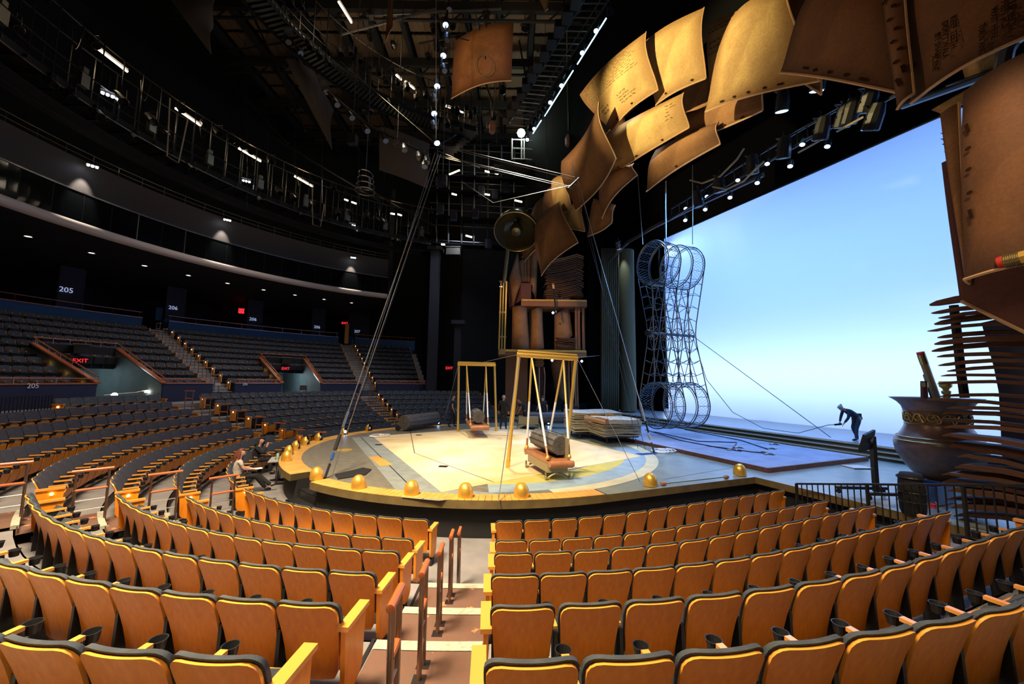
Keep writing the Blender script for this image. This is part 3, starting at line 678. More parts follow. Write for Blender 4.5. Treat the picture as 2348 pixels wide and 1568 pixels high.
# facing the stage, local -x is the high-q side... the 'l' prototype carries its panel at local -x
def addrow(block, k, r, z, q0, q1, fab, ends=('l', 'r')):
    for s in seat_row(r, z, q0, q1, ends):
        s.update(block=block, k=k, fab=fab); allseats.append(s)
def qx(r, x): return qof(math.degrees(math.atan2(-math.sqrt(r*r-(x-CX)**2), x-CX)))
SEND = [4.15, 3.9, 3.45, 3.25, 3.3, 3.3, 3.3]
for k in range(7):
    r = RK[k]
    qa = qof(-95.3) if k == 0 else qx(r-.3, [-1.46, -1.42, -1.36, -1.3, -1.24, -1.2, -1.5][k])
    qb = qx(r-.3, [-.27, -.24, -.21, -.19, -.16, -.14, .5][k])
    addrow('near-left', k, r, FZ[k], qof(-129.0), qa, 'fabric')
    addrow('near-right', k, r, FZ[k], qb, 90+10*SEND[k], 'fabric')
for k in range(7):
    addrow('left', k, RK[k], FZ[k], qof(172.6), qof(-134.6), 'fabric_blue' if k > 1 else 'fabric')
addrow('left', 7, RK[7], FZ[7], qof(171.5), qof(186.5), 'fabric')
for k in range(8):
    addrow('middle', k, RK[k], FZ[k], qof(131), qof(164.3), 'fabric' if k < 2 else 'fabric_blue')
    addrow('far', k, RK[k], FZ[k], -134, qof(125), 'fabric')
for j in range(9):
    hol = [(UQC-math.degrees(.68/UR[j]), UQC+math.degrees(.68/UR[j])), (UQD-math.degrees(.68/UR[j]), UQD+math.degrees(.68/UR[j]))]
    if j < 3: hol += [(a-.5, b+.5) for a, b in VOM]
    for a, b in spans(Q0+6, Q1, hol): addrow('upper', j+10, UR[j]-.02, UZ[j], a, b, 'fabric_blue' if j > 1 else 'fabric')
def proj(p):
    z = p.z+.7-CH; f = p.y*_c+z*_s; v = -p.y*_s+z*_c
    return (1174+FPX*p.x/f if f > .2 else 99999, 784-FPX*v/f if f > .2 else 99999, f)
vis = []
for s in allseats:
    x, y, f = proj(s['p'])
    s['vis'] = f > .3 and -140 < x < 2480 and y < 1720; s['f'] = f
allseats = [s for s in allseats if s['vis']]
allseats.sort(key=lambda s: s['f']+(100 if s['block'] in ('upper',) else 0))
BL = {'near-left': ('orange-backed seat %s left of the near handrails, %s row from stage', -1, 'orange-backed seats left of the near aisle'),
      'near-right': ('orange-backed seat %s right of the near handrails, %s row from stage', 1, 'orange-backed seats right of the near aisle'),
      'left': ('dark seat in left block, %s from the lower-left handrails, %s row from stage', -1, 'dark seats of the left block'),
      'middle': ('dark seat behind the gold domes, %s right of the lit steps, %s row up', -1, 'dark seats of the middle block'),
      'far': ('dark seat behind the workers, %s right of the far steps, %s row up', -1, 'dark seats of the far block')}
used = set()
for s in allseats[:300]:
    pt = pro[s['fab'], s['end']]
    o = copy_tree(pt); o.location = s['p']; o.rotation_euler = (0, 0, s['rz'])
    if s['end'] != 'm' and ((s['block'], s['end']) in (('near-left', 'r'), ('near-right', 'l'))):
        for ch in [q for q in o.children if q.name.startswith('aisle_lamp')]: bpy.data.objects.remove(ch)
    lb, sgn, g = BL[s['block']]; cnt = s['i'] if sgn > 0 else s['n']-1-s['i']
    tag(o, lb % (ORD[cnt], ORD[s['k']]), 'seat', g)
# every further seat: one simplified object
far = MB()
def low_seat(mb, s):
    T = Matrix.Translation(s['p']) @ Matrix.Rotation(s['rz'], 4, 'Z')
    def quadbox(c, d, m, tilt=0, bev=0):
        mb.cm = m; x, y, z = [k/2 for k in d]; R = Matrix.Rotation(tilt, 3, 'X')
        if bev:
            out = [(-x, -z), (x, -z), (x, z-bev), (x-bev, z), (-x+bev, z), (-x, z-bev)]
            vs = [Vector((a, -y, b)) for a, b in out]+[Vector((a*.97, y, b*.97)) for a, b in out]; fs = [(0, 1, 2, 3, 4, 5), (11, 10, 9, 8, 7, 6)]+[(i, 6+i, 6+(i+1) % 6, (i+1) % 6) for i in range(6)]
        else:
            vs = [Vector((a*x, b*y, e*z)) for a in (-1, 1) for b in (-1, 1) for e in (-1, 1)]; fs = [(0, 1, 3, 2), (4, 6, 7, 5), (0, 4, 5, 1), (2, 3, 7, 6), (0, 2, 6, 4), (1, 5, 7, 3)]
        mb.add([T @ (R @ v+Vector(c)) for v in vs], fs)
    quadbox((0, -.22, .55), (.475, .075, .52), 0, rad(19), .07)
    quadbox((0, -.27, .52), (.45, .03, .54), 1, rad(19), .07)
    quadbox((0, .0, .38), (.43, .34, .09), 0, rad(80))
    quadbox((0, .06, .36), (.42, .34, .03), 1 if s['block'] == 'left' else 3, rad(76))
    quadbox((-.2525, -.03, .61), (.05, .30, .03), 2)
    quadbox((-.2525, -.1, .3), (.028, .1, .58), 3)
    quadbox((-.2525, -.24, .56), (.02, .05, .42), 1 if s['block'] == 'upper' else 3, rad(19))
    if s['end'] != 'm':
        sg = -1 if s['end'] == 'l' else 1
        quadbox((sg*.272, -.02, .36), (.04, .34, .5), 2); quadbox((sg*.295, 0, .53), (.012, .05, .05), 4)
        quadbox((sg*.272, -.02, .62), (.085, .37, .035), 2)
for s in allseats[300:]: low_seat(far, s)
o = far.build('theater_seats', ['fabric', 'wood', 'arm_wood', 'black', 'e_amber'], loc=(0, 0, 0))
tag(o, 'all the further dark theater seats of the middle, far and upper blocks', 'seats', 'further theater seats', 'stuff')
for r_ in pro.values():
    for ch in KIDS[r_.name]: bpy.data.objects.remove(ch)
    bpy.data.objects.remove(r_)
# ---- handrail ladders
def rail_ladder(p, d, h, label, L=.42, name='handrail', wood='cherry', drop=0, k=0):
    d = Vector(d).normalized(); root = thing(name, p, label, 'rail', 'ladder-shaped aisle handrails')
    a = Vector(p); b = a+d*L
    za = a.z; zb = a.z-drop
    for q, z in ((a, za), (b, zb)):
        m1 = MB(); m1.tube((q.x, q.y, z), (q.x, q.y, za+h), .021, 10); smooth_by(m1.build('post', 'bronze', root))
        m1 = MB(); m1.box((q.x, q.y, z+.006), (.11, .11, .012)); m1.build('base_plate', 'bronze', root)
    m1 = MB(); e = d*(.06 if L > .3 else .045); m1.path([a-e*1.05+Vector((0, 0, za-a.z+h+.02)), a-e+Vector((0, 0, h+.02)), b+e+Vector((0, 0, h+.02)), b+e*1.05+Vector((0, 0, h+.02))], [.015, .027, .027, .015], 10); smooth_by(m1.build('top_rail', wood, root), 60)
    m1 = MB(); m1.tube(a+Vector((0, 0, h*.66)), b+Vector((0, 0, h*.66)), .024, 8); smooth_by(m1.build('mid_rail', wood, root))
    for f in (.46, .28): m1 = MB(); m1.tube(a+Vector((0, 0, h*f)), b+Vector((0, 0, h*f)), .009, 6); m1.build('rod', 'steel', root)
for k in range(1, 6):
    r = RK[k]-.93 if k > 1 else 8.5; y = yarc(r, -.78); z = FZ[k]
    if k == 1: rail_ladder((-.79, 6.35, 0), (-.02, 1, 0), .86, 'bronze ladder handrail in the near aisle, closest to the stage', .17)
    else: rail_ladder((-.79+.03*(k-2), y-.47, z), (-.02, 1, 0), .82, 'bronze ladder handrail in the near aisle, %s from the stage' % ORD[k-1], .17)
for qc, nm, ks, off in ((QB, 'at the left end of the near orange seats', range(1, 5), 0), (QC, 'on the steps between the dark seat blocks', range(0, 8), 0), (QD, 'on the far lower steps', range(0, 8), 0)):
    for k in ks:
        r = RK[k]-.55; p = U(r, qc, FZ[k]); d = U(r-1, qc)-U(r, qc)
        rail_ladder(p, (d.x, d.y, 0), .95, 'low ladder handrail %s, %s from the stage' % (nm, ORD[k]), .42)
for qc, nm in ((UQC+.9, 'of the long upper aisle'), (UQD-.5, 'of the far upper aisle')):
    for j in range(9):
        p = U(UR[j]-.6, qc, UZ[j]); d = U(UR[j]-1, qc)-U(UR[j], qc)
        rail_ladder(p, (d.x, d.y, 0), .95, 'steel ladder handrail %s, %s step group up' % (nm, ORD[j]), .42, wood='arm_wood')
# ================================================================== STAGE
RS = 7.15; NQ0, NQ1 = qof(-133.7), qof(-124.7)
stage = thing('stage', P(0, 0, 0), 'round thrust stage with ochre rim, parchment-painted centre and black side wall', 'stage')
def outline(r, notch, sx, tt, sb):
    pts = []
    pts.append(P(sb, -tt)); pts.append(P(sx, -tt)); pts.append(P(sx, -r-.05))
    q = 90
    qs = [90-i*3 for i in range(61)]
    for q in qs:
        pts.append(U(r, q))
        if q > NQ1 >= q-3: pts += [U(r, NQ1), U(notch, NQ1), U(notch, (NQ0+NQ1)/2), U(notch, NQ0), U(r, NQ0)]
    pts = [p for p in pts]
    pts = [p for p in pts if not (NQ0+.01 < 0)] if False else pts
    pts += [P(sx, r+.05), P(sx, tt), P(sb, tt)]
    return [(p.x, p.y) for p in pts]
# drop arc samples that fall inside the notch
def clean(pts, r):
    out = []
    for x, y in pts:
        d = math.hypot(x-CX, y-CY); a = math.degrees(math.atan2(y-CY, x-CX)); q = qof(a)
        if abs(d-r) < 1e-3 and NQ0+.05 < q < NQ1-.05 : continue
        out.append((x, y))
    return out
mb = MB(); mb.prism(clean(outline(RS, 6.35, 4.68, 15, 12.6), RS), .64, .8); mb.build('deck', 'apron', stage)
mb = MB()
def ribbon(mb, pts, z0, z1, th=.02):
    n = len(pts)-1
    for i in range(n):
        (x0, y0), (x1, y1) = pts[i], pts[i+1]; mb.add([(x0, y0, z0), (x1, y1, z0), (x1, y1, z1), (x0, y0, z1)], [(0, 1, 2, 3)])
ribbon(mb, clean(outline(RS+.012, 6.338, 4.668, 15, 12.6), RS+.012), .64, .802); mb.build('rim_fascia', 'fascia', stage)
mb = MB(); ribbon(mb, clean(outline(6.98, 6.2, 4.85, 15, 12.6), 6.98), -.02, .66); mb.build('side_wall', 'blackmat', stage)
for k, (r0, z) in enumerate(((6.3, .6), (6.6, .4), (6.9, .2), (7.2, .12))):
    m1 = MB(); ring(m1, r0-.05, r0+.33, z, NQ0, NQ1, 5); wallring(m1, r0+.31, 0, z, NQ0, NQ1, 5, .02); m1.build('stair_tread', 'black', stage)
m1 = MB(); ring(m1, 6.72, 7.15, .8015, NQ1+.05, 90, 50); m1.build('plank_bed', 'blackmat', stage)
for k, q in enumerate(qlist(NQ1+.6, 89, 50)):
    m1 = MB(); dq = 56/50*.47; m1.add([U(6.72, q-dq, .803), U(7.15, q-dq, .803), U(7.15, q+dq, .803), U(6.72, q+dq, .803), U(6.72, q-dq, .812), U(7.15, q-dq, .812), U(7.15, q+dq, .812), U(6.72, q+dq, .812)], [(4, 5, 6, 7), (0, 1, 5, 4), (1, 2, 6, 5), (2, 3, 7, 6), (3, 0, 4, 7)]); m1.build('plank', 'plank', stage)
m1 = MB(); ring(m1, 6.55, 7.15, .806, -88, NQ0, 40); m1.build('left_ledge', 'plank', stage)
m1 = MB(); ring(m1, 0.01, 6.72, .803, -90, 90, 90); m1.build('stone_ring', 'stonefloor', stage)
m1 = MB(); ring(m1, 0.01, 6.72, .803, 90, 91, 1)
def flat(name, pts, z, m, par=None):
    mm = MB(); mm.add([(p[0], p[1], z) for p in pts], [tuple(range(len(pts)))]); return mm.build(name, m, par or stage)
def band(name, c, r0, r1, a0, a1, z, m):
    mm = MB(); n = 40; vs = []
    for i in range(n+1):
        a = rad(a0+(a1-a0)*i/n); vs += [(c[0]+r0*math.cos(a), c[1]+r0*math.sin(a), z), (c[0]+r1*math.cos(a), c[1]+r1*math.sin(a), z)]
    mm.add(vs, [(2*i, 2*i+1, 2*i+3, 2*i+2) for i in range(n)]); return mm.build(name, m, stage)
BC = (-1.05, 14.4)
band('blue_grey_band', BC, 4.9, 5.62, -84, 4, .806, 'bluegrey'); band('pale_band', BC, 5.62, 5.98, -70, 12, .8065, 'paleband'); band('yellow_band', BC, 4.3, 4.98, -84, -12, .807, 'yellow')
flat('apron_paint', [(3.9, 10.2), (4.9, 12.6), (5.0, 15.5), (4.0, 18), (3, 20.5), (6.5, 21.5), (9, 18), (7, 12)], .8045, 'apron')
# slate border and cream parchment
A1, B1, C1, D1 = Vector((-1.5, 8.80)), Vector((-5.9, 17.0)), Vector((4.35, 13.25)), Vector((.1, 21.6))
g = (A1-B1).normalized()
def off2(p, d): return (p[0]+d[0], p[1]+d[1])
nrm = Vector((-g.y, g.x)); nrm = nrm if nrm.dot(D1-A1) < 0 else -nrm
flat('slate_border', [(-1.45, 8.20), (-.2, 8.72), tuple(A1+Vector((.35, .25))), tuple(A1), tuple(B1), off2(B1, nrm*.85), off2(A1, nrm*.85)], .808, 'greystrip')
flat('slate_line', [off2(A1+g*.3, nrm*.47), off2(B1, nrm*.47), off2(B1, nrm*.50), off2(A1+g*.3, nrm*.50)], .8095, 'blackmat')
flat('parchment_sheet', [tuple(A1), tuple(C1), tuple(D1), tuple(B1)], .810, 'cream')
for i, (a, b) in enumerate((((-.4, 9.7), (-3.2, 13.3)), ((-3.2, 13.3), (-4.9, 19.3)))):
    d = (Vector(b)-Vector(a)).normalized(); n_ = Vector((-d.y, d.x))*.012; flat('seam_line', [off2(a, n_), off2(b, n_), off2(b, -n_), off2(a, -n_)], .8115, 'ink')
flat('trapdoor_plate', [tuple(uz(x, y, .8))[:2] for x, y in ((845, 1048), (868, 1046), (902, 1066), (872, 1070))], .811, 'plank')
for (x, y) in ((1016, 1070), (868, 1020), (960, 998)):
    p = uz(x, y, .8); flat('floor_socket_plate', [(p.x-.13, p.y-.1), (p.x+.12, p.y-.14), (p.x+.14, p.y+.1), (p.x-.12, p.y+.12)], .813, 'darksteel')
p = uz(790, 1032, .8); m1 = MB(); m1.lathe([(0, .8125), (.26, .8125), (.26, .8)], 20, (p.x, p.y, 0)); m1.build('round_floor_plate', 'goldpaint', stage)
for k in range(3):   # painted ribbon curl near the far swing
    m1 = MB(); pts = []
    a0 = uz(1090+k*16, 995+k*3, .8); m1.add([(a0.x+.3*i-.02*i*i*k, a0.y-.55*math.sin(i/6*1.6)-.1*k, .8125) for i in range(7)]+[(a0.x+.3*i-.02*i*i*k, a0.y-.55*math.sin(i/6*1.6)-.1*k+.10, .8125) for i in range(7)], [(i, i+1, i+8, i+7) for i in range(6)]); m1.build('painted_curl', 'matedge' if k == 0 else 'greystrip', stage)
flat('blue_tape_mark', [tuple(uz(x, y, .8))[:2] for x, y in ((1456, 1040), (1508, 1038), (1504, 1042), (1470, 1044))], .812, 'blue_plastic')
fl_ = [tuple(uz(x, y, .8))[:2] for x, y in ((768, 1090), (832, 1074), (852, 1078), (838, 1090), (775, 1100))]
m1 = MB(); m1.prism(fl_, .806, .83); m1.build('black_flap', 'blackmat', stage)
# crash mat
cmat = thing('crash_mat', P(8, -2.5, .8), 'large low crash mat with lilac-grey top and brown edge before the steps', 'mat')
S0, S1, T0, T1 = 5.5, 10.35, -7.0, 2.3
for i in range(2):
    for j in range(3):
        a, b = S0+(S1-S0)*i/2, S0+(S1-S0)*(i+1)/2; c, d = T0+(T1-T0)*j/3, T0+(T1-T0)*(j+1)/3; e = .012
        mb = MB(); mb.prism([tuple(P(a+e, c+e))[:2], tuple(P(b-e, c+e))[:2], tuple(P(b-e, d-e))[:2], tuple(P(a+e, d-e))[:2]], .815, .925); mb.build('mat_panel', 'matgrey', cmat)
mb = MB()
for (a, b), (c, d) in (((S0, T0), (S1, T0)), ((S1, T0), (S1, T1)), ((S1, T1), (S0, T1)), ((S0, T1), (S0, T0))): mb.bar(P(a, b, .865), P(c, d, .865), .05, .125)
mb.build('mat_edge', 'matedge', cmat)
# steps to the upstage deck
st = thing('stage_steps', P(11, 0, .8), 'three long brown steps with pale gilt nosings up to the blue-lit deck', 'steps')
for k in range(3):
    s0 = 10.8+.33*k; z1 = .92+.12*k
    mb = MB(); mb.prism([tuple(P(s0, -13))[:2], tuple(P(s0+.4, -13))[:2], tuple(P(s0+.4, 9))[:2], tuple(P(s0, 9))[:2]], z1-.13, z1); mb.build('step', 'stepface', st)
    mb = MB(); mb.bar(P(s0-.005, -13, z1-.012), P(s0-.005, 9, z1-.012), .035, .028); mb.build('nosing', 'stepnose', st)
ZD = 1.165
mb = MB(); mb.prism([tuple(P(s, t))[:2] for s, t in ((11.75, -14), (CYC+6.8, -14), (CYC+6.8, 10), (11.75, 10))], .8, ZD); tag(mb.build('upstage_deck', 'deck'), 'glossy blue-lit upstage deck in front of the backcloth', 'stage')
# backcloth
mb = MB(); zt = us(1600, 520, CYC).z; zt = (us(1600, 520, CYC).z+us(2147, 258, CYC).z)/2
tl = us(1524, 600, CYC); tleft = (tl.x-CX)*(-UY)+(tl.y-CY)*UX
mb.slab(30, 10, lambda u, v: P(CYC+.02*math.sin(u*20), tleft+(-17-tleft)*u, ZD-.01+(zt-ZD+.0)*v), .01); cy = mb.build('cyclorama', 'cyc'); tag(cy, 'huge plain sky-blue backlit backcloth filling the rear of the stage', 'backdrop')
mb = MB(); mb.tube(P(CYC, tleft, zt), P(CYC, -17, zt), .05, 6); tag(mb.build('batten', 'darksteel'), 'pipe batten carrying the top of the blue backcloth', 'pipe')
# black masking around the backcloth
mb = MB(); mb.add([P(CYC-.3, -18, zt-.06), P(CYC-.3, 22, zt-.06), P(CYC-.3, 22, 30), P(CYC-.3, -18, 30)], [(0, 1, 2, 3)]); tag(mb.build('black_border', 'drapeblack'), 'black cloth border above the blue backcloth', 'drape')
mb = MB(); mb.slab(60, 1, lambda u, v: P(CYC-.4+.12*math.sin(u*60), tleft+.02+u*14, ZD+(zt+2-ZD)*v), .02); tag(mb.build('side_drape', 'drapeblack', smooth=True), 'pleated black side drape left of the blue backcloth', 'drape')
# footlight domes
DM = [(733, 1098), (816, 1122), (932, 1141), (1064, 1146), (1197, 1143), (1497, 1116), (1710, 1093), (675, 1055), (677, 1042), (690, 1030), (708, 1020), (727, 1010), (790, 997), (845, 988), (1005, 975), (1258, 975)]
WH = ['at the stair corner of the stage rim', 'second from the stair corner on the front rim', 'on the front rim left of the slate point', 'just left of the slate tip, above the near handrails', 'right of the painted slate tip', 'beside the balance pole, where the rim turns straight', 'rightmost, near the brown mat corner',
      'nearest the stairs on the left ledge', 'second from the stairs on the left ledge', 'third from the stairs on the left ledge', 'fourth from the stairs on the left ledge', 'fifth from the stairs, last of the close group', 'by the foot of the left mast cables', 'left of the fallen rolled mat', 'right of the fallen rolled mat', 'behind the large swing']
for i, (x, y) in enumerate(DM):
    p = uz(x, y, .8); d = Vector((p.x-CX, p.y-CY, 0)); s_ = d.x*UX+d.y*UY
    if s_ < 0: d = d.normalized()*6.93; p = Vector((CX+d.x, CY+d.y, .81)); inw = -d.normalized()
    elif i < 7: p = P(s_, -6.93, .81); inw = Vector((-UY, UX, 0))
    else: inw = Vector((-.2, -1, 0)); p.z = .81
    ang = math.atan2(inw.y, inw.x)
    root = thing('footlight_dome', p, 'gold clamshell footlight dome '+WH[i], 'footlight', 'gold footlight domes')
    prof = [(.158, 0), (.162, .07), (.158, .13), (.146, .18), (.124, .226), (.094, .262), (.056, .286), (.02, .296), (0, .297)]
    R3 = Matrix.Rotation(ang, 3, 'Z')
    mb = MB(); mb.lathe(prof, 18, p, R3, rad(52), rad(308)); mb.lathe([(r*.95, z*.97) for r, z in prof], 18, p, R3, rad(52), rad(308)); smooth_by(mb.build('shell', 'gold', root), 50)
    mb = MB(); mb.lathe([(r*.93, z*.95) for r, z in prof], 10, p+inw*.012, R3, rad(60), rad(300)); mb.box(p+inw*.02+Vector((0, 0, .12)), (.03, .20, .22), R3); mb.build('liner', 'black', root)
    mb = MB(); mb.lathe([(0, .0), (.055, 0), (.055, .03), (0, .03)], 12, p+inw*.04+Vector((0, 0, .13)), R3 @ Matrix.Rotation(PI/2, 3, 'Y')); mb.build('lamp_lens', 'e_blue' if i in (12, 14, 15) else 'white', root)
for (x, y) in ((1245, 972), (1258, 968), (1143, 968)):
    pass
# ---- frames with swings, rolled mats and carts
def spiral_roll(p0, p1, r, root, name='rolled_mat', turns=6, m='rolled', sides=10):
    p0, p1 = Vector(p0), Vector(p1); ax = (p1-p0).normalized(); x = ax.cross(Vector((0, 0, 1))).normalized(); y = x.cross(ax)
    mb = MB(); N = turns*sides; th = r/turns*.72
    vs = []
    for i in range(N+1):
        a = 2*PI*i/sides; rr = r*(i/N)**.9+.015
        for q, ri in ((p0, rr), (p1, rr), (p1, max(.004, rr-th)), (p0, max(.004, rr-th))): vs.append(q+(x*math.cos(a)+y*math.sin(a))*ri)
    fs = []
    for i in range(N):
        a, b = 4*i, 4*i+4; fs += [(a, a+1, b+1, b), (a+1, a+2, b+2, b+1), (a+2, a+3, b+3, b+2), (a+3, a, b, b+3)]
    mb.add(vs, fs); o = mb.build(name, m, root)
    # ribs between the slats
    for k in range(sides):
        a = 2*PI*k/sides; d = (x*math.cos(a)+y*math.sin(a))*(r+.018); m1 = MB(); m1.bar(p0+d*1.0, p1+d*1.0, .012, .012); m1.build('seam', 'blackmat', root)
    return o
def swing_frame(bl, br, tl, tr, hang, corners, label, hb, root=None):
    root = thing('swing_frame', (bl+br)/2, label, 'frame')
    for a, b in ((bl, tl), (br, tr)):
        m1 = MB(); m1.tube(a, b, .052, 12); smooth_by(m1.build('leg', 'goldpaint', root))
        m1 = MB(); m1.tube(a, a+(b-a)*.07, .062, 12); smooth_by(m1.build('leg_sleeve', 'gold', root))
    d = (tr-tl).normalized(); m1 = MB(); m1.path([tl-d*.06, tr+d*.06], .07, 12); m1.path([tl-d*.04+Vector((0, 0, .1)), tr+d*.04+Vector((0, 0, .1))], .035, 8); smooth_by(m1.build('beam', 'goldpaint', root))
    for (i, c) in hang:
        top = tl.lerp(tr, i)-Vector((0, 0, .05))
        for k in c:
            q = corners[k]; mid = top.lerp(q, .50); low = top.lerp(q, .9)
            m1 = MB(); m1.tube(top, mid, .03, 8); smooth_by(m1.build('swing_rod', 'goldpaint', root))
            m1 = MB(); m1.tube(mid, low, .03, 8); smooth_by(m1.build('white_sleeve', 'white', root))
            m1 = MB(); m1.tube(low, q, .03, 8); smooth_by(m1.build('rod_foot', 'leather', root))
            m1 = MB(); m1.lathe([(0, -.05), (.05, -.03), (.055, .02), (.03, .06), (0, .07)], 8, q); m1.build('clamp', 'gold', root)
    FL, NL, FR, NR = corners
    ax = ((NL-FL)+(NR-FR)).normalized(); cc = (FL+NL+FR+NR)/4; sd = (FR-FL).normalized(); L = (NL-FL).length/2+.18; W = (FR-FL).length/2
    m1 = MB()
    def bench(u, v):
        k = (2*u-1); zz = -.05+.10*max(0, abs(k)-.8)/.2*-1; return cc+ax*(k*L)+sd*((2*v-1)*W)+Vector((0, 0, zz))
    m1.slab(14, 4, bench, .09); o = m1.build('bench', 'leather', root); smooth_by(o, 50)
    for k in (-1, 1): m1 = MB(); m1.tube(cc+ax*(k*L)-sd*W+Vector((0, 0, -.12)), cc+ax*(k*L)+sd*W+Vector((0, 0, -.12)), .075, 10); smooth_by(m1.build('bench_roll_edge', 'leather', root))
    return root, cc, ax, sd
def leg_base(x, y): return uz(x, y, .815)
bl = leg_base(1164, 1071); tl = uy(1190, 813, bl.y+.1); br = leg_base(1303, 1052); br = Vector((bl.x+1.70, bl.y+.45, .815)); tr = uy(1320, 822, br.y-.05)
FLc = Vector((.46, 11.40, 1.36)); NLc = Vector((.93, 9.98, 1.34)); FRc = Vector((1.06, 11.52, 1.36)); NRc = Vector((1.49, 10.14, 1.34))
NTL, NTR = tl.copy(), tr.copy()
sw, cc, ax_, sd_ = swing_frame(bl, br, tl, tr, [(.22, (0, 1)), (.78, (2, 3))], [FLc, NLc, FRc, NRc], 'large gold swing frame on the lit parchment floor, nearest the audience', 0)
rm = thing('rolled_mat', cc+Vector((0, 0, .0)), 'charcoal slatted mat rolled up on the near swing bench', 'mat')
spiral_roll(cc-ax_*.86+Vector((0, 0, .28))+sd_*.05, cc+ax_*.62+Vector((0, 0, .28))+sd_*.1, .25, rm)
def cart(c, ax, sd, L, W, z0, z1, label, board=True):
    root = thing('prop_cart', (c.x, c.y, .81), label, 'cart')
    R3 = Matrix(((ax.x, sd.x, 0), (ax.y, sd.y, 0), (0, 0, 1)))
    m1 = MB(); m1.box((c.x, c.y, (z0+z1)/2), (2*L, 2*W, z1-z0), R3); m1.build('body', 'khaki', root)
    for k in (-1, 1):
        m1 = MB(); pts = [c+ax*(k*L)+sd*((2*i/8-1)*(W+.05)) for i in range(9)]; m1.path([Vector((p.x, p.y, z0-.02-.14*abs(2*i/8-1)**2)) for i, p in enumerate(pts)], .025, 6); m1.build('curved_axle', 'brass', root)
        for j in (-1, 1):
            p = c+ax*(k*L)+sd*(j*(W+.05)); m1 = MB(); m1.tube((p.x, p.y, z0+.02), (p.x, p.y, .90), .028, 8); m1.build('leg', 'brass', root)
            m1 = MB(); m1.lathe([(0, -.018), (.045, -.018), (.05, 0), (.045, .018), (0, .018)], 12, (p.x, p.y, .862), R3 @ Matrix.Rotation(PI/2, 3, 'X')); m1.build('caster', 'steel', root)
    if board:
        m1 = MB(); q = c+sd*(W+.03); m1.box((q.x, q.y, z1+.32), (1.9*L, .04, .52), R3); m1.build('side_board', 'khaki', root)
    return root
cart(Vector((cc.x-.02, cc.y-.05, 0)), Vector((ax_.x, ax_.y, 0)).normalized(), Vector((sd_.x, sd_.y, 0)).normalized(), .72, .26, .98, 1.22, 'khaki cart on casters under the near swing')
bl = leg_base(1050, 988); tl = uy(1052, 835, bl.y); br = leg_base(1138, 988); tr = uy(1134, 837, br.y)
zz = 1.36; F2 = [Vector((-2.12, 18.9, zz)), Vector((-1.72, 16.9, zz)), Vector((-1.35, 19.1, zz)), Vector((-1.0, 17.3, zz))]
sw2, c2, ax2, sd2 = swing_frame(bl, br, tl, tr, [(.22, (0, 1)), (.76, (2, 3))], F2, 'smaller-looking gold swing frame farther back, left of the workers', 0)
rm = thing('rolled_mat', c2, 'dark slatted mat rolled up on the far swing bench', 'mat')
spiral_roll(c2-ax2*.75+Vector((0, 0, .31)), c2+ax2*.72+Vector((0, 0, .31)), .28, rm)
# fallen roll at left, on a low dolly
p0 = uz(925, 988, .82)+Vector((0, 0, .42)); p1 = p0+Vector((1.05, 2.3, .0))
rm = thing('rolled_mat', ((p0+p1)/2)-Vector((0, 0, .4)), 'big charcoal slatted mat rolled up at the left rear of the stage', 'mat'); spiral_roll(p0, p1, .36, rm, turns=5, sides=12)
m1 = MB(); m1.tube(p0-(p1-p0).normalized()*.02, p1, .05, 10); m1.build('core_tube', 'brass', rm)
m1 = MB(); m1.lathe([(0, -.03), (.12, -.03), (.13, 0), (.12, .03), (0, .03)], 14, p0+Vector((-.28, .05, -.30)), Matrix.Rotation(PI/2, 3, 'X')); m1.build('dolly_wheel', 'black', rm)
# third cart with roll behind
c3 = uz(1212, 985, .81); ct = cart(Vector((c3.x, c3.y+.6, 0)), Vector((0, -1, 0)), Vector((1, 0, 0)), .45, .5, 1.05, 1.42, 'small khaki cart with curved legs behind the workers', board=False)
rm = thing('rolled_mat', (c3.x+.9, c3.y+.9, 1.1), 'rolled dark mat lying across behind the workers', 'mat'); spiral_roll(Vector((c3.x-.1, c3.y+.9, 1.35)), Vector((c3.x+2.2, c3.y+1.0, 1.35)), .30, rm)
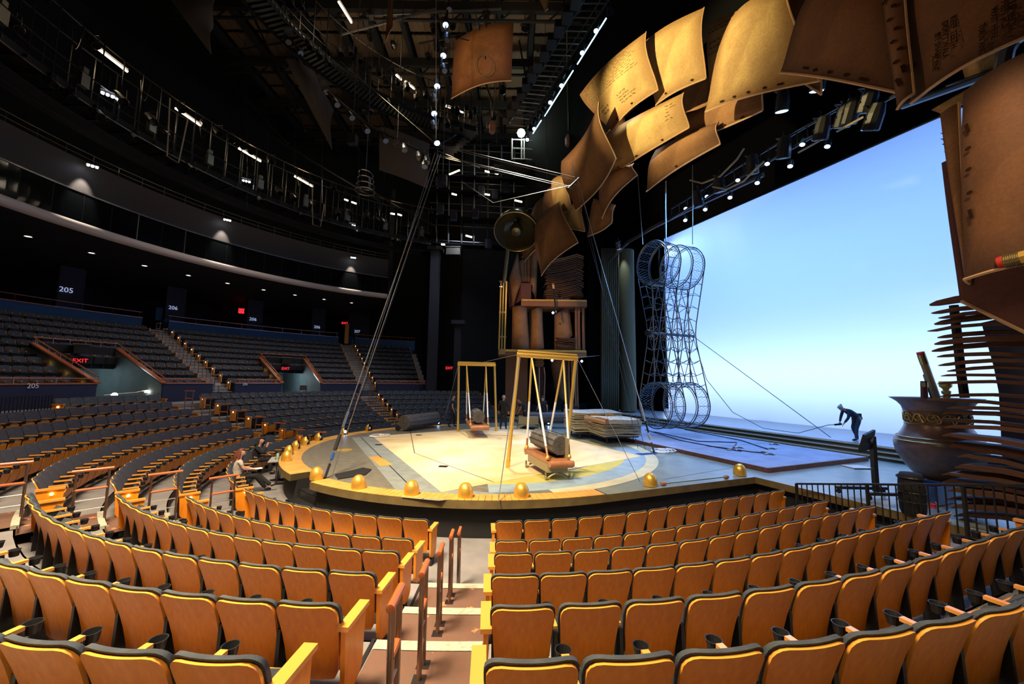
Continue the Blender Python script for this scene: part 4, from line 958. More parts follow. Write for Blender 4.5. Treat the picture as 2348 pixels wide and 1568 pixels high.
# page-block carts
def page_cart(c0, c1, depth, z0, z1, n, label, inset=None, handles=0):
    """c0,c1: near left and near right corners"""
    c0 = Vector((c0.x, c0.y, 0)); c1 = Vector((c1.x, c1.y, 0)); ax = (c1-c0).normalized(); dp = Vector((-ax.y, ax.x, 0)); L = (c1-c0).length
    root = thing('page_cart', ((c0+c1)/2+dp*depth/2)+Vector((0, 0, .81)), label, 'cart'); R3 = Matrix(((ax.x, dp.x, 0), (ax.y, dp.y, 0), (0, 0, 1))); c = (c0+c1)/2+dp*depth/2
    for k in range(n):
        z = z0+(z1-z0)*(k+.5)/n; jx, jy = rnd.uniform(-.03, .03), rnd.uniform(-.03, .03); a, b = rnd.uniform(0, 6), rnd.uniform(.006, .018)
        m1 = MB(); hL, hD = L/2+rnd.uniform(-.02, .02), depth/2+rnd.uniform(-.02, .02); top = z+(z1-z0)/n*.45
        m1.slab(7, 4, lambda u, v: c+ax*((2*u-1)*hL+jx)+dp*((2*v-1)*hD+jy)+Vector((0, 0, top+b*math.sin(u*7+a)+b*math.sin(v*5+a*2))), (z1-z0)/n*.8)
        m1.build('page_layer', 'pages', root)
    m1 = MB(); m1.box((c.x, c.y, z0-.05), (L*.92, depth*.9, .06), R3); m1.build('trolley_frame', 'darksteel', root)
    for i in (-1, 1):
        for j in (-1, 1):
            p = c+ax*(i*L*.36)+dp*(j*depth*.38); m1 = MB(); m1.tube((p.x, p.y, z0-.08), (p.x, p.y, .90), .02, 6); m1.build('caster_fork', 'darksteel', root)
            m1 = MB(); m1.lathe([(0, -.02), (.05, -.02), (.055, 0), (.05, .02), (0, .02)], 12, (p.x, p.y, .868), R3 @ Matrix.Rotation(PI/2, 3, 'Y')); m1.build('caster', 'black', root)
    for i in range(handles):
        q = c0+ax*(L*(.42+.3*i))+Vector((0, 0, z1-.14))-dp*.03; m1 = MB(); m1.box(q, (.38, .03, .24), R3); pl = m1.build('handle_plate', 'plank', root)
        m1 = MB(); m1.path([q-dp*.01-ax*.13, q-dp*.07-ax*.13, q-dp*.07+ax*.13, q-dp*.01+ax*.13], .012, 6); m1.build('handle', 'darksteel', pl)
    return root, c, ax, dp, L
page_cart(uz(1386, 1001, 1.12), uz(1471, 999, 1.12), 2.0, 1.12, 1.62, 9, 'front trolley stacked with thick uneven cream page layers')
rb, c, ax, dp, L = page_cart(uz(1388, 974, 1.63), uz(1470, 972, 1.63), 1.7, 1.63, 1.82, 2, 'open book block with brown spine resting on the front page trolley')
for ch in list(rb.children):
    if ch.name.split('.')[0] in ('trolley_frame', 'caster', 'caster_fork'): bpy.data.objects.remove(ch)
rb.name = 'page_block'; rb['category'] = 'book'; rb.location.z = 1.63
for ch in rb.children: ch.location.z = .81-1.63
m1 = MB(); m1.slab(6, 10, lambda u, v: c-ax*(L*.5-.0)+ax*(u*.16)+dp*((2*v-1)*.86)+Vector((0, 0, 1.84+.02*math.sin(v*6))), .2); m1.build('spine', 'pages_br', rb)
page_cart(uz(1318, 990, 1.12), uz(1428, 990, 1.12), 2.0, 1.12, 1.93, 14, 'rear trolley with a taller stack of pages and gold handle plates', handles=2)
# ---- balance pole lying on the apron
a, b = uz(1527, 1108, .85), uz(1660, 1094, .85); root = thing('balance_pole', (a+b)/2-Vector((0, 0, .04)), 'long thin brass pole with wooden knob ends lying on the stage edge', 'pole')
m1 = MB(); m1.tube(a, b, .016, 8); m1.build('shaft', 'brass', root); d = (b-a).normalized()
for q, s in ((a, -1), (b, 1)):
    m1 = MB(); m1.path([q, q+d*s*.03, q+d*s*.10, q+d*s*.14, q+d*s*.15], [.02, .045, .05, .04, .01], 10); smooth_by(m1.build('knob', 'leather', root))
# ---- wheel of death
wc = us(1540, 767, 7.95); wz = wc.z
wt = (us(1540, 608, 7.95)).z; wb = us(1540, 928, 7.95).z; Rw = .99
ua = Vector((UX, UY, 0)); ta = Vector((-UY, UX, 0))
wheel = thing('wheel_of_death', (wc.x, wc.y, wb-Rw-.03), 'tall hanging steel acrobat wheel with four mesh hoops and hourglass lattice', 'acrobat wheel')
offs = [-1.05, -.35, .35, 1.05]
for zc, nm in ((wt, 'top'), (wb, 'bottom')):
    for g_ in (0, 1):
        o0, o1 = offs[2*g_], offs[2*g_+1]
        hoop = None
        m1 = MB(); vs = []; n = 36
        for i in range(n):
            a = 2*PI*i/n
            for o_ in (o0, o1): vs.append(Vector((wc.x, wc.y, zc))+ua*o_+(ta*math.cos(a)+Vector((0, 0, math.sin(a))))*(Rw-.02))
        # diamond mesh built as thin bars
        for i in range(n+12):
            a = 2*PI*i/(n+12)
            for sgn in (-1, 1):
                pts = [Vector((wc.x, wc.y, zc))+ua*(o0+(o1-o0)*k/3)+(ta*math.cos(a+sgn*.13*k)+Vector((0, 0, math.sin(a+sgn*.13*k))))*(Rw-.03) for k in range(4)]
                m1.path(pts, .0055, 3, cap=False)
        tag(m1.build('hoop_mesh', 'chrome', wheel), kind='stuff')
        for o_ in (o0, o1):
            for rr, tk in ((Rw, .024), (Rw-.09, .016)):
                m1 = MB(); m1.path([Vector((wc.x, wc.y, zc))+ua*o_+(ta*math.cos(2*PI*i/40)+Vector((0, 0, math.sin(2*PI*i/40))))*rr for i in range(40)], tk, 8, closed=True); smooth_by(m1.build('rim', 'chrome', wheel))
        for i in range(16):
            a = 2*PI*i/16; m1 = MB(); d = (ta*math.cos(a)+Vector((0, 0, math.sin(a))))*Rw; m1.tube(Vector((wc.x, wc.y, zc))+ua*o0+d, Vector((wc.x, wc.y, zc))+ua*o1+d, .012, 6); m1.build('crossbar', 'chrome', wheel)
C0 = Vector((wc.x, wc.y, 0))
for o_ in offs:
    for s in (-1, 1):
        m1 = MB(); m1.path([C0+ua*o_+ta*(s*Rw)+Vector((0, 0, wt-.1)), C0+ua*o_+ta*(s*.42)+Vector((0, 0, wz+.5)), C0+ua*o_+ta*(s*.36)+Vector((0, 0, wz))], .022, 6); m1.build('outer_strut', 'chrome', wheel)
        m1 = MB(); m1.path([C0+ua*o_+ta*(s*.36)+Vector((0, 0, wz)), C0+ua*o_+ta*(s*.42)+Vector((0, 0, wz-.5)), C0+ua*o_+ta*(s*Rw)+Vector((0, 0, wb+.1))], .022, 6); m1.build('outer_strut', 'chrome', wheel)
        for zz_, sg in ((wt, 1), (wb, -1)):
            m1 = MB(); m1.tube(C0+ua*o_+ta*(s*.42)+Vector((0, 0, zz_-sg*Rw*.93)), C0+ua*o_+ta*(-s*.30)+Vector((0, 0, wz)), .015, 6); m1.build('diagonal_brace', 'chrome', wheel)
    m1 = MB(); m1.tube(C0+ua*o_+Vector((0, 0, wt-Rw)), C0+ua*o_+Vector((0, 0, wb+Rw)), .03, 8); m1.build('mast', 'chrome', wheel)
for k, h in enumerate((.6, 1.15, 1.7, 2.2, -.6, -1.15, -1.7, -2.2)):
    z = wz+h; hw = .36+(Rw-.36)*max(0, abs(h)-.4)/2.6
    for s in (-1, 1):
        m1 = MB(); pts = [C0+ua*(-1.05+2.1*i/12)+ta*(s*hw)+Vector((0, 0, z+.12*(1-abs(2*((i/12*3) % 1)-1))*(1 if h > 0 else -1))) for i in range(13)]; m1.path(pts, .014, 5); m1.build('rung_arc', 'chrome', wheel)
    for o_ in offs: m1 = MB(); m1.path([C0+ua*o_+ta*(hw*(2*i/8-1))+Vector((0, 0, z+.16*(1-(2*i/8-1)**2)*(1 if h > 0 else -1))) for i in range(9)], .014, 5); m1.build('rung_arc', 'chrome', wheel)
for o_ in offs:
    m1 = MB()
    for i in range(6): a = PI*i/6; d = (ta*math.cos(a)+Vector((0, 0, math.sin(a))))*.30; m1.tube(C0+ua*o_+Vector((0, 0, wz))-d, C0+ua*o_+Vector((0, 0, wz))+d, .014, 5)
    m1.path([C0+ua*o_+(ta*math.cos(2*PI*i/20)+Vector((0, 0, math.sin(2*PI*i/20))))*.30+Vector((0, 0, wz)) for i in range(20)], .016, 6, closed=True); m1.build('hub_spokes', 'chrome', wheel)
m1 = MB(); m1.tube(C0-ua*1.35+Vector((0, 0, wz)), C0+ua*1.35+Vector((0, 0, wz)), .06, 12); smooth_by(m1.build('axle', 'chrome', wheel))
m1 = MB(); m1.lathe([(0, -.12), (.13, -.12), (.16, 0), (.13, .12), (0, .12)], 12, C0-ua*1.3+Vector((0, 0, wz)), Matrix.Rotation(AX, 3, 'Z') @ Matrix.Rotation(PI/2, 3, 'Y')); m1.build('bearing', 'darksteel', wheel)
def cable(pts, r, label, m='cable', cat='cable', name='rigging_cable', group=None):
    m1 = MB(); m1.path(pts, r, 5); return tag(m1.build(name, m), label, cat, group)
def sag(a, b, s, n=14): a, b = Vector(a), Vector(b); return [a.lerp(b, i/n)-Vector((0, 0, s*4*(i/n)*(1-i/n))) for i in range(n+1)]
# ---- left portal tower: desk shelves, books, sheets
YT = 27.0
tower = thing('portal_tower', uy(1245, 950, YT+.6), 'tall brown set tower of desk shelves left of the stage, under the paper arch', 'set piece')
tower.location.z = .8
def T(px, py, dy=0): return uy(px, py, YT+dy)
def folding(px, py, Y):
    p = uy(px, py, Y); root = thing('folding_chair', p, 'grey folding chair in the cross aisle, %s' % ('left one by the small exit' if px < 700 else 'right one nearer the far aisle'), 'chair')
    for nm, c, d in (('seat', (0, 0, .45), (.45, .4, .04)), ('backrest', (0, .2, .8), (.45, .04, .32))): m_ = MB(); m_.box(p+Vector(c), d); m_.build(nm, 'steel', root)
    for a in (-.2, .2):
        for b in (-.18, .18): m_ = MB(); m_.tube(p+Vector((a, b, 0)), p+Vector((a, b, .45 if b < 0 else .8)), .015, 5); m_.build('leg', 'darksteel', root)
def quad(px0, py0, px1, py1, m, name, dy=0, th=.8, par=None):
    a = T(px0, py1, dy); b = T(px1, py0, dy); mb = MB(); mb.box(((a.x+b.x)/2, YT+dy+th/2, (a.z+b.z)/2), (b.x-a.x, th, b.z-a.z)); return mb.build(name, m, par or tower)
def curved(pts, m, name, dy=0, bow=.25, th=.05, par=None, nx=8, ny=8, f=T, side=.1):
    """sheet from four picture-plane corners TL,TR,BR,BL bowed in depth"""
    c = [f(*p[:2], dy+(p[2] if len(p) > 2 else 0)) for p in pts]; nrm = (c[1]-c[0]).cross(c[3]-c[0]).normalized()
    if nrm.y < 0: nrm = -nrm
    mb = MB(); mb.slab(nx, ny, lambda u, v: c[0].lerp(c[1], u).lerp(c[3].lerp(c[2], u), v)-nrm*bow*math.sin(u*PI)+nrm*side*math.sin(v*PI*1.4), th); o = mb.build(name, m, par); smooth_by(o, 50); return o
quad(1195, 688, 1346, 701, 'pages_br', 'upper_shelf', -.6, 2.2); quad(1197, 687.5, 1345, 689.5, 'plank', 'shelf_top_edge', -.65, 2.3)
quad(1142, 804, 1345, 815, 'pages_br', 'lower_shelf', -.9, 2.6); quad(1146, 803, 1344, 805.5, 'goldpaint', 'shelf_top_edge', -.95, 2.6)
for pts, m, bow, dy in (([(1176, 704), (1207, 702), (1213, 803), (1174, 803)], 'paper_br', .35, -.2), ([(1220, 712), (1242, 703), (1246, 800), (1217, 803)], 'paper_br', .35, 0), ([(1272, 722), (1305, 702), (1312, 770), (1272, 803)], 'paper_br', .2, .3),
      ([(1168, 640), (1186, 580), (1195, 646), (1178, 705)], 'paper_br', .3, 0), ([(1190, 600), (1200, 594), (1202, 648), (1194, 650)], 'paper_br', .05, .2), ([(1200, 590), (1206, 589), (1207, 648), (1202, 648)], 'paper_br', .05, .25), ([(1208, 588), (1216, 590), (1214, 650), (1209, 648)], 'paper_br', .05, .3),
      ([(1216, 574), (1233, 578), (1228, 688), (1214, 660)], 'paper_br', .3, .4), ([(1188, 575), (1222, 543), (1213, 585), (1196, 573)], 'paper_br', .1, -.3)):
    curved(pts, m, 'curled_sheet', dy, bow, par=tower)
quad(1194.5, 649, 1218, 688, 'maroon', 'file_box', -.3, 1.2); mb = MB(); a = [T(1164, 647, .3), T(1195, 649, -.3), T(1195, 688, -.3), T(1168, 706, .3)]; mb.add(a+[p+Vector((0, 1, 0)) for p in a], [(3, 2, 1, 0), (4, 5, 6, 7), (0, 1, 5, 4), (1, 2, 6, 5), (2, 3, 7, 6), (3, 0, 4, 7)]); mb.build('file_box_side', 'maroon', tower)
for k in range(22):       # wavy stack on the upper shelf
    y = 683-k*4.1; j = rnd.uniform(-3, 3); a = T(1252+j, y-0, 0); b = T(1322+j*.5, y-10-k*.25, 0); c = T(1337+j, y-5-k*.2, 0)
    mb = MB(); pt = [a, a.lerp(b, .5)+Vector((0, 0, -.06)), b, c]
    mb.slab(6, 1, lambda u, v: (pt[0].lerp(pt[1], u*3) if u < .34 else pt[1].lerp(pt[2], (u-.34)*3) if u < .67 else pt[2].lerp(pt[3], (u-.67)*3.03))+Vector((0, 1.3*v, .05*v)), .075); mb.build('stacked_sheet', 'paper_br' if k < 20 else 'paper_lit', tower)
for k in range(9):
    y = 800-k*3.2; a = T(1275+rnd.uniform(-3, 3), y, -.2); b = T(1322, y-rnd.uniform(-1, 3), -.2); mb = MB(); mb.slab(4, 1, lambda u, v: a.lerp(b, u)+Vector((0, 1.0*v, .04*math.sin(u*4+k))), .05); mb.build('stacked_sheet', 'paper_br', tower)
for k in range(10):       # spiral binding rings
    p = T(1266+k*4.3, 687, -.5); mb = MB(); mb.path([p+Vector((.0, .14*math.cos(a_), .13*math.sin(a_))) for a_ in [2*PI*i/10 for i in range(10)]], .02, 5, closed=True); mb.build('binding_ring', 'steel', tower)
for x0, x1 in ((1319, 1322), (1325, 1329), (1335, 1339)): curved([(x0, 703), (x1, 703), (x1+1, 802), (x0, 802)], 'pages_br', 'upright_board', -.1, .02, par=tower, ny=6, side=.05)
quad(1339, 701, 1343, 804, 'darksteel', 'scaffold_post', .9, .15); quad(1213, 703, 1217, 803, 'darksteel', 'ladder_rail', .9, .1)
for k in range(16): quad(1209, 708+k*6, 1219, 709.3+k*6, 'darksteel', 'rung', .85, .06)
quad(1230, 560, 1234, 600, 'darksteel', 'scaffold_post', 1.0, .15); quad(1288, 555, 1292, 600, 'darksteel', 'scaffold_post', 1.0, .15)
# below the lower shelf
quad(1158, 816, 1210, 950, 'pages_br', 'lower_panel', .4, .3); quad(1229, 840, 1246, 925, 'maroon', 'lower_panel', .8, .3); curved([(1262, 820), (1300, 818), (1305, 930), (1275, 905)], 'paper_dk', 'curled_sheet', .2, .3, par=tower)
for x in (1303, 1310, 1317, 1322): curved([(x, 818), (x+2, 818), (x+3, 932), (x+1, 930)], 'pages_br', 'upright_board', -.1, .02, par=tower, ny=6)
for k in range(6): quad(1227+k % 2, 820+k*3.6, 1248-k % 3, 822+k*3.6, 'pages_br', 'stacked_sheet', -.1, .8)
mb = MB(); a, b = T(1236, 842, -.1), T(1236, 930, -.1); mb.tube(a, b, .05, 6); mb.build('thin_post', 'brass', tower); mb = MB(); mb.path([T(1247, 842, -.2), T(1249, 860, -.2), T(1247, 928, -.2)], .05, 5); mb.build('thin_post', 'leather', tower)
quad(1293, 928, 1328, 960, 'maroon', 'plinth', -.2, 1.2); quad(1150, 930, 1260, 965, 'blackmat', 'plinth', .5, 1.2)
# pencil hanging on the shelf
a, b = T(1268, 650, -1.0), T(1275, 718, -1.0); pr = thing('giant_pencil', a, 'tall thin giant pen leaning on the upper shelf of the tower', 'pencil'); pr.location = b
mb = MB(); d = (b-a); mb.tube(a+d*.18, a+d*.93, .055, 6); mb.build('barrel', 'blackmat', pr); mb = MB(); mb.tube(a+d*.04, a+d*.18, .075, 6); mb.build('ferrule', 'goldpaint', pr); mb = MB(); mb.tube(a, a+d*.04, .07, 8); mb.build('eraser', 'red', pr); mb = MB(); mb.tube(a+d*.93, b, .05, 6, .005); mb.build('tip', 'steel', pr)
folding(690, 917, 26.2); folding(781, 915, 29.2)
# ---- giant desk lamp
LP = 26.0
def L(px, py, dy=0): return uy(px, py, LP+dy)
dl = thing('desk_lamp', L(1150, 815), 'giant olive desk lamp with round shade, left of the tower', 'lamp')
quad(1143, 800, 1158, 812, 'brass', 'lamp_foot', -1.2, 1.0, par=dl)
for x0, x1 in ((1149, 1144), (1155, 1150.5), (1161.5, 1157)):
    mb = MB(); mb.bar(L(x0, 645), L(x1, 800), .13, .1); mb.build('arm_bar', 'goldpaint' if x0 != 1155 else 'brass', dl)
for y in (645, 716, 772): mb = MB(); mb.bar(L(1144, y), L(1161, y), .1, .1); mb.build('cross_bar', 'brass', dl)
mb = MB(); mb.tube(L(1156, 648), L(1170, 520, -1.2), .13, 10); mb.build('upper_arm', 'brass', dl)
lc = L(1184, 515, -3.2); tilt = Matrix.Rotation(rad(7), 3, 'Y') @ Matrix.Rotation(rad(-38), 3, 'X')
mb = MB(); prof = [(.18, 1.55), (.30, 1.50), (.34, 1.25), (.52, 1.12), (.95, .95), (1.27, .60), (1.42, .15), (1.46, -.25), (1.42, -.30), (1.36, .1), (1.2, .5), (.9, .85), (.3, 1.1)]
prof = [(r*.90, z*.90) for r, z in prof]; mb.lathe(prof, 32, lc-Vector((0, 0, .35)), tilt); smooth_by(mb.build('shade', 'lampshade', dl), 50)
mb = MB(); mb.lathe([(0, -.25), (.28, -.2), (.40, .05), (.32, .35), (.16, .6), (.16, .9)], 18, lc-Vector((0, 0, .35)), tilt); smooth_by(mb.build('bulb', 'lampshade', dl), 50)
mb = MB(); mb.path([lc-Vector((0, 0, .35))+tilt @ Vector((1.314*math.cos(2*PI*i/40), 1.314*math.sin(2*PI*i/40), -.243)) for i in range(40)], .035, 6, closed=True); mb.build('shade_rim', 'brass', dl)
# ---- paper arch over the portal
def S(s0): return lambda px, py, d=0: us(px, py, s0+d)
def sheet(pts, m, label, s0, bow=.25, side=.15, holes=None, script=None, th=.05, nx=12, ny=10, kind='parchment sheet', grp=None):
    f = S(s0); c = [f(*p) for p in pts]; nrm = (c[1]-c[0]).cross(c[3]-c[0]).normalized()
    tocam = -(c[0]+c[2])*.5; tocam.z += CH
    if nrm.dot(tocam) < 0: nrm = -nrm
    fn = lambda u, v: c[0].lerp(c[1], u).lerp(c[3].lerp(c[2], u), v)+nrm*(.75*bow*math.sin(u*PI)+.7*side*math.sin(v*PI*1.3+.3))
    o0 = fn(.5, .5); root = thing('parchment_sheet', o0, label, 'paper')
    g = MB(); g.slab(nx, ny, fn, th if (c[1]-c[0]).cross(c[3]-c[0]).dot(nrm) > 0 else -th)
    o = g.build('sheet', m, root); smooth_by(o, 60)
    ex = (c[1]-c[0]).normalized()
    e = MB(); e.path([fn(i/14, 1)+nrm*.0 for i in range(15)], .028, 5); e.path([fn(1, i/14) for i in range(15)], .022, 5); e.build('raw_edge', 'paper_edge', root)
    for (u, v, k) in holes or []:
        p = fn(u, v)+nrm*.035; du = (fn(min(1, u+.02), v)-p+nrm*.035).normalized(); dv = nrm.cross(du)
        w_, h_ = (.03, .09) if k == 0 else (.08, .025) if k == 2 else (.05, .035); h = MB()
        if k == 1: h.add([p+du*w_*math.cos(a)+dv*h_*math.sin(a) for a in [2*PI*i/8 for i in range(8)]], [tuple(range(8))])
        else: h.add([p-du*w_-dv*h_, p+du*w_-dv*h_, p+du*w_+dv*h_, p-du*w_+dv*h_], [(0, 1, 2, 3)])
        h.build('punched_hole', 'ink', root)
    if script:
        for (u0, v0, u1, n, amp, lh, seed) in script:
            r_ = random.Random(seed)
            for ln in range(n):
                h = MB(); uu = u0+r_.uniform(0, .03); v = v0+ln*lh; end = u1-r_.uniform(0, .12)
                while uu < end:
                    L_ = r_.uniform(.025, .07); pts_ = []; k = 0; x = uu
                    while x < min(uu+L_, end): pts_.append(fn(x, v+amp*r_.uniform(-1, 1))+nrm*.03); x += .004
                    if len(pts_) > 2: h.path(pts_, .0055, 3, cap=False)
                    uu += L_+.014
                if h.v: tag(h.build('ink_handwriting', 'ink', root), kind='stuff')
    return root, fn, nrm
H1 = lambda v, us_: [(u, v, 1) for u in us_]
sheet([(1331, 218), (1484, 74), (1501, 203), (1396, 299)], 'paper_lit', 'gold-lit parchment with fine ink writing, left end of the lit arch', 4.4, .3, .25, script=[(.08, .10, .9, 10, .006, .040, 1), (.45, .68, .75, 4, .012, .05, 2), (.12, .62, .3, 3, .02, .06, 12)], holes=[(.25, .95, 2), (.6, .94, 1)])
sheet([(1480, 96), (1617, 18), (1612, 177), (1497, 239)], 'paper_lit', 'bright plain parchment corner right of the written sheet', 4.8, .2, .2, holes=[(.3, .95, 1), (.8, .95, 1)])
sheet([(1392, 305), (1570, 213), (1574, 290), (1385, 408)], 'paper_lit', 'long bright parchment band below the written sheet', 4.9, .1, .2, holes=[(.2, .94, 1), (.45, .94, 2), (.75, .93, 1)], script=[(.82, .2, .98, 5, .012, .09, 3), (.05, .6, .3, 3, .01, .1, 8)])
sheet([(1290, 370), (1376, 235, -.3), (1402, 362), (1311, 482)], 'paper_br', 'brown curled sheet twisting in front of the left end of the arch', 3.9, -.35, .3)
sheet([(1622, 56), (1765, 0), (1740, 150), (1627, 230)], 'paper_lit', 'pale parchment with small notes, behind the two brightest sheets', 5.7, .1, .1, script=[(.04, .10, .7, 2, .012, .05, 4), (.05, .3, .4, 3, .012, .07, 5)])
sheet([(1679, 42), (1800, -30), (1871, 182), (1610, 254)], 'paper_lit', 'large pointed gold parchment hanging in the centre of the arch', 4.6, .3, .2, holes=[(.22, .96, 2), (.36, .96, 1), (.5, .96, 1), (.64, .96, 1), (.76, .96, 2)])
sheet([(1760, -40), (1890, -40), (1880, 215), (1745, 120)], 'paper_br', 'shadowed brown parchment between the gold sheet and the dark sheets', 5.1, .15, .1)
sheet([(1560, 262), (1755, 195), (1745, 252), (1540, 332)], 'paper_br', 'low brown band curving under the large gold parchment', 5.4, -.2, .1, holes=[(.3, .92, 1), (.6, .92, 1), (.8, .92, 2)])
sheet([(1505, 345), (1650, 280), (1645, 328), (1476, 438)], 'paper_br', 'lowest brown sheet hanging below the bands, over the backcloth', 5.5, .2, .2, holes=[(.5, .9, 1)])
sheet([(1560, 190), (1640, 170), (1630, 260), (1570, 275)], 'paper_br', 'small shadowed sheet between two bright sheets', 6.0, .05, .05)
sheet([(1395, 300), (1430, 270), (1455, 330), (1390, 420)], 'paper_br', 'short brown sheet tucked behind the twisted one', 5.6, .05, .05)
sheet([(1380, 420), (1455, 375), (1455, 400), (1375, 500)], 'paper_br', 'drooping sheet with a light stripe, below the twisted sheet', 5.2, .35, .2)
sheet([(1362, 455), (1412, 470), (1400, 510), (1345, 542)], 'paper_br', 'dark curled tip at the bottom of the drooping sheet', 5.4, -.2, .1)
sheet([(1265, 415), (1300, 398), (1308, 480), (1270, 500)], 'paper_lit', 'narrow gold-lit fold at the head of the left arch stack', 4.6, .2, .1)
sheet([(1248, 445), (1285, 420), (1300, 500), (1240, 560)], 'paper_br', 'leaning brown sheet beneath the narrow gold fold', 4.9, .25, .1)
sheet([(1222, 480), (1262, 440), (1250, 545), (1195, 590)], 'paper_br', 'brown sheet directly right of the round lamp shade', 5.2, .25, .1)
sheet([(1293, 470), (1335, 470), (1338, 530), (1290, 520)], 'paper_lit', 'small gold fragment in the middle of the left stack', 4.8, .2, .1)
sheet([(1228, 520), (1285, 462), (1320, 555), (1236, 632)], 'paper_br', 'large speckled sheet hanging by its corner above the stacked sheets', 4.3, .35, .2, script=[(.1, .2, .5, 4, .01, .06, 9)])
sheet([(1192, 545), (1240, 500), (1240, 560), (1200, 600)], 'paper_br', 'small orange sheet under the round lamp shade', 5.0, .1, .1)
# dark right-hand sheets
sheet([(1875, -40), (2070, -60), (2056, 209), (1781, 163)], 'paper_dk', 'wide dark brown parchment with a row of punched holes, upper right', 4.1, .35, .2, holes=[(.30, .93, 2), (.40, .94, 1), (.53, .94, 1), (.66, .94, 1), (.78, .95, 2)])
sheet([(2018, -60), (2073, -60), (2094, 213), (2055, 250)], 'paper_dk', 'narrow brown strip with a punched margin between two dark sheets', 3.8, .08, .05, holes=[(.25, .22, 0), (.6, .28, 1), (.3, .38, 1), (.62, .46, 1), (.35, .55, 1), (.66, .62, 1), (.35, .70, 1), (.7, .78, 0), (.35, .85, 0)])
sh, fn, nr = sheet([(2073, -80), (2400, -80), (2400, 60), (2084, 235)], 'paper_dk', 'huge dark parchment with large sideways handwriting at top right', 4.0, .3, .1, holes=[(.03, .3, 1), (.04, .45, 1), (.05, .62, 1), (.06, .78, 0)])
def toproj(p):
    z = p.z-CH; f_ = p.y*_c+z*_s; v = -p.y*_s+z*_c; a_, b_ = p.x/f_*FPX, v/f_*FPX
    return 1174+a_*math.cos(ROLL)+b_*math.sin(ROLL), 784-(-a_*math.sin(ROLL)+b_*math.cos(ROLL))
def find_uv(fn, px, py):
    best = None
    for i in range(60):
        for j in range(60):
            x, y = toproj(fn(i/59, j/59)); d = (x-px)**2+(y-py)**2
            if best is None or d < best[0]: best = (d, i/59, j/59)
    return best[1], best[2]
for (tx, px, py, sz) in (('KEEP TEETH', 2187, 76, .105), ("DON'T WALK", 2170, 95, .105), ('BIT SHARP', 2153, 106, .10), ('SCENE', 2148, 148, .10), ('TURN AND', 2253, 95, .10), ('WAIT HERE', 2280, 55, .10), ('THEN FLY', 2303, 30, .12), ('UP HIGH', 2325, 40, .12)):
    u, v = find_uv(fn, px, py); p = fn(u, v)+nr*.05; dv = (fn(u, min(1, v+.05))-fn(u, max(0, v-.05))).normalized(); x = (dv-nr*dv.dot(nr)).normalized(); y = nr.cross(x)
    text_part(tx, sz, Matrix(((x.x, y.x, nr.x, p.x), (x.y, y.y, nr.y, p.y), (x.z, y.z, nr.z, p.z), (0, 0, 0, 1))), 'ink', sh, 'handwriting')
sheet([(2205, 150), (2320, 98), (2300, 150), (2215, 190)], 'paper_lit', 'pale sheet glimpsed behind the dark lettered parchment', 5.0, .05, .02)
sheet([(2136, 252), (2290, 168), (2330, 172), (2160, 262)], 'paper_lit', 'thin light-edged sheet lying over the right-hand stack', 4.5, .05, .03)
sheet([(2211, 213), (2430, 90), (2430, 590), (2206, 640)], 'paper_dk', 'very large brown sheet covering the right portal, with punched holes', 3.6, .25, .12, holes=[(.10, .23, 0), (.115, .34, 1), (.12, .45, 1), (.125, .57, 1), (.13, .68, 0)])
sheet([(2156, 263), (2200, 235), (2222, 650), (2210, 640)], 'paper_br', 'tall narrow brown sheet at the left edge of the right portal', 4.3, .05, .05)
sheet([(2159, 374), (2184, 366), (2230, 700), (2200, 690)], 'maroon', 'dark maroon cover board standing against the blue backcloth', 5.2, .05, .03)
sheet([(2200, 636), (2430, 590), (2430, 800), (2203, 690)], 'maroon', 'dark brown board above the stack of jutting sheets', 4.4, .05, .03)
for i, (x, y, w_, h_) in enumerate([(2155, 305, 14, 6), (2155, 318, 12, 5), (2158, 330, 14, 8), (2163, 348, 16, 6), (2150, 268, 10, 5)]):
    a = us(x, y, 4.9); b = us(x+22, y-h_*.3, 4.9); c = us(x+22, y+h_, 4.9); mb = MB(); mb.add([a, b, c]+[p+ua*.4 for p in (a, b, c)], [(0, 1, 2), (5, 4, 3), (0, 3, 4, 1), (1, 4, 5, 2), (2, 5, 3, 0)]); tag(mb.build('torn_corner', 'paper_br'), 'small torn paper corner jutting left on the right portal, %s from top' % ORD[[1, 2, 3, 4, 0][i]], 'paper', 'torn paper corners')
# pencil end
a, b = us(2287, 604, 3.5), us(2400, 578, 3.5); pr = thing('giant_pencil', a, 'giant pencil end with red eraser across the large right sheet', 'pencil'); d = b-a
mb = MB(); mb.path([a, a+d*.02, a+d*.16, a+d*.17], [.03, .09, .10, .10], 12); smooth_by(mb.build('eraser', 'red', pr)); mb = MB(); mb.tube(a+d*.16, a+d*.5, .105, 12); mb.build('ferrule', 'brass', pr)
for k in range(7): mb = MB(); mb.tube(a+d*(.19+.045*k), a+d*(.205+.045*k), .115, 12); mb.build('ferrule_ring', 'brass', pr)
mb = MB(); mb.tube(a+d*.5, b, .10, 6); mb.build('barrel', 'goldpaint', pr)
# steel lamp arm behind the sheets
ar = thing('lamp_arm', us(2300, 150, 4.6), 'curved grey steel arm of a giant lamp at the right edge', 'lamp')
mb = MB(); mb.path([us(2298, 160, 4.6), us(2306, 120, 4.6), us(2322, 95, 4.6), us(2350, 75, 4.6), us(2390, 55, 4.6)], .11, 8); smooth_by(mb.build('curved_tube', 'steel', ar))
mb = MB(); mb.tube(us(2070, 243, 6), us(2300, 160, 4.6), .07, 8); mb.build('strut', 'darksteel', ar); mb = MB(); mb.tube(us(2170, 196, 5), us(2304, 150, 4.7), .02, 6); mb.build('highlight_rod', 'chrome', ar)  # last rod is a pale highlight line, modelled as thin metal
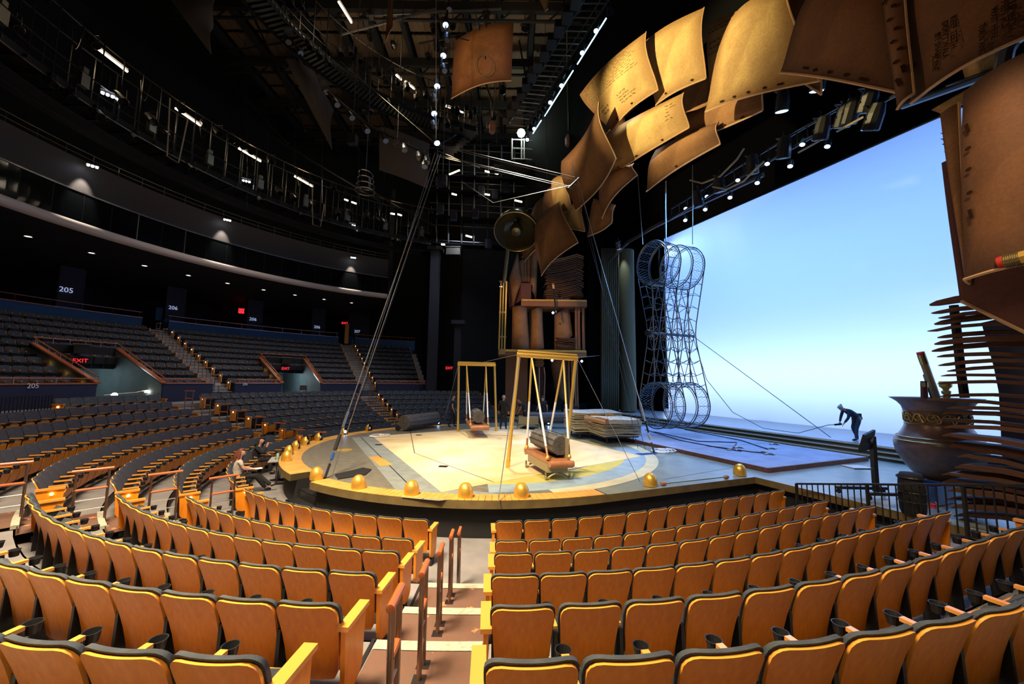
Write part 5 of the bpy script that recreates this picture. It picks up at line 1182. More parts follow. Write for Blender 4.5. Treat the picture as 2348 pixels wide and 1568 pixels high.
# ---- jutting sheets of the right portal stack
ST = [(2131, 699, 674, 17), (2135, 718, 700, 10), (2151, 729, 711, 8), (2142, 743, 722, 14), (2126, 759, 741, 7), (2149, 774, 762, 10), (2142, 789, 776, 13), (2136, 805, 788, 12), (2148, 818, 814, 9), (2151, 838, 827, 9), (2171, 851, 843, 8), (2157, 862, 866, 7), (2149, 880, 879, 8), (2154, 909, 910, 8),
      (2126, 917, 931, 8), (2171, 936, 944, 8), (2163, 948, 956, 10), (2146, 964, 977, 8), (2165, 980, 989, 9), (2160, 999, 1022, 10), (2176, 1024, 1045, 20), (2196, 1047, 1072, 9), (2189, 1072, 1091, 12), (2189, 1085, 1105, 10), (2159, 1088, 1114, 8), (2160, 1105, 1130, 10), (2173, 1126, 1149, 12), (2181, 1164, 1176, 12), (2187, 1183, 1195, 10), (2170, 1145, 1160, 9)]
for i, (tx, ty, ry, th) in enumerate(ST):
    s0 = 5.0+rnd.uniform(-.12, .12); f = S(s0); a = f(tx, ty); b = f(tx+60, ty-(ty-ry)*.35-4); c = f(2348, ry); d = c+(c-b).normalized()*.9; T_ = th/895*6.6; a2 = f(tx+16, ty-th*.25)
    dep = ua*(.10 if i < 19 else .45); pts = [a, a2, b, b.lerp(c, .5)+Vector((0, 0, .02)), c, d]; wd = [.25, .75, 1, 1, 1, 1]
    root = MB(); vs = []
    for p, w_ in zip(pts, wd): vs += [p+Vector((0, 0, T_*.5*w_)), p-Vector((0, 0, T_*.5*w_)), p-Vector((0, 0, T_*.5*w_))+dep, p+Vector((0, 0, T_*.5*w_))+dep]
    fs = [(0, 1, 2, 3), (20, 23, 22, 21)]
    for k in range(5):
        o_ = 4*k
        for e in range(4): fs.append((o_+e, o_+4+e, o_+4+(e+1) % 4, o_+(e+1) % 4))
    root.add(vs, fs); o = root.build('jutting_sheet', 'slab'); tag(o, 'long brown paper slab jutting left from the right-hand stack, %s' % (ORD[i]+' from its top' if i < 30 else 'lowest'), 'paper', 'jutting paper slabs of the right stack')
mb = MB(); mb.path([us(2187, 700, 5.5), us(2196, 780, 5.5), us(2203, 850, 5.5), us(2212, 912, 5.5)], .07, 6); mb.path([us(2230, 680, 5.6), us(2262, 1180, 5.6)], .0001, 3); tag(mb.build('support_post', 'blackmat'), 'black bent post holding the jutting slabs', 'post')
mb = MB(); c = [us(2235, 910, 5.9), us(2400, 910, 5.9), us(2400, 1260, 5.9), us(2215, 1260, 5.9)]; mb.add(c+[p+ua*.3 for p in c], [(0, 1, 2, 3), (7, 6, 5, 4), (0, 4, 5, 1), (3, 7, 4, 0)]); 
# dark panel put in for the shadow on the backcloth behind the slabs
mb = MB(); c = [us(2250, 740, 7.5), us(2420, 700, 7.5), us(2440, 1090, 7.5), us(2300, 1090, 7.5), us(2290, 900, 7.5), us(2278, 840, 7.5)]; n = len(c); mb.add(c+[p+ua*.15 for p in c], [tuple(range(n)), tuple(range(n, 2*n))[::-1]]+[(i, (i+1) % n, n+(i+1) % n, n+i) for i in range(n)]); tag(mb.build('shadow_panel', 'navy'), 'tall dark blue shadow shape behind the jutting slabs at right', 'panel')
# ---- vase of giant pencils
vc = uz(2160, 1098, .8); vc = Vector((vc.x, vc.y, .8)); k_ = vc.y/895*.71; vz = uy(2160, 912, vc.y).z-.8
va = thing('giant_vase', vc, 'giant bronze urn with a gold scroll band, right of the stage', 'vase')
prof = [(0, 0), (52, 0), (70, .08), (88, .19), (99, .29), (104, .37), (105, .43), (100, .48), (95, .51), (86, .56), (77, .63), (72, .71), (73, .80), (79, .89), (90, .95), (108, 1.0), (105, .995), (88, .94), (70, .85), (0, .80)]
mb = MB(); mb.lathe([(r*k_, z*vz) for r, z in prof], 40, vc); smooth_by(mb.build('body', 'vase', va), 60)
for z0, z1, rr in ((.665, .68, 75), (.82, .835, 76), (.50, .515, 97), (.455, .47, 103)):
    mb = MB(); mb.lathe([(rr*k_, z0*vz), ((rr+2.5)*k_, (z0+z1)/2*vz), (rr*k_, z1*vz)], 40, vc); smooth_by(mb.build('gold_ring', 'vase_gold', va), 60)
for k in range(14):       # scroll relief
    a0 = PI+.2+k*2*PI/14; mb = MB(); pts = []
    for i in range(16):
        t = i/15; rr_ = .11*vz*.55*(1-t*.8); a_ = t*4.5*PI/1.6
        dz = math.sin(a_)*rr_; da = math.cos(a_)*rr_/(74*k_); pts.append(vc+Vector((math.cos(a0+da)*75*k_, math.sin(a0+da)*75*k_, .75*vz+dz)))
    mb.path(pts, .022, 5); mb.path([vc+Vector((math.cos(a0+.02*i)*75*k_, math.sin(a0+.02*i)*75*k_, .75*vz+.055*vz*math.cos(i/14*PI*1.6))) for i in range(15)], .02, 5); mb.build('scroll', 'vase_gold', va)
def pencil(a, b, r, label, m, er=None):
    pr = thing('giant_pencil', b, label, 'pencil'); d = b-a
    mb = MB(); mb.tube(a+d*.22, b, r, 6); mb.build('barrel', m, pr); mb = MB(); mb.tube(a+d*.05, a+d*.22, r*1.05, 12); mb.build('ferrule', 'brass', pr); mb = MB(); mb.tube(a, a+d*.055, r, 12); mb.build('eraser', er or 'darksteel', pr)
Yv = vc.y
pencil(uy(2110, 807, Yv), uy(2156, 935, Yv), .085, 'yellow-brown pencil with red eraser leaning left out of the urn', 'khaki', 'red')
pencil(uy(2124, 858, Yv+.3), uy(2148, 930, Yv+.3), .075, 'black pencil behind the leaning one in the urn', 'blackmat', 'matedge')
pencil(uy(2119, 874, Yv-.1), uy(2120, 935, Yv-.1), .075, 'short upright pencil stub at the left rim of the urn', 'maroon')
p = uy(2172, 925, Yv+.1); pr = thing('giant_pen_holder', p, 'turned brass finial standing in the urn', 'ornament'); mb = MB(); mb.lathe([(.09, 0), (.09, .1), (.05, .13), (.08, .18), (.05, .22), (.09, .27), (.1, .33), (.06, .36), (.07, .40), (.13, .46), (.13, .60), (0, .60)], 14, p); smooth_by(mb.build('finial', 'goldpaint', pr), 40)
# ---- fence at the right
fa, fb = us(1826, 1109, 4.4), us(2348, 1113, 4.4); fz = (fa.z+fb.z)/2; fd = (fb-fa).normalized(); fe = fb+fd*.6
fence = thing('railing', ((fa+fe)/2).xy.to_3d(), 'black steel railing with thin balusters between right seats and stage', 'railing')
A0 = fa.copy(); E0 = fb+(fb-fa).normalized()*.6
mb = MB(); mb.bar(A0, E0, .05, .04); mb.build('top_rail', 'black', fence); mb = MB(); mb.bar(A0-Vector((0, 0, .78)), E0-Vector((0, 0, .88)), .03, .03); mb.build('bottom_rail', 'black', fence)
n = int((E0-A0).length/.115)
for i in range(n+1):
    p = A0.lerp(E0, i/n); th = .045 if i % 12 == 0 else .016; mb = MB(); mb.bar(p, p-Vector((0, 0, .92 if i % 12 == 0 else .80)), th); mb.build('post' if i % 12 == 0 else 'baluster', 'black', fence)
# small rail near the disabled bays at left
ra, rb_ = ucyl(0, 912, 15.6), ucyl(120, 907, 16.2); root = thing('railing', ((ra+rb_)/2-Vector((0, 0, .9))), 'short black railing of a wheelchair bay at far left', 'railing')
mb = MB(); mb.bar(ra+(ra-rb_)*.3, rb_, .05, .04); mb.build('top_rail', 'black', root)
for i in range(20): p = (ra+(ra-rb_)*.3).lerp(rb_, i/19); mb = MB(); mb.bar(p, p-Vector((0, 0, .85)), .02); mb.build('baluster', 'black', root)
# ---- tilted panel on wheeled stand, drum bag, blue crate
p = uz(2010, 1140, .8); tv = thing('panel_stand', p, 'black tilted panel on a tall wheeled stand right of the mat', 'stand')
top = uy(2000, 1000, p.y); mb = MB(); mb.bar(p+Vector((0, 0, .12)), top, .10, .08); mb.bar(p+Vector((.12, .1, .12)), top+Vector((.12, .1, -.05)), .06, .06); mb.build('mast', 'black', tv)
c = [uy(1984, 998, p.y-.15), uy(2008, 986, p.y-.05), uy(2001, 1028, p.y), uy(1972, 1038, p.y-.1)]; nn = (c[1]-c[0]).cross(c[3]-c[0]).normalized()*.05; mb = MB(); mb.add(c+[q+nn for q in c], [(0, 1, 2, 3), (7, 6, 5, 4), (0, 4, 5, 1), (1, 5, 6, 2), (2, 6, 7, 3), (3, 7, 4, 0)]); mb.build('panel', 'black', tv)
mb = MB(); mb.bar(top, (c[0]+c[2])/2, .08); mb.build('bracket', 'darksteel', tv)
for dx, dy in ((-.12, .25), (.12, -.25)):
    q = p+Vector((dx, dy, .14)); mb = MB(); mb.bar(q-Vector((.55, 0, 0)), q+Vector((.55, -.05, 0)), .07, .06); mb.build('base_leg', 'black', tv)
    for e in (-.5, .5): mb = MB(); mb.lathe([(0, -.02), (.05, -.02), (.05, .02), (0, .02)], 10, q+Vector((e, 0, -.08)), Matrix.Rotation(PI/2, 3, 'X')); mb.build('caster', 'black', tv)
q = uy(1965, 1071, p.y); mb = MB(); mb.box(q, (.42, .35, .03)); mb.build('tray', 'steel', tv)
p = uz(2095, 1178, .8); p = Vector((p.x, p.y, .8)); db = thing('drum_bag', p, 'tall black cylindrical bag standing by the railing', 'bag'); h = uy(2085, 1082, p.y).z-.8
mb = MB(); mb.lathe([(0, 0), (.17, 0), (.19, .08), (.205, .3), (.20, h*.6), (.18, h*.9), (.15, h*.98), (0, h)], 20, p); smooth_by(mb.build('body', 'blackmat', db), 60)
for z in (.22, h*.5, h*.85): mb = MB(); mb.lathe([(.20, z*1.0), (.214, z+.02), (.20, z+.04)], 20, p); mb.build('strap', 'black', db)
p = uz(2130, 1150, .8); bx = thing('crate', p, 'shallow blue plastic crate beside the black bag', 'crate'); R3 = Matrix.Rotation(AX, 3, 'Z')
for c_, d_ in (((0, 0, .02), (.75, .5, .03)), ((.37, 0, .2), (.03, .5, .36)), ((-.37, 0, .2), (.03, .5, .36)), ((0, .25, .2), (.75, .03, .36)), ((0, -.25, .2), (.75, .03, .36))): mb = MB(); mb.box(p+R3 @ Vector(c_), d_, R3); mb.build('side' if d_[2] > .1 else 'base', 'blue_plastic', bx)
mb = MB(); c = uz(2120, 1165, .81); mb.path([c+Vector((.22*math.cos(a)+.02*math.sin(a*3), .16*math.sin(a), .02+.004*i)) for i, a in enumerate([k*.5 for k in range(26)])], .014, 5); tag(mb.build('cable_coil', 'red'), 'coil of red cable on the stage floor by the railing', 'cable')
# ================================================================== OVERHEAD
def fixture(p, aim, sz, lens, label, grp='theatre spotlights', hang=False):
    p = Vector(p); root = thing('spotlight', p, label, 'spotlight', grp); d = (Vector(aim)-p).normalized(); R3 = d.to_track_quat('Z', 'Y').to_matrix()
    mb = MB(); mb.lathe([(0, -.32*sz), (.11*sz, -.30*sz), (.15*sz, -.12*sz), (.16*sz, .18*sz), (.14*sz, .2*sz)], 10, p, R3); mb.build('body', 'black', root)
    mb = MB(); mb.lathe([(0, .185*sz), (.13*sz, .185*sz), (.14*sz, .2*sz)], 12, p, R3); mb.build('lens', lens, root)
    mb = MB(); mb.path([p+R3 @ Vector((-.18*sz, 0, 0)), p+Vector((-.18*sz, 0, .3*sz)), p+Vector((.18*sz, 0, .3*sz)), p+R3 @ Vector((.18*sz, 0, 0))], .018*sz, 4); mb.tube(p+Vector((0, 0, .3*sz)), p+Vector((0, 0, .48*sz)), .02*sz, 4); mb.build('yoke', 'darksteel', root)
    if hang and p.z < 26.3: mb = MB(); mb.tube(p+Vector((0, 0, .45*sz)), (p.x, p.y, 27.0), .015, 4); mb.build('drop_pipe', 'darksteel', root)
    return root
def tubelight(a, b, label):
    a, b = Vector(a), Vector(b); root = thing('fluorescent_light', (a+b)/2, label, 'light', 'catwalk tube lights'); mb = MB(); mb.tube(a, b, .05, 8); mb.build('tube', 'e_tube', root)
    mb = MB(); mb.bar(a+Vector((0, 0, .10)), b+Vector((0, 0, .10)), .2, .05); mb.build('housing', 'darksteel', root)
    return root
# catwalk ring A
KQ0, KQ1 = qof(108), qof(206)
cw = thing('catwalk', U(17.6, (KQ0+KQ1)/2, 14.4), 'long curved black catwalk with rails and tube lights, upper left', 'catwalk')
mb = MB(); ring(mb, 16.9, 18.4, 14.55, KQ0, KQ1, 60); wallring(mb, 16.86, 14.3, 14.62, KQ0, KQ1, 60, .05); mb.build('walkway', 'blackmat', cw)
mb = MB(); wallring(mb, 16.84, 14.28, 14.33, KQ0, KQ1, 80, .03); mb.build('edge_angle', 'bronze', cw)
for z, r in ((15.0, 16.9), (15.5, 16.9), (17.35, 16.95), (17.5, 18.3), (13.6, 17.6)):
    mb = MB(); mb.path([U(r, q, z) for q in qlist(KQ0, KQ1, 80)], .03 if z > 15 else .022, 5); mb.build('rail', 'darksteel' if z != 17.35 else 'bronze', cw)
for q in qlist(KQ0, KQ1, 34):
    mb = MB(); mb.tube(U(16.9, q, 14.5), U(16.9, q, 17.4), .028, 5); mb.tube(U(18.3, q, 14.5), U(18.3, q, 17.5), .03, 5); mb.build('post', 'darksteel', cw)
    mb = MB(); mb.bar(U(16.7, q+.6, 14.4), U(18.5, q+.6, 14.4), .06, .1); mb.build('joist', 'darksteel', cw)
mb = MB()
for q in qlist(KQ0, KQ1, 150): mb.bar(U(17.0, q, 13.7), U(18.2, q, 13.7), .22, .03)
tag(mb.build('grating', 'blackmat', cw), kind='stuff')
for i, (x0, y0, x1, y1) in enumerate([(222, 110, 292, 164), (402, 248, 460, 288), (547, 340, 598, 370), (675, 404, 717, 428)]):
    tubelight(ucyl(x0, y0, 17.5), ucyl(x1, y1, 17.5), '%s warm tube light on the curved upper-left catwalk' % ['nearest', 'second nearest', 'third', 'fourth'][i])
    p = ucyl((x0+x1)/2, (y0+y1)/2, 17.5); nn = Vector((CX-p.x, CY-p.y, 0)).normalized()
    l = bpy.data.lights.new('tube_glow', 'POINT'); l.energy = 38; l.color = (1, .75, .42); l.shadow_soft_size = .4; o = bpy.data.objects.new('tube_glow', l); COL.objects.link(o); o.location = p-Vector((0, 0, .25))
for i, (x, y) in enumerate([(247, 217), (565, 415), (808, 516), (706, 40/1+522)]):
    if i == 3: continue
    p = ucyl(x, y, 17.0); root = thing('led_flood', p, '%s six-lens LED flood hung under the curved catwalk' % ['nearest', 'middle', 'farthest'][i], 'lamp'); R3 = facing(p).to_3x3()
    mb = MB(); mb.box(p+Vector((0, 0, .16)), (.5, .1, .3), R3); mb.build('housing', 'black', root); mb = MB(); mb.tube(p+Vector((0, 0, .2)), p+Vector((0, 0, .9)), .03, 5); mb.build('stem', 'darksteel', root)
    for a in range(3):
        for b in range(2): mb = MB(); mb.lathe([(0, 0), (.06, 0), (.05, -.03)], 8, p+R3 @ Vector((-.15+.15*a, 0, .02+.1*b))-Vector((0, 0, .03))); mb.build('led', 'e_led', root)
# fixtures and boxes along the catwalk
r2 = random.Random(5)
for i in range(44):
    q = KQ0+(KQ1-KQ0)*(i+.3)/44+r2.uniform(-.5, .5); z = r2.choice([15.1, 15.4, 16.9, 14.1]); p = U(16.75, q, z)
    fixture(p, U(3, q+r2.uniform(-20, 20), 1), r2.uniform(.9, 1.3), 'glass', 'dark stage light on the curved upper-left catwalk, %s from its far end' % nth(i), 'stage lights along the curved catwalk')
for i in range(10):
    q = KQ0+(KQ1-KQ0)*(i+.6)/10; p = U(16.8, q, 15.1); R3 = facing(p, (CX, CY, 0)).to_3x3(); mb = MB(); mb.box(p, (.32, .55, .2), R3); mb.box(p+Vector((0, 0, .45)), (.2, .2, .15), R3); tag(mb.build('junction_box', 'steel'), 'grey electrical box clamped to the curved catwalk rail, %s from its far end' % nth(i), 'box', 'electrical boxes on the catwalk')
    mb = MB(); a = U(16.75, q+.9, 17.2); mb.path(sag(a, U(16.75, q+2.4, 16.9), 1.0, 10), .02, 4); tag(mb.build('hanging_cable', 'black'), 'black cable looping under the curved catwalk, %s from its far end' % nth(i), 'cable', 'looped cables on the catwalk')
# trapeze loops
for i, ((x0, y0), (x1, y1), (x2, y2), (x3, y3)) in enumerate([((390, 225), (383, 358), (431, 272), (409, 374)), ((716, 425), (717, 515), (744, 468), (735, 520))]):
    a, b, c, d = [ucyl(x, y, 16.4) for x, y in ((x0, y0), (x1, y1), (x2, y2), (x3, y3))]; root = thing('trapeze', (b+d)/2, '%s rope trapeze hanging from the curved catwalk' % ['nearer', 'farther'][i], 'trapeze')
    for u_, v_ in ((a, b), (c, d)): mb = MB(); mb.tube(u_, v_, .03, 5); mb.build('rope', 'rope', root)
    mb = MB(); mb.tube(b, d, .035, 6); mb.build('bar', 'matedge', root)
# ring B (centre)
cb = thing('catwalk', A(12, 150, 21.6), 'central curved catwalk high above the stage', 'catwalk')
B0, B1 = qof(88), qof(200)
mb = MB(); ring(mb, 11.5, 12.7, 21.6, B0, B1, 50); wallring(mb, 11.45, 21.35, 21.75, B0, B1, 50, .05); wallring(mb, 12.7, 21.35, 21.75, B0, B1, 50, .05); mb.build('walkway', 'blackmat', cb)
for q in qlist(B0, B1, 90): mb = MB(); mb.bar(U(11.4, q, 21.5), U(12.8, q, 21.5), .12, .08); mb.build('joist', 'darksteel', cb)
for z in (22.2, 22.7, 24.3):
    mb = MB(); mb.path([U(11.5, q, z) for q in qlist(B0, B1, 60)], .03, 5); mb.build('rail', 'darksteel', cb)
for q in qlist(B0, B1, 26): mb = MB(); mb.tube(U(11.5, q, 21.6), U(11.5, q, 24.3), .035, 5); mb.build('post', 'darksteel', cb)
for i, (x0, y0, x1, y1) in enumerate([(908, 172, 920, 183), (928, 187, 950, 204), (1022, 243, 1062, 258), (776, 4, 806, 52)]):
    a, b = uz(x0, y0, 23.6), uz(x1, y1, 23.6); tubelight(a, b, 'warm tube light on the central catwalk, %s' % ['short one at its left', 'beside the short one', 'right of centre', 'at the very top of the picture'][i])
    l = bpy.data.lights.new('tube_glow', 'POINT'); l.energy = 60; l.color = (1, .78, .5); l.shadow_soft_size = .4; o = bpy.data.objects.new('tube_glow', l); COL.objects.link(o); o.location = (a+b)/2-Vector((0, 0, .3))
for i in range(34):
    q = B0+(B1-B0)*(i+.5)/34; p = U(11.3, q, r2.choice([21.2, 22.4, 22.9])); fixture(p, U(2, q, 1), r2.uniform(.9, 1.25), 'glass', 'dark stage light on the central high catwalk, %s from its right end' % nth(i), 'stage lights on the central catwalk')
# dark arched truss strings with small glowing fixtures
for k, (pts, lab) in enumerate([([(640, -10), (655, 60), (690, 130), (750, 210), (850, 290), (960, 345), (985, 370)], 'curved pipe of small stage lights sweeping down from the top left'), ([(1030, -10), (1022, 60), (1014, 130), (1004, 200), (996, 260), (1000, 330)], 'vertical string of stage lights above the cable corner')]):
    ps = [uy(x, y, 19 if k == 0 else 20) for x, y in pts]; mb = MB(); mb.path(ps, .06, 6); tag(mb.build('lighting_pipe', 'darksteel'), lab, 'pipe')
    for i in range(16 if k == 0 else 10):
        t = (i+.5)/(16 if k == 0 else 10)*(len(ps)-1); j = int(t); p = ps[j].lerp(ps[min(j+1, len(ps)-1)], t-j)
        fixture(p+Vector((r2.uniform(-.2, .2), 0, -.25)), (r2.uniform(-3, 2), 14, 1), 1.1, r2.choice(['steel', 'steel', 'bluegrey']) if k == 0 else ('e_blue' if i % 2 else 'steel'), 'small stage light on the %s, %s from the top' % ('sweeping pipe upper left' if k == 0 else 'vertical string above centre', nth(i)), 'stage lights on the sweeping pipe' if k == 0 else 'stage lights on the vertical string')
for (x, y, w_) in [(663, 72, 'first'), (743, 193, 'second'), (911, 329, 'third')]:
    p = uy(x, y, 18.2); root = thing('led_wash_light', p, '%s round many-dot LED wash light from the top left' % w_, 'spotlight'); R3 = (camo.location-p).to_track_quat('Z', 'Y').to_matrix()
    mb = MB(); mb.lathe([(0, -.3), (.15, -.28), (.24, 0), (.24, .06)], 16, p, R3); mb.build('body', 'black', root)
    mb = MB(); mb.tube(p, (p.x, p.y, 27), .02, 4); mb.build('drop_pipe', 'darksteel', root)
    for rr, n in ((0, 1), (.07, 6), (.14, 12), (.2, 16)):
        for j in range(n): a = 2*PI*j/n; mb = MB(); mb.lathe([(0, .065), (.017, .06)], 6, p+R3 @ Vector((rr*math.cos(a), rr*math.sin(a), 0)), R3); mb.build('led_dot', 'steel', root)
# LED strip and truss running along the portal
for i, (a, b) in enumerate([((1390, 42), (1324, 147)), ((1314, 162), (1249, 266)), ((1241, 276), (1222, 306))]):
    mb = MB(); mb.tube(uz(*a, 20), uz(*b, 20), .035, 6); tag(mb.build('led_strip', 'e_strip'), 'ice-blue glowing strip along the portal truss, %s' % ['upper right length', 'middle length', 'short lower length'][i], 'light strip')
for i, (x, y) in enumerate([(1368, 66), (1336, 117), (1288, 193), (1262, 232), (1225, 293), (1209, 318)]): fixture(uz(x, y, 19.8), (0, 12, 1), .8, 'e_blue', 'glowing spotlight beside the ice-blue strip, %s from the top' % ORD[i], 'spotlights beside the light strip')
tr = thing('lighting_truss', uz(1300, 120, 20.8), 'black ladder truss running diagonally above the paper arch', 'truss')
e = [(uz(1345, -10, 21), uz(1165, 285, 21)), (uz(1402, -10, 21), uz(1205, 290, 21))]; e2 = [(a+Vector((0, 0, .6)), b+Vector((0, 0, .6))) for a, b in e]
for a, b in e+e2: mb = MB(); mb.tube(a, b, .06, 6); mb.build('chord', 'darksteel', tr)
for i in range(26):
    t = i/25; a, b = e[0][0].lerp(e[0][1], t), e[1][0].lerp(e[1][1], t); mb = MB(); mb.tube(a, b, .035, 5); mb.tube(a, a+Vector((0, 0, .6)), .025, 4); mb.tube(b, b+Vector((0, 0, .6)), .025, 4); mb.build('cross_member', 'steel' if i % 2 else 'darksteel', tr)
for i in range(14):
    t = (i+.5)/14; p = e[1][0].lerp(e[1][1], t)+Vector((.2, 0, -.3)); fixture(p, (1, 13, 1), 1.2, 'glass', 'dark stage light on the diagonal ladder truss, %s from its upper end' % nth(i), 'stage lights on the ladder truss')
for i in range(12):
    p = e[0][0].lerp(e[0][1], (i+.4)/12)+Vector((-.3, 0, .1)); mb = MB(); mb.box(p, (.5, .7, .4)); tag(mb.build('dimmer_box', 'black'), 'black equipment box hung on the diagonal truss, %s from its upper end' % nth(i), 'box', 'equipment boxes on the truss')
# bright work light on its white cage platform
p = uy(1195, 305, 29); wl = thing('work_light', p, 'very bright round work light above a white railed platform', 'lamp'); mb = MB(); mb.lathe([(0, -.3), (.25, -.2), (.33, 0), (.25, .2), (0, .3)], 12, p); mb.build('globe', 'e_work', wl)
l = bpy.data.lights.new('work_glow', 'POINT'); l.energy = 90; l.color = (.8, 1, .88); l.shadow_soft_size = .3; o = bpy.data.objects.new('work_glow', l); COL.objects.link(o); o.location = p+Vector((0, -.8, -.1))
pf = thing('platform', uy(1195, 362, 29), 'small white railed access platform under the work light', 'platform')
def seg(a, b, r, m, par, name='rail', Y=29): mb = MB(); mb.tube(uy(*a, Y), uy(*b, Y), r, 5); return mb.build(name, m, par)
for x in (1174, 1196, 1202, 1225, 1248): seg((x, 318), (x, 366), .06, 'white', pf, 'post')
for y in (320, 340, 364): seg((1174, y), (1200, y+1), .05, 'white', pf); seg((1200, y), (1248, y+5), .04, 'steel', pf)
mb = MB(); a, b = uy(1135, 335, 29.5), uy(1250, 372, 28.5); mb.box(((a.x+b.x)/2, 29.2, b.z-.1), (b.x-a.x, 1.4, .2)); mb.build('deck', 'darksteel', pf)
# gangway stairs and scaffold bays between catwalk and tower
sc = thing('scaffold', uy(1090, 560, 31), 'dark multi-level scaffold and landings behind the lamp shade', 'scaffold')
for x in (1003, 1030, 1060, 1088, 1120, 1150, 1180, 1210, 1250): seg((x, 330+abs(1120-x)*.1), (x-2, 570), .07, 'darksteel', sc, 'post', 31)
for y0 in (345, 380, 395, 420, 432, 470, 485, 520, 556): seg((985, y0-6), (1255, y0+10), .045, 'darksteel', sc, 'rail', 31)
for y0 in (405, 440, 500, 560): a, b = uy(990, y0, 31), uy(1252, y0+14, 31); mb = MB(); mb.bar(a, b, 1.0, .12); mb.build('landing', 'drapeblack', sc)
for i in range(9): a = uy(1085-i*7, 300+i*5+i, 28); mb = MB(); mb.box(a, (.7, .9, .06)); mb.build('stair_tread', 'darksteel', sc)
seg((1095, 280), (1010, 330), .05, 'steel', sc, 'stair_rail', 27.5)
for x, y in ((915, 140), (1080, 283)): pass
for i, (x0, y0, x1, y1) in enumerate([(1030, 400, 1054, 390), (1112, 392, 1122, 395), (1135, 397, 1142, 399), (1036, 444, 1047, 447), (1112, 445, 1123, 447), (1180, 459, 1197, 463), (790, 457, 798, 460), (806, 463, 817, 467), (895, 489, 905, 491), (912, 491, 921, 494), (1068, 540, 1082, 544), (1012, 560, 1020, 561)]):
    a, b = uy(x0, y0, 30.4), uy(x1, y1, 30.4); root = thing('bulkhead_light', (a+b)/2, 'short warm service light in the dark rigging, %s' % ['left of the lamp shade top', 'above the middle landing', 'right of the middle landing', 'lower left landing', 'lower middle landing', 'just above the lamp shade', 'left end of catwalk pair', 'right of the left pair', 'left of the paired doors', 'right of the paired doors', 'low by the black wall', 'lowest, on the wall bracket'][i], 'light')
    mb = MB(); mb.tube(a, b, .06, 6); mb.build('tube', 'e_tube', root); mb = MB(); mb.bar(a+Vector((0, .1, .1)), b+Vector((0, .1, .1)), .1, .06); mb.build('housing', 'darksteel', root)
    if i in (1, 4, 8):
        l = bpy.data.lights.new('service_glow', 'POINT'); l.energy = 35; l.color = (1, .85, .6); l.shadow_soft_size = .3; o = bpy.data.objects.new('service_glow', l); COL.objects.link(o); o.location = (a+b)/2-Vector((0, .6, .3))
for i, (x, y) in enumerate([(1007, 418), (1104, 438), (1135, 447), (1010, 480), (1090, 490), (1040, 495), (1120, 560), (1160, 430)]):
    a = uy(x, y, 30); mb = MB(); mb.box(a, (.5, .4, .7)); tag(mb.build('equipment_case', 'column'), 'dark equipment box on the scaffold behind the lamp shade', 'box', 'equipment boxes on the scaffold')
a = uy(1040, 578, 30.5); mb = MB(); mb.box(a, (1.1, .6, .55)); mb.box(a+Vector((0, 0, .35)), (1.2, .7, .06)); tag(mb.build('wall_projector', 'steel'), 'pale edged box bracketed on the black wall', 'projector')
# hanging papers and gauze banners
def hsheet(pts, m, label, Y, bow=.2, cat='banner', name='hanging_sheet', edge=True):
    c = [uy(*p, Y) if len(p) < 3 else uy(*p[:2], Y+p[2]) for p in pts]; nrm = (c[1]-c[0]).cross(c[3]-c[0]).normalized()
    if nrm.y > 0: nrm = -nrm
    fn = lambda u, v: c[0].lerp(c[1], u).lerp(c[3].lerp(c[2], u), v)+nrm*(bow*math.sin(u*PI)+bow*.6*math.sin(v*PI*1.5))
    root = thing(name, fn(.5, 1), label, cat); mb = MB(); mb.slab(10, 8, fn, -.04); smooth_by(mb.build('sheet', m, root), 60)
    if edge: mb = MB(); mb.path([fn(i/12, 1) for i in range(13)], .03, 5); mb.build('raw_edge', 'paper_edge', root)
    return root
hs_ = hsheet([(1046, 92), (1178, 52), (1172, 178), (1033, 220)], 'paper_br', 'orange-brown mesh parchment hanging high above the stage centre', 19, .35, 'paper')
hsheet([(893, -20), (903, -20), (900, 60), (882, 98)], 'paper_br', 'thin edge-on brown sheet at the top of the picture', 19, .05, 'paper'); hsheet([(1225, -20), (1258, -20), (1256, 20), (1250, 26)], 'paper_lit', 'tip of a golden sheet at the top edge', 17, .05, 'paper')
hsheet([(385, -10), (495, -10), (485, 60), (480, 120)], 'mesh', 'dark gauze triangle hanging at top left', 20, .2, edge=False); hsheet([(655, 135), (722, 165), (762, 248), (757, 338)], 'mesh', 'dark gauze sheet curling beside the sweeping pipe', 19, .3, edge=False)
hsheet([(873, 290), (985, 330), (980, 430), (868, 388)], 'mesh', 'large dim gauze panel left of the cable corner', 21, .15, edge=False)
mb = MB(); p = uy(1113, 107, 18.6); mb.prism([(p.x-.35, p.y), (p.x+.35, p.y), (p.x+.3, p.y+.1), (p.x-.3, p.y+.1)], p.z-.02, p.z+.25); tag(mb.build('rigging_plate', 'darksteel'), 'black triangular rigging plate in front of the hanging parchment', 'rigging')
for a, b in (((1113, 118), (1113, 135)), ((1108, 100), (1090, 30)), ((1112, 100), (1120, -10)), ((1102, 100), (1055, 88))): cable([uy(*a, 18.6), uy(*b, 18.6)], .03, 'cable holding the black triangular plate', 'darksteel', group='cables of the triangular plate')
p = uy(1110, 150, 18.5); mb = MB(); mb.path([p+Vector((.42*math.cos(a), 0, .58*math.sin(a))) for a in [2*PI*i/24 for i in range(24)]], .012, 4, closed=True); tag(mb.build('wire_loop', 'cablegreen'), 'thin greenish wire loop hanging before the parchment', 'cable')
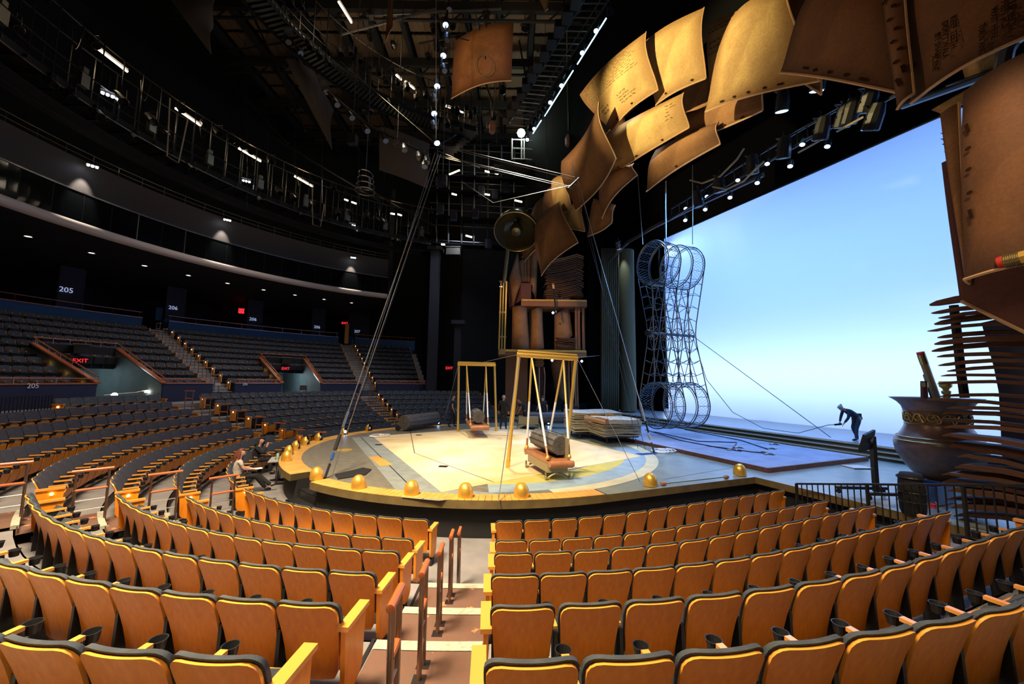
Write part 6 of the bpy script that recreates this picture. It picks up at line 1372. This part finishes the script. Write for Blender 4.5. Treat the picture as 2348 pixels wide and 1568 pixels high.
# pulley bag, winch box
for i, (x0, x1, y0, y1, w_) in enumerate([(1120, 1137, 190, 300, 'left of the work light'), (1300, 1306, 180, 330, 'right of the work light')]):
    root = thing('pulley_block', uy(x0, y1, 24), 'brown pulley block on long ropes %s' % w_, 'pulley')
    for x in (x0, x1): mb = MB(); a_ = uy(x, y0, 24); mb.path([(a_.x, a_.y, 27), a_, uy((x0+x1)/2, y1-30, 24)], .02, 4); mb.build('rope', 'rope', root)
    mb = MB(); mb.lathe([(0, -.5), (.2, -.35), (.22, .1), (.1, .4), (0, .45)], 8, uy((x0+x1)/2, y1-8, 24)); mb.build('block', 'leather', root)
# roof deck panels and beams
rd = thing('roof', (-4, 20, 27.6), 'brown ribbed roof deck panels seen between black beams', 'roof')
for ix in range(-9, 5):
    for iy in range(0, 13):
        x, y = ix*2.2, 6+iy*2.6
        mb = MB(); mb.box((x, y, 27.8), (1.7, 2.3, .08))
        for k in range(4): mb.box((x-.6+.4*k, y, 27.74), (.06, 2.3, .06))
        mb.build('roof_panel', 'roofdeck', rd)
for ix in range(-9, 6): mb = MB(); mb.bar((ix*2.2-1.1, 4, 27.3), (ix*2.2-1.1, 40, 27.3), .28, .5); mb.build('beam', 'blackmat', rd)
for iy in range(0, 8): mb = MB(); mb.bar((-22, 5+iy*4.4, 26.8), (11, 5+iy*4.4, 26.8), .3, .6); mb.bar((-22, 5+iy*4.4, 25.9), (11, 5+iy*4.4, 25.9), .14, .14); [mb.bar((-22+1.5*k, 5+iy*4.4, 25.9), (-22+1.5*k+.75, 5+iy*4.4, 26.6), .08, .08) for k in range(22)]; mb.build('truss_beam', 'blackmat', rd)
for (x, y) in ((-5, 16), (0, 19), (-9, 22)): lamp_area('roof_fill', (x, y, 23.5), (x, y, 28), 3, 45, (1, .72, .42), spread=170)  # added upward lamps without fixtures, so the roof deck shows
# pipes across the void with clutter
for k, (a, b, Y) in enumerate([((560, -10), (700, 300), 23), ((500, 120), (900, 60), 26), ((780, 80), (1000, 20), 22), ((1060, 30), (1130, 240), 24), ((350, 0), (660, 330), 26), ((960, 100), (1180, 60), 25), ((840, 35), (1150, 20), 22), ((1180, 40), (1210, 200), 26), ((820, 420), (1000, 520), 27), ((600, 300), (870, 460), 27)]):
    mb = MB(); mb.tube(uy(*a, Y), uy(*b, Y), .07, 6); tag(mb.build('grid_pipe', 'darksteel'), 'black grid pipe crossing the roof void, %s' % ['at the top left', 'long one above the gauze triangle', 'short one at top centre', 'steep one over the hanging parchment', 'from top left to the gauze curl', 'level one left of the parchment', 'highest near the top edge', 'steep one right of the parchment', 'low one above the far catwalk end', 'long low one under the gauze panels'][k], 'pipe', 'grid pipes in the roof void')
for x in (563, 610, 672, 735, 820, 845, 878, 1100, 1135, 1250, 735): cable([uy(x, r2.uniform(-10, 60), 22), uy(x+4, r2.uniform(330, 520), 22)], .014, 'thin vertical rigging line in the dark left void', 'darksteel', group='vertical rigging lines')
for i in range(26):
    x, y = r2.uniform(820, 1240), r2.uniform(20, 300); q_ = uy(x, y, 25+r2.uniform(-1, 2)); q_ = q_ if q_.z < 26.2 else Vector((0, 0, CH)).lerp(q_, (26.0-CH)/(q_.z-CH)); fixture(q_, (0, 14, 0), 1.3, 'glass', 'dark stage light scattered in the roof void above centre, %s of many' % nth(i) if 0 else 'dark stage light scattered in the roof void above centre', 'stage lights in the roof void', True)
# speaker cluster-like winch hanging left
for i, (x, y) in enumerate([(838, 420), (808, 320), (1015, 415)]):
    p = uy(x, y, 22); root = thing('motor_hoist', p, '%s chain motor hoist hanging in the dark void' % ['caged', 'left', 'right'][i], 'hoist'); mb = MB(); mb.box(p, (.5, .4, .6)); mb.build('motor', 'darksteel', root); mb = MB(); mb.tube(p, (p.x, p.y, 27), .02, 4); mb.build('chain', 'steel', root)
    if i == 0:
        for k in range(4): mb = MB(); mb.path([p+Vector((.55*math.cos(a)*(1-.1*k), .55*math.sin(a), -.5+.35*k)) for a in [2*PI*j/12 for j in range(12)]], .03, 4, closed=True); mb.build('cage_ring', 'steel', root)
# ---- blue-white fixtures over the main stage, behind the arch
el = thing('lighting_electric', us(1760, 360, 9.5), 'long pipe of blue spotlights over the backcloth', 'truss')
pp = [us(1540, 500, 9.5), us(1700, 405, 9.5), us(1860, 315, 9.5), us(2060, 215, 9.5)]; mb = MB(); mb.path(pp, .06, 6); mb.path([q+Vector((0, 0, .5)) for q in pp], .05, 6); mb.build('pipe', 'darksteel', el)
for i in range(24): t = i/23*3; j = min(2, int(t)); q = pp[j].lerp(pp[j+1], t-j); mb = MB(); mb.tube(q, q+Vector((0, 0, .5)), .03, 4); mb.build('brace', 'darksteel', el)
GL = [(1841, 326), (1760, 371), (1899, 330), (1813, 376), (1692, 409), (1737, 415), (1621, 447), (1674, 449), (1572, 475), (1617, 477), (1571, 502)]
for i, (x, y) in enumerate(GL):
    p = us(x, y, 9.5); fixture(p, P(9, -2, 0)-Vector((3, 6, 0)), .6, 'e_blue', 'glowing blue-white spotlight over the stage, %s from the right' % ORD[i], 'glowing spotlights over the stage')
for i, (x, y) in enumerate([(1794, 236), (1876, 187), (1935, 270), (2003, 275), (1950, 262), (1884, 300), (1798, 344), (1725, 382), (1650, 425), (1990, 235), (1600, 460)]):
    fixture(us(x, y, 9.2), P(12, -2, 0), 1.5, 'e_strip' if i < 2 else 'bluegrey', 'large dark moving light over the stage, %s in the row' % ORD[i], 'moving lights over the stage')
p = us(1417, 563, 9.5); fixture(p, us(1440, 700, 12), 1.0, 'e_led', 'bright small spotlight above the grey-green drapes')
for k, (pts, w_) in enumerate([([(1582, 413), (1610, 420), (1650, 405), (1690, 365), (1706, 340)], 'upper'), ([(1634, 428), (1665, 434), (1705, 415), (1735, 385), (1752, 370)], 'lower')]):
    mb = MB(); mb.path([us(x, y, 9) for x, y in pts], .04, 6); tag(mb.build('curved_hoop', 'rope'), '%s pale curved hoop tube hanging over the stage' % w_, 'hoop')
for a, b in (((1918, 302), (1980, 268)), ((1830, 350), (1880, 322))): mb = MB(); mb.tube(us(*a, 9), us(*b, 9), .035, 5); tag(mb.build('pale_pipe', 'rope'), 'pale straight pipe %s over the stage' % ('nearer the right portal' if a[0] > 1900 else 'left of the longer one'), 'pipe')
# drapes left of the backcloth
YD = 26.5
def drape(x0, x1, y0, y1, m, label, Y, n, amp=.12):
    a, b, c, d = uy(x0, y0, Y), uy(x1, y0, Y), uy(x0, y1, Y), uy(x1, y1, Y)
    mb = MB(); mb.slab(n*8, 6, lambda u, v: a.lerp(b, u).lerp(c.lerp(d, u), v)+Vector((0, amp*math.sin(u*n*2*PI), 0)), .03); return tag(mb.build('drape', m, smooth=True), label, 'drape')
drape(1378, 1418, 570, 950, 'drape', 'grey-green pleated drape between tower and column', 26.5, 9)
drape(1346, 1378, 470, 960, 'drapeblack', 'black pleated drape at the right side of the tower', 27.2, 7)
a, b = uy(1425, 575, 27.5), uy(1425, 942, 27.5); mb = MB(); mb.lathe([(.55, 0), (.55, a.z-b.z)], 20, (b.x+.5, 27.5, b.z)); tag(mb.build('round_column', 'drape', smooth=True), 'smooth spot-lit grey round drape column beside the black leg', 'column')
lamp_spot('column_spot', uy(1422, 560, 26.6), uy(1436, 760, 27.0), 420, (.9, 1, .95), 50, .6, .05)
mb = MB(); pts = [us(1395, 600, 9.8), us(1440, 555, 9.8), us(1500, 520, 9.8), us(1600, 470, 9.8), us(1750, 400, 9.8)]; mb.path(pts, .10, 6); tag(mb.build('curved_truss', 'darksteel'), 'curved black header pipe above the drapes', 'pipe')
# black backing hung behind the paper arch
mb = MB(); c = [P(7.2, 13, 16.8), P(7.2, -16, 16.8), P(7.2, -16, 30), P(7.2, 13, 30)]; mb.add(c, [(0, 1, 2, 3)]); tag(mb.build('portal_header', 'drapeblack'), 'black portal header cloth above the paper arch', 'drape')
# ---- rigging cables
Lt = uy(1000, 330, 16); Lt2 = uy(1003, 358, 16); Rt_ = uy(1324, 412, 15); b1 = Vector((*uz(745, 1096, .82)[:2], .82)); b2 = uz(795, 990, .82); b3 = uz(1500, 1038, .82)
cable([b1, Lt2], .014, 'main steel guy cable from the front stage rim up to the left cable corner'); cable([b1+Vector((.12, .1, 0)), Lt2+Vector((.15, 0, .1))], .010, 'second guy cable beside the main one')
cable([b2, Lt2+Vector((-.1, 0, .2))], .012, 'guy cable from the left rear dome up to the cable corner'); cable([b2+Vector((.1, 0, 0)), Lt2+Vector((.05, .3, .1))], .012, 'thin dark line beside the rear guy cable', 'darksteel')
for i, (a, b) in enumerate([((1000, 330), (1318, 406)), ((1002, 334), (1318, 412)), ((1000, 354), (1300, 425)), ((1003, 358), (1310, 432)), ((1002, 345), (1100, 385)), ((1130, 465), (1320, 422)), ((1058, 416), (1130, 464)), ((1000, 330), (1000, -10)), ((1000, 330), (780, 140)), ((1316, 405), (1312, 372))]):
    cable([uy(*a, 16), uy(*b, 15)], .012, 'taut high cable between the left corner and the arch, %s' % ORD[i], 'cable')
cable([Rt_, b3], .016, 'bright guy cable from the arch down to the apron'); cable([Rt_+Vector((.1, .3, 0)), b3+Vector((-.3, .8, 0))], .010, 'thin dark guy line behind the bright one', 'darksteel'); cable([Rt_+Vector((-.1, .3, 0)), b3+Vector((-.1, .6, 0))], .010, 'second thin guy line behind the bright one', 'darksteel')
mb = MB(); mb.tube(uy(1303, 432, 15), uy(1328, 408, 15), .05, 6); tag(mb.build('spreader_bar', 'darksteel'), 'short black spreader bar where the high cables meet the arch', 'rigging')
cable([NTL, leg_base(1143, 1150)+Vector((0, 0, 0))], .012, 'stay wire from the near swing beam to the front rim'); cable([NTR+Vector((0, 0, .1)), uz(1467, 1104, .85)], .007, 'stay wire from the near swing beam to the right footlight', 'darksteel')
cable([uy(1189, 812, 11.5), uy(1083, 836, 19)], .010, 'thin line linking the two swing frames'); cable([uy(1051, 836, 19.1), uz(1018, 968, .85)], .012, 'left stay wire of the far swing frame')
cable([uy(1321, 820, 12), uy(1375, 815, 24)], .008, 'thin line running back from the near swing')
# turnbuckles at the cable feet
for q, up, w_ in ((b1, Lt2, 'front left guy cable'), (b2, Lt2, 'rear left guy cable'), (b3, Rt_, 'right guy cable')):
    d = (up-q).normalized(); root = thing('turnbuckle', q, 'black and steel tensioner at the foot of the '+w_, 'rigging')
    mb = MB(); mb.tube(q, q+d*.35, .035, 6); mb.build('shackle', 'darksteel', root); mb = MB(); mb.tube(q+d*.45, q+d*.62, .045, 6); mb.build('sleeve', 'blue_plastic' if q is b1 else 'steel', root); mb = MB(); mb.bar(q+d*.7, q+d*1.1, .08, .05); mb.build('ratchet', 'blackmat', root); mb = MB(); mb.tube(q+d*1.3, q+d*1.75, .035, 6); mb.build('sleeve', 'steel', root)
hub = C0+ua*1.3+Vector((0, 0, wz)); cable([hub, us(1905, 1003, 11.9)], .014, 'green-blue line from wheel hub to the upstage deck', 'cablegreen')
for i, (x0, y0, x1, y1) in enumerate([(1462, 400, 1474, 560), (1527, 415, 1527, 553), (1588, 378, 1588, 560)]): cable([us(x0, y0, 8), us(x1, y1, 8)], .03 if i == 1 else .018, '%s suspension cable above the acrobat wheel' % ['left', 'thick middle', 'right'][i])
for k, pts in enumerate([[(1480, 985), (1560, 1010), (1640, 1025), (1700, 1035)], [(1500, 990), (1600, 1012), (1690, 1015), (1680, 1028)], [(1570, 985), (1700, 1010), (1760, 1030)], [(1620, 1022), (1720, 1036), (1757, 1040)]]):
    mb = MB(); mb.path([uz(x, y, .94)+Vector((0, 0, .01)) for x, y in pts], .018, 5); tag(mb.build('floor_cable', 'black'), 'black cable lying on the lilac crash mat, %s' % ORD[k], 'cable')
for k, (x, y) in enumerate([(1667, 1031), (1683, 1026), (1757, 1028), (1752, 1041), (1735, 1036), (1765, 1018)]): p = uz(x, y, .95); mb = MB(); mb.path([p, p+Vector((.18, .05, 0)), p+Vector((.26, -.06, 0)), p+Vector((.36, .02, 0))], .03, 6); tag(mb.build('shackle', 'steel'), 'steel shackle lying on the crash mat at the end of a black cable', 'rigging', 'shackles on the crash mat')
for k, (x, y) in enumerate([(1510, 1035), (860, 1000)]): p = uz(x, y, .83); mb = MB(); mb.path([p+Vector(((.25+.03*i/6)*math.cos(i*.8)+.03*i/3, .35*math.sin(i*.8), .01+.002*i)) for i in range(26)], .02, 5); tag(mb.build('rope_coil', 'white'), 'loose white rope coil at the foot of the %s guy cable' % ['right', 'rear left'][k], 'rope')
for k, (x, y, w_) in enumerate([(1295, 717, 'below the upper tower shelf'), (1266, 826, 'under the lower shelf, left'), (1334, 828, 'under the lower shelf, right'), (1149, 657, 'on the giant desk lamp arm')]):
    p = T(x-(27 if k == 0 else 0), y, -1.0) if k == 0 else T(x, y, -.9); mb = MB(); mb.lathe([(0, -.09), (.09, 0), (0, .09)], 8, p); tag(mb.build('small_lamp', 'e_led'), 'tiny white lamp glowing '+w_, 'lamp')
# small dark object on the deck
p = uz(1762, 965, ZD); p.z = ZD; root = thing('tool_bag', p, 'small dark bundle lying on the glossy deck', 'bag'); mb = MB(); mb.lathe([(0, 0), (.22, .02), (.2, .14), (.08, .2), (0, .2)], 10, p); mb.build('bag', 'blackmat', root); mb = MB(); mb.path([p+Vector((-.2, 0, .1)), p+Vector((-.05, 0, .33)), p+Vector((.2, 0, .22)), p+Vector((.28, 0, .05))], .03, 5); mb.build('strap', 'blackmat', root)
# ================================================================== PEOPLE
def skin_mesh(name, chains, m, parent, base, R, levels=1, root_i=0):
    """chains: list of lists of (point, radius); shared points are merged"""
    vs = []; rs = []; es = set(); key = {}
    def vid(p, r):
        k = (round(p[0], 4), round(p[1], 4), round(p[2], 4))
        if k not in key: key[k] = len(vs); vs.append(Vector(p)); rs.append(r)
        return key[k]
    for ch in chains:
        ids = [vid(p, r) for p, r in ch]
        for a, b in zip(ids, ids[1:]):
            if a != b: es.add((min(a, b), max(a, b)))
    me = bpy.data.meshes.new(name); me.from_pydata([tuple(R @ v) for v in vs], sorted(es), []); me.materials.append(M[m])
    o = bpy.data.objects.new(name, me); COL.objects.link(o); o.parent = parent
    o.modifiers.new('Skin', 'SKIN'); sk = me.skin_vertices[0].data
    for i, r in enumerate(rs):
        sk[i].radius = (r, r) if not isinstance(r, tuple) else r; sk[i].use_root = (i == root_i)
    o.modifiers['Skin'].use_smooth_shade = True
    s = o.modifiers.new('Sub', 'SUBSURF'); s.levels = levels; s.render_levels = levels
    return o
def person(p, face, label, pose, skin='skin', hair='hair_dk', top='cloth_blk', legs='cloth_blk', h=1.75, shoe='black', sleeves='short', hairstyle='short', female=False, group=None):
    root = thing('person', p, label, 'person', group); k = h/1.75; R = Matrix.Rotation(face-PI/2, 3, 'Z')
    J = {n: Vector(v)*k for n, v in pose.items()}
    def L(a, b, t): return J[a].lerp(J[b], t)
    neck, head = J['neck'], J['head']; up = (head-neck).normalized(); fw = Vector(pose.get('look', (0, 1, 0))).normalized(); fw = (fw-up*fw.dot(up)).normalized(); sd = fw.cross(up)
    ch = [[(J['pelvis'], .10*k), (J['chest'].lerp(J['pelvis'], .5), .09*k), (J['chest'], .11*k), (neck, .055*k), (head-up*.09*k+fw*.01, .062*k), (head, .088*k), (head+up*.07*k-fw*.005, .07*k)]]
    ch.append([(head, .088*k), (head+fw*.085*k-up*.02*k, .018*k), (head+fw*.112*k-up*.035*k, .012*k)])
    for s in (-1, 1): ch.append([(head, .088*k), (head+sd*s*.095*k-up*.01*k, .02*k)])
    for s in ('l', 'r'):
        sh, el, wr = J['sh'+s], J['el'+s], J['wr'+s]
        ch.append([(J['chest'], .11*k), (sh, .055*k), (el, .04*k), (wr, .025*k)])
        d = (wr-el).normalized() if 'hd'+s not in J else (J['hd'+s]).normalized(); side = d.cross(Vector((0, 0, 1))) if abs(d.z) < .95 else Vector((0, 1, 0)); side.normalize(); cur = d.cross(side).normalized()
        palm = wr+d*.075*k; ch.append([(wr, .025*k), (palm, .03*k)])
        for i, (o_, l_) in enumerate(((-.027, .072), (-.009, .082), (.009, .076), (.027, .058))):
            a = palm+side*o_*k; b = a+d*l_*.55*k+cur*.008*k; c = b+d*l_*.4*k+cur*.024*k; ch.append([(palm, .03*k), (a, .0095*k), (b, .009*k), (c, .007*k)])
        th = wr+d*.035*k-side*.03*k; ch.append([(wr, .025*k), (th, .011*k), (th+d*.035*k-side*.018*k, .0095*k), (th+d*.06*k-side*.02*k+cur*.012*k, .008*k)])
        hp, kn, an = J['hp'+s], J['kn'+s], J['an'+s]; ch.append([(J['pelvis'], .10*k), (hp, .085*k), (kn, .052*k), (an, .036*k), (an+Vector(pose.get('toe'+s, (0, .13, -.05)))*k, .03*k)])
    b = skin_mesh('body', ch, skin, root, p, R)
    tl_ = 1.0
    shirt = [[(J['pelvis'].lerp(J['chest'], -.42), .15*k), (J['pelvis'].lerp(J['chest'], .1), .148*k if not female else .14*k), (J['chest'].lerp(J['pelvis'], .5), .14*k if not female else .128*k), (J['chest'], .148*k if not female else .13*k), (neck.lerp(J['chest'], .30), .085*k)]]
    for s in ('l', 'r'):
        sh, el, wr = J['sh'+s], J['el'+s], J['wr'+s]; t = (sh.lerp(el, .62), .055*k) 
        c = [(J['chest'], .148*k if not female else .13*k), (sh, .072*k)]
        c += [t] if sleeves == 'short' else [(el, .056*k), (wr.lerp(el, .06), .04*k)]
        shirt.append(c)
    skin_mesh('shirt', shirt, top, root, p, R)
    tr_ = [[(J['pelvis'].lerp(J['chest'], .35), .115*k), (J['pelvis'], .13*k)]]
    for s in ('l', 'r'): tr_.append([(J['pelvis'], .13*k), (J['hp'+s], .10*k), (J['kn'+s], .072*k), (J['an'+s], .06*k)])
    skin_mesh('trousers', tr_, legs, root, p, R)
    for s in ('l', 'r'):
        an = J['an'+s]; t = Vector(pose.get('toe'+s, (0, .13, -.05)))*k; skin_mesh('shoe', [[(an+Vector((0, -.03*k, -.01*k)), .05*k), (an+t*.5+Vector((0, 0, -.015*k)), .045*k), (an+t*1.15, .035*k)]], shoe, root, p, R)
    if hairstyle != 'bald':
        cap = MB(); c_ = head+up*.02*k-fw*.012*k; n1, n2 = 16, 12; vs_ = []; ok = []
        for j in range(n2+1):
            for i in range(n1):
                a, b_ = 2*PI*i/n1, PI*j/n2; d_ = Vector((math.sin(b_)*math.cos(a), math.sin(b_)*math.sin(a), math.cos(b_)))
                q_ = c_+(sd*d_.x*.090+fw*d_.y*.104+up*d_.z*.098)*k; vs_.append(R @ q_); ok.append((d_.y < .42 or d_.z > .62) and d_.z > -.62)
        fs_ = [(j*n1+i, j*n1+(i+1) % n1, (j+1)*n1+(i+1) % n1, (j+1)*n1+i) for j in range(n2) for i in range(n1)]
        cap.add(vs_, [f_ for f_ in fs_ if all(ok[q_] for q_ in f_)])
        if hairstyle == 'bun': cap.lathe([(0, -.045*k), (.04*k, -.02*k), (.045*k, .01*k), (0, .045*k)], 10, R @ (head-fw*.12*k+up*.03*k))
        if hairstyle == 'long':
            for s in (-1, 1): cap.path([R @ (head+sd*s*.075*k+up*.03*k), R @ (head+sd*s*.095*k-up*.06*k), R @ (neck+sd*s*.10*k+fw*.02*k), R @ (neck+sd*s*.10*k+fw*.05*k-up*.09*k)], [.03*k, .034*k, .034*k, .014*k], 8)
            cap.path([R @ (head-fw*.06*k+up*.02*k), R @ (head-fw*.09*k-up*.08*k), R @ (neck-fw*.09*k), R @ (neck-fw*.10*k-up*.12*k)], [.08*k, .085*k, .085*k, .04*k], 10)
        smooth_by(cap.build('hair', hair, root, local=True), 60)
    for s in (-1, 1):
        e = MB(); q = R @ (head+fw*.083*k+sd*s*.033*k+up*.012*k); e.lathe([(0, -.006*k), (.008*k, 0), (0, .006*k)], 8, q); e.build('eye', 'blackmat', root, local=True)
    e = MB(); q0, q1 = R @ (head+fw*.092*k-sd*.022*k-up*.065*k), R @ (head+fw*.092*k+sd*.022*k-up*.065*k); e.tube(q0, q1, .005*k, 6); e.build('mouth', 'lip', root, local=True)
    return root, R, J
ST_ = dict(pelvis=(0, 0, .95), chest=(0, 0, 1.30), neck=(0, 0, 1.50), head=(0, .02, 1.64), shl=(-.19, 0, 1.41), shr=(.19, 0, 1.41), ell=(-.25, -.03, 1.13), elr=(.25, -.03, 1.13), wrl=(-.26, .06, .90), wrr=(.26, .06, .90), hpl=(-.10, 0, .90), hpr=(.10, 0, .90), knl=(-.11, .03, .50), knr=(.11, .03, .50), anl=(-.12, 0, .09), anr=(.12, 0, .09))
def at(x, y, z=.81): q = uz(x, y, z); q.z = z; return q
W1 = dict(ST_, chest=(0, .02, 1.30), knl=(-.11, .12, .50), anl=(-.12, .10, .09), knr=(.11, -.05, .50), anr=(.12, -.22, .09), wrl=(-.24, .16, .95), look=(0, 1, -.2))
person(at(1037, 978), rad(10), 'worker in black t-shirt walking right, left of the far gold frame', W1, hairstyle='bun', h=1.66)
person(at(1154, 984), rad(80), 'grey-haired worker in black seen from behind between the two gold frames', dict(ST_, anl=(-.15, -.02, .09), anr=(.13, .04, .09)), hair='hair_grey', sleeves='long', h=1.70)
W3 = dict(ST_, chest=(0, .16, 1.24), neck=(0, .30, 1.40), head=(0, .40, 1.50), shl=(-.19, .24, 1.32), shr=(.19, .24, 1.32), ell=(-.24, .36, 1.06), elr=(.24, .36, 1.06), wrl=(-.2, .46, .86), wrr=(.2, .46, .86), look=(0, .8, -1))
person(at(1204, 982), rad(195), 'bald worker in black t-shirt bending left over the small cart', W3, skin='skin_dark', hairstyle='bald', h=1.66)
person(at(1244, 980), rad(85), 'dark-haired worker in black t-shirt, back turned, behind the near swing', dict(ST_, wrl=(-.33, .08, .92)), h=1.66)
# person bent over on the deck, pulling the line
W5 = dict(pelvis=(0, -.10, .92), chest=(0, .22, 1.16), neck=(0, .38, 1.26), head=(0, .50, 1.30), shl=(-.18, .31, 1.2), shr=(.18, .31, 1.2), ell=(-.20, .36, .92), elr=(.22, .38, .92), wrl=(-.12, .48, .70), wrr=(.14, .48, .72), hpl=(-.10, -.10, .88), hpr=(.10, -.10, .88), knl=(-.13, .05, .50), knr=(.13, .02, .50), anl=(-.15, .10, .09), anr=(.15, -.15, .09), look=(0, .9, -.7))
p5 = uz(1964, 1010, ZD); p5.z = ZD; pr_, R5, J5 = person(p5, rad(172), 'stagehand in dark blue bending to pull a line on the blue-lit deck', W5, top='cloth_blue', legs='jeans', sleeves='long', h=1.62, hairstyle='bun', hair='hair_grey')
for pos, d_ in (((.06, -.20, .93), (.13, .07, .15)), ((.17, -.10, .90), (.07, .1, .14))): mb = MB(); mb.box(R5 @ Vector(pos), d_, R5); mb.build('tool_pouch', 'blackmat', pr_, local=True)
hand = p5+R5 @ ((J5['wrl']+J5['wrr'])/2+Vector((0, .06, -.06)))
cable([hub+Vector((0, 0, -.05))]+[us(x, y, s_) for x, y, s_ in ((1620, 870, 9.0), (1680, 945, 10.0), (1750, 982, 11.2), (1830, 993, 11.6))]+[hand-Vector((.5, 0, .05)), hand], .014, 'slack blue-green line sagging from the wheel hub to the stagehand', 'cablegreen')
mb = MB(); mb.tube(hand-Vector((.22, 0, .03)), hand+Vector((.04, 0, 0)), .035, 8); tag(mb.build('line_grip', 'blackmat'), 'black grip on the slack line held by the stagehand', 'rigging')
# seated women
SIT = dict(pelvis=(0, 0, .54), chest=(0, .0, .88), neck=(0, .03, 1.08), head=(0, .07, 1.22), shl=(-.17, .02, 1.0), shr=(.17, .02, 1.0), ell=(-.24, .12, .76), elr=(.24, .12, .76), wrl=(-.10, .36, .70), wrr=(.08, .38, .70), hpl=(-.09, .04, .53), hpr=(.09, .04, .53), knl=(-.10, .46, .54), knr=(.10, .46, .54), anl=(-.11, .50, .10), anr=(.11, .50, .10))
def seat_pos(r, th): return A(r, th, 0)
ps = uz(596, 1088, .5); th1 = math.degrees(math.atan2(ps.y-CY, ps.x-CX)); p1 = A(8.12, th1, 0)
wm, Rw_, Jw = person(p1, rad(th1+180+10), 'seated woman with long red-brown hair, cream print top and black trousers', dict(SIT, knl=(-.05, .46, .56), anl=(.12, .86, .18), toel=(.0, .12, .04), knr=(.12, .44, .52), anr=(.02, .74, .10), look=(.55, .8, .1)), top='shirt_w', hair='hair_red', hairstyle='long', female=True, h=1.66)
q = p1+Rw_ @ Vector((-.02, .44, .66)); mb = MB(); mb.slab(4, 4, lambda u, v: q+Rw_ @ Vector(((u-.5)*.22, (v-.5)*.28, .02*math.sin(u*3))), .008); tag(mb.build('paper_script', 'white'), 'white papers held on the lap of the red-haired woman', 'paper')
ps = uz(612, 1052, .5); th2 = math.degrees(math.atan2(ps.y-CY, ps.x-CX)); p2 = A(8.15, th2+1.0, 0)
person(p2, rad(th2+180+18), 'seated woman in black with long dark hair, hand raised, looking toward the camera', dict(SIT, chest=(0, .06, .87), neck=(0, .12, 1.06), head=(0, .17, 1.19), wrr=(.06, .34, .98), elr=(.24, .22, .76), hdr=(.0, .1, .5), look=(-.1, 1, .0) if False else (.9, .5, .05)), top='cloth_blk', hair='hair_dk', hairstyle='long', sleeves='long', female=True, h=1.66)
# her wheeled side table with laptop and bottle
tc_ = uz(640, 1052, .72); d = Vector((CX-tc_.x, CY-tc_.y, 0)).normalized(); tb = thing('side_table', (tc_.x, tc_.y, 0), 'small grey side table in front of the seated women', 'table'); Rt2 = facing(tc_, (CX, CY, 0)).to_3x3(); sd = Vector((-d.y, d.x, 0))
mb = MB(); R4 = Matrix(((sd.x, d.x, 0), (sd.y, d.y, 0), (0, 0, 1))); mb.box((tc_.x, tc_.y, .71), (.80, .50, .03), R4); mb.build('table_top', 'plastic_grey', tb)
for a in (-.28, .28):
    for b in (-.02, .02): mb = MB(); q = Vector((tc_.x, tc_.y, 0))+sd*a+d*b; mb.tube(q+Vector((0, 0, .03)), q+Vector((0, 0, .70)), .016, 6); mb.build('leg', 'darksteel', tb)
    mb = MB(); q = Vector((tc_.x, tc_.y, .03))+sd*a; mb.bar(q-d*.25, q+d*.25, .04, .04); mb.build('foot', 'black', tb)
lp = thing('laptop', Vector((tc_.x, tc_.y, .726))+sd*.05, 'thin laptop open on the small grey table', 'laptop'); mb = MB(); mb.box(Vector((tc_.x, tc_.y, .735))+sd*.05, (.32, .22, .015), R4); mb.build('base', 'steel', lp)
mb = MB(); c = Vector((tc_.x, tc_.y, .74))+sd*.05+d*.11; mb.bar(c, c+d*.06+Vector((0, 0, .21)), .32, .008, up=d); mb.build('screen', 'darksteel', lp)
q = Vector((tc_.x, tc_.y, .726))-sd*.2-d*.02; bt = thing('bottle', q, 'pale green water bottle with dark cap on the small table', 'bottle'); mb = MB(); mb.lathe([(0, 0), (.036, 0), (.038, .02), (.038, .19), (.025, .21), (0, .21)], 14, q); smooth_by(mb.build('body', mat('mint', (.25, .5, .42), .4), bt)); mb = MB(); mb.lathe([(0, .21), (.026, .21), (.026, .25), (0, .25)], 10, q); mb.build('cap', 'black', bt)
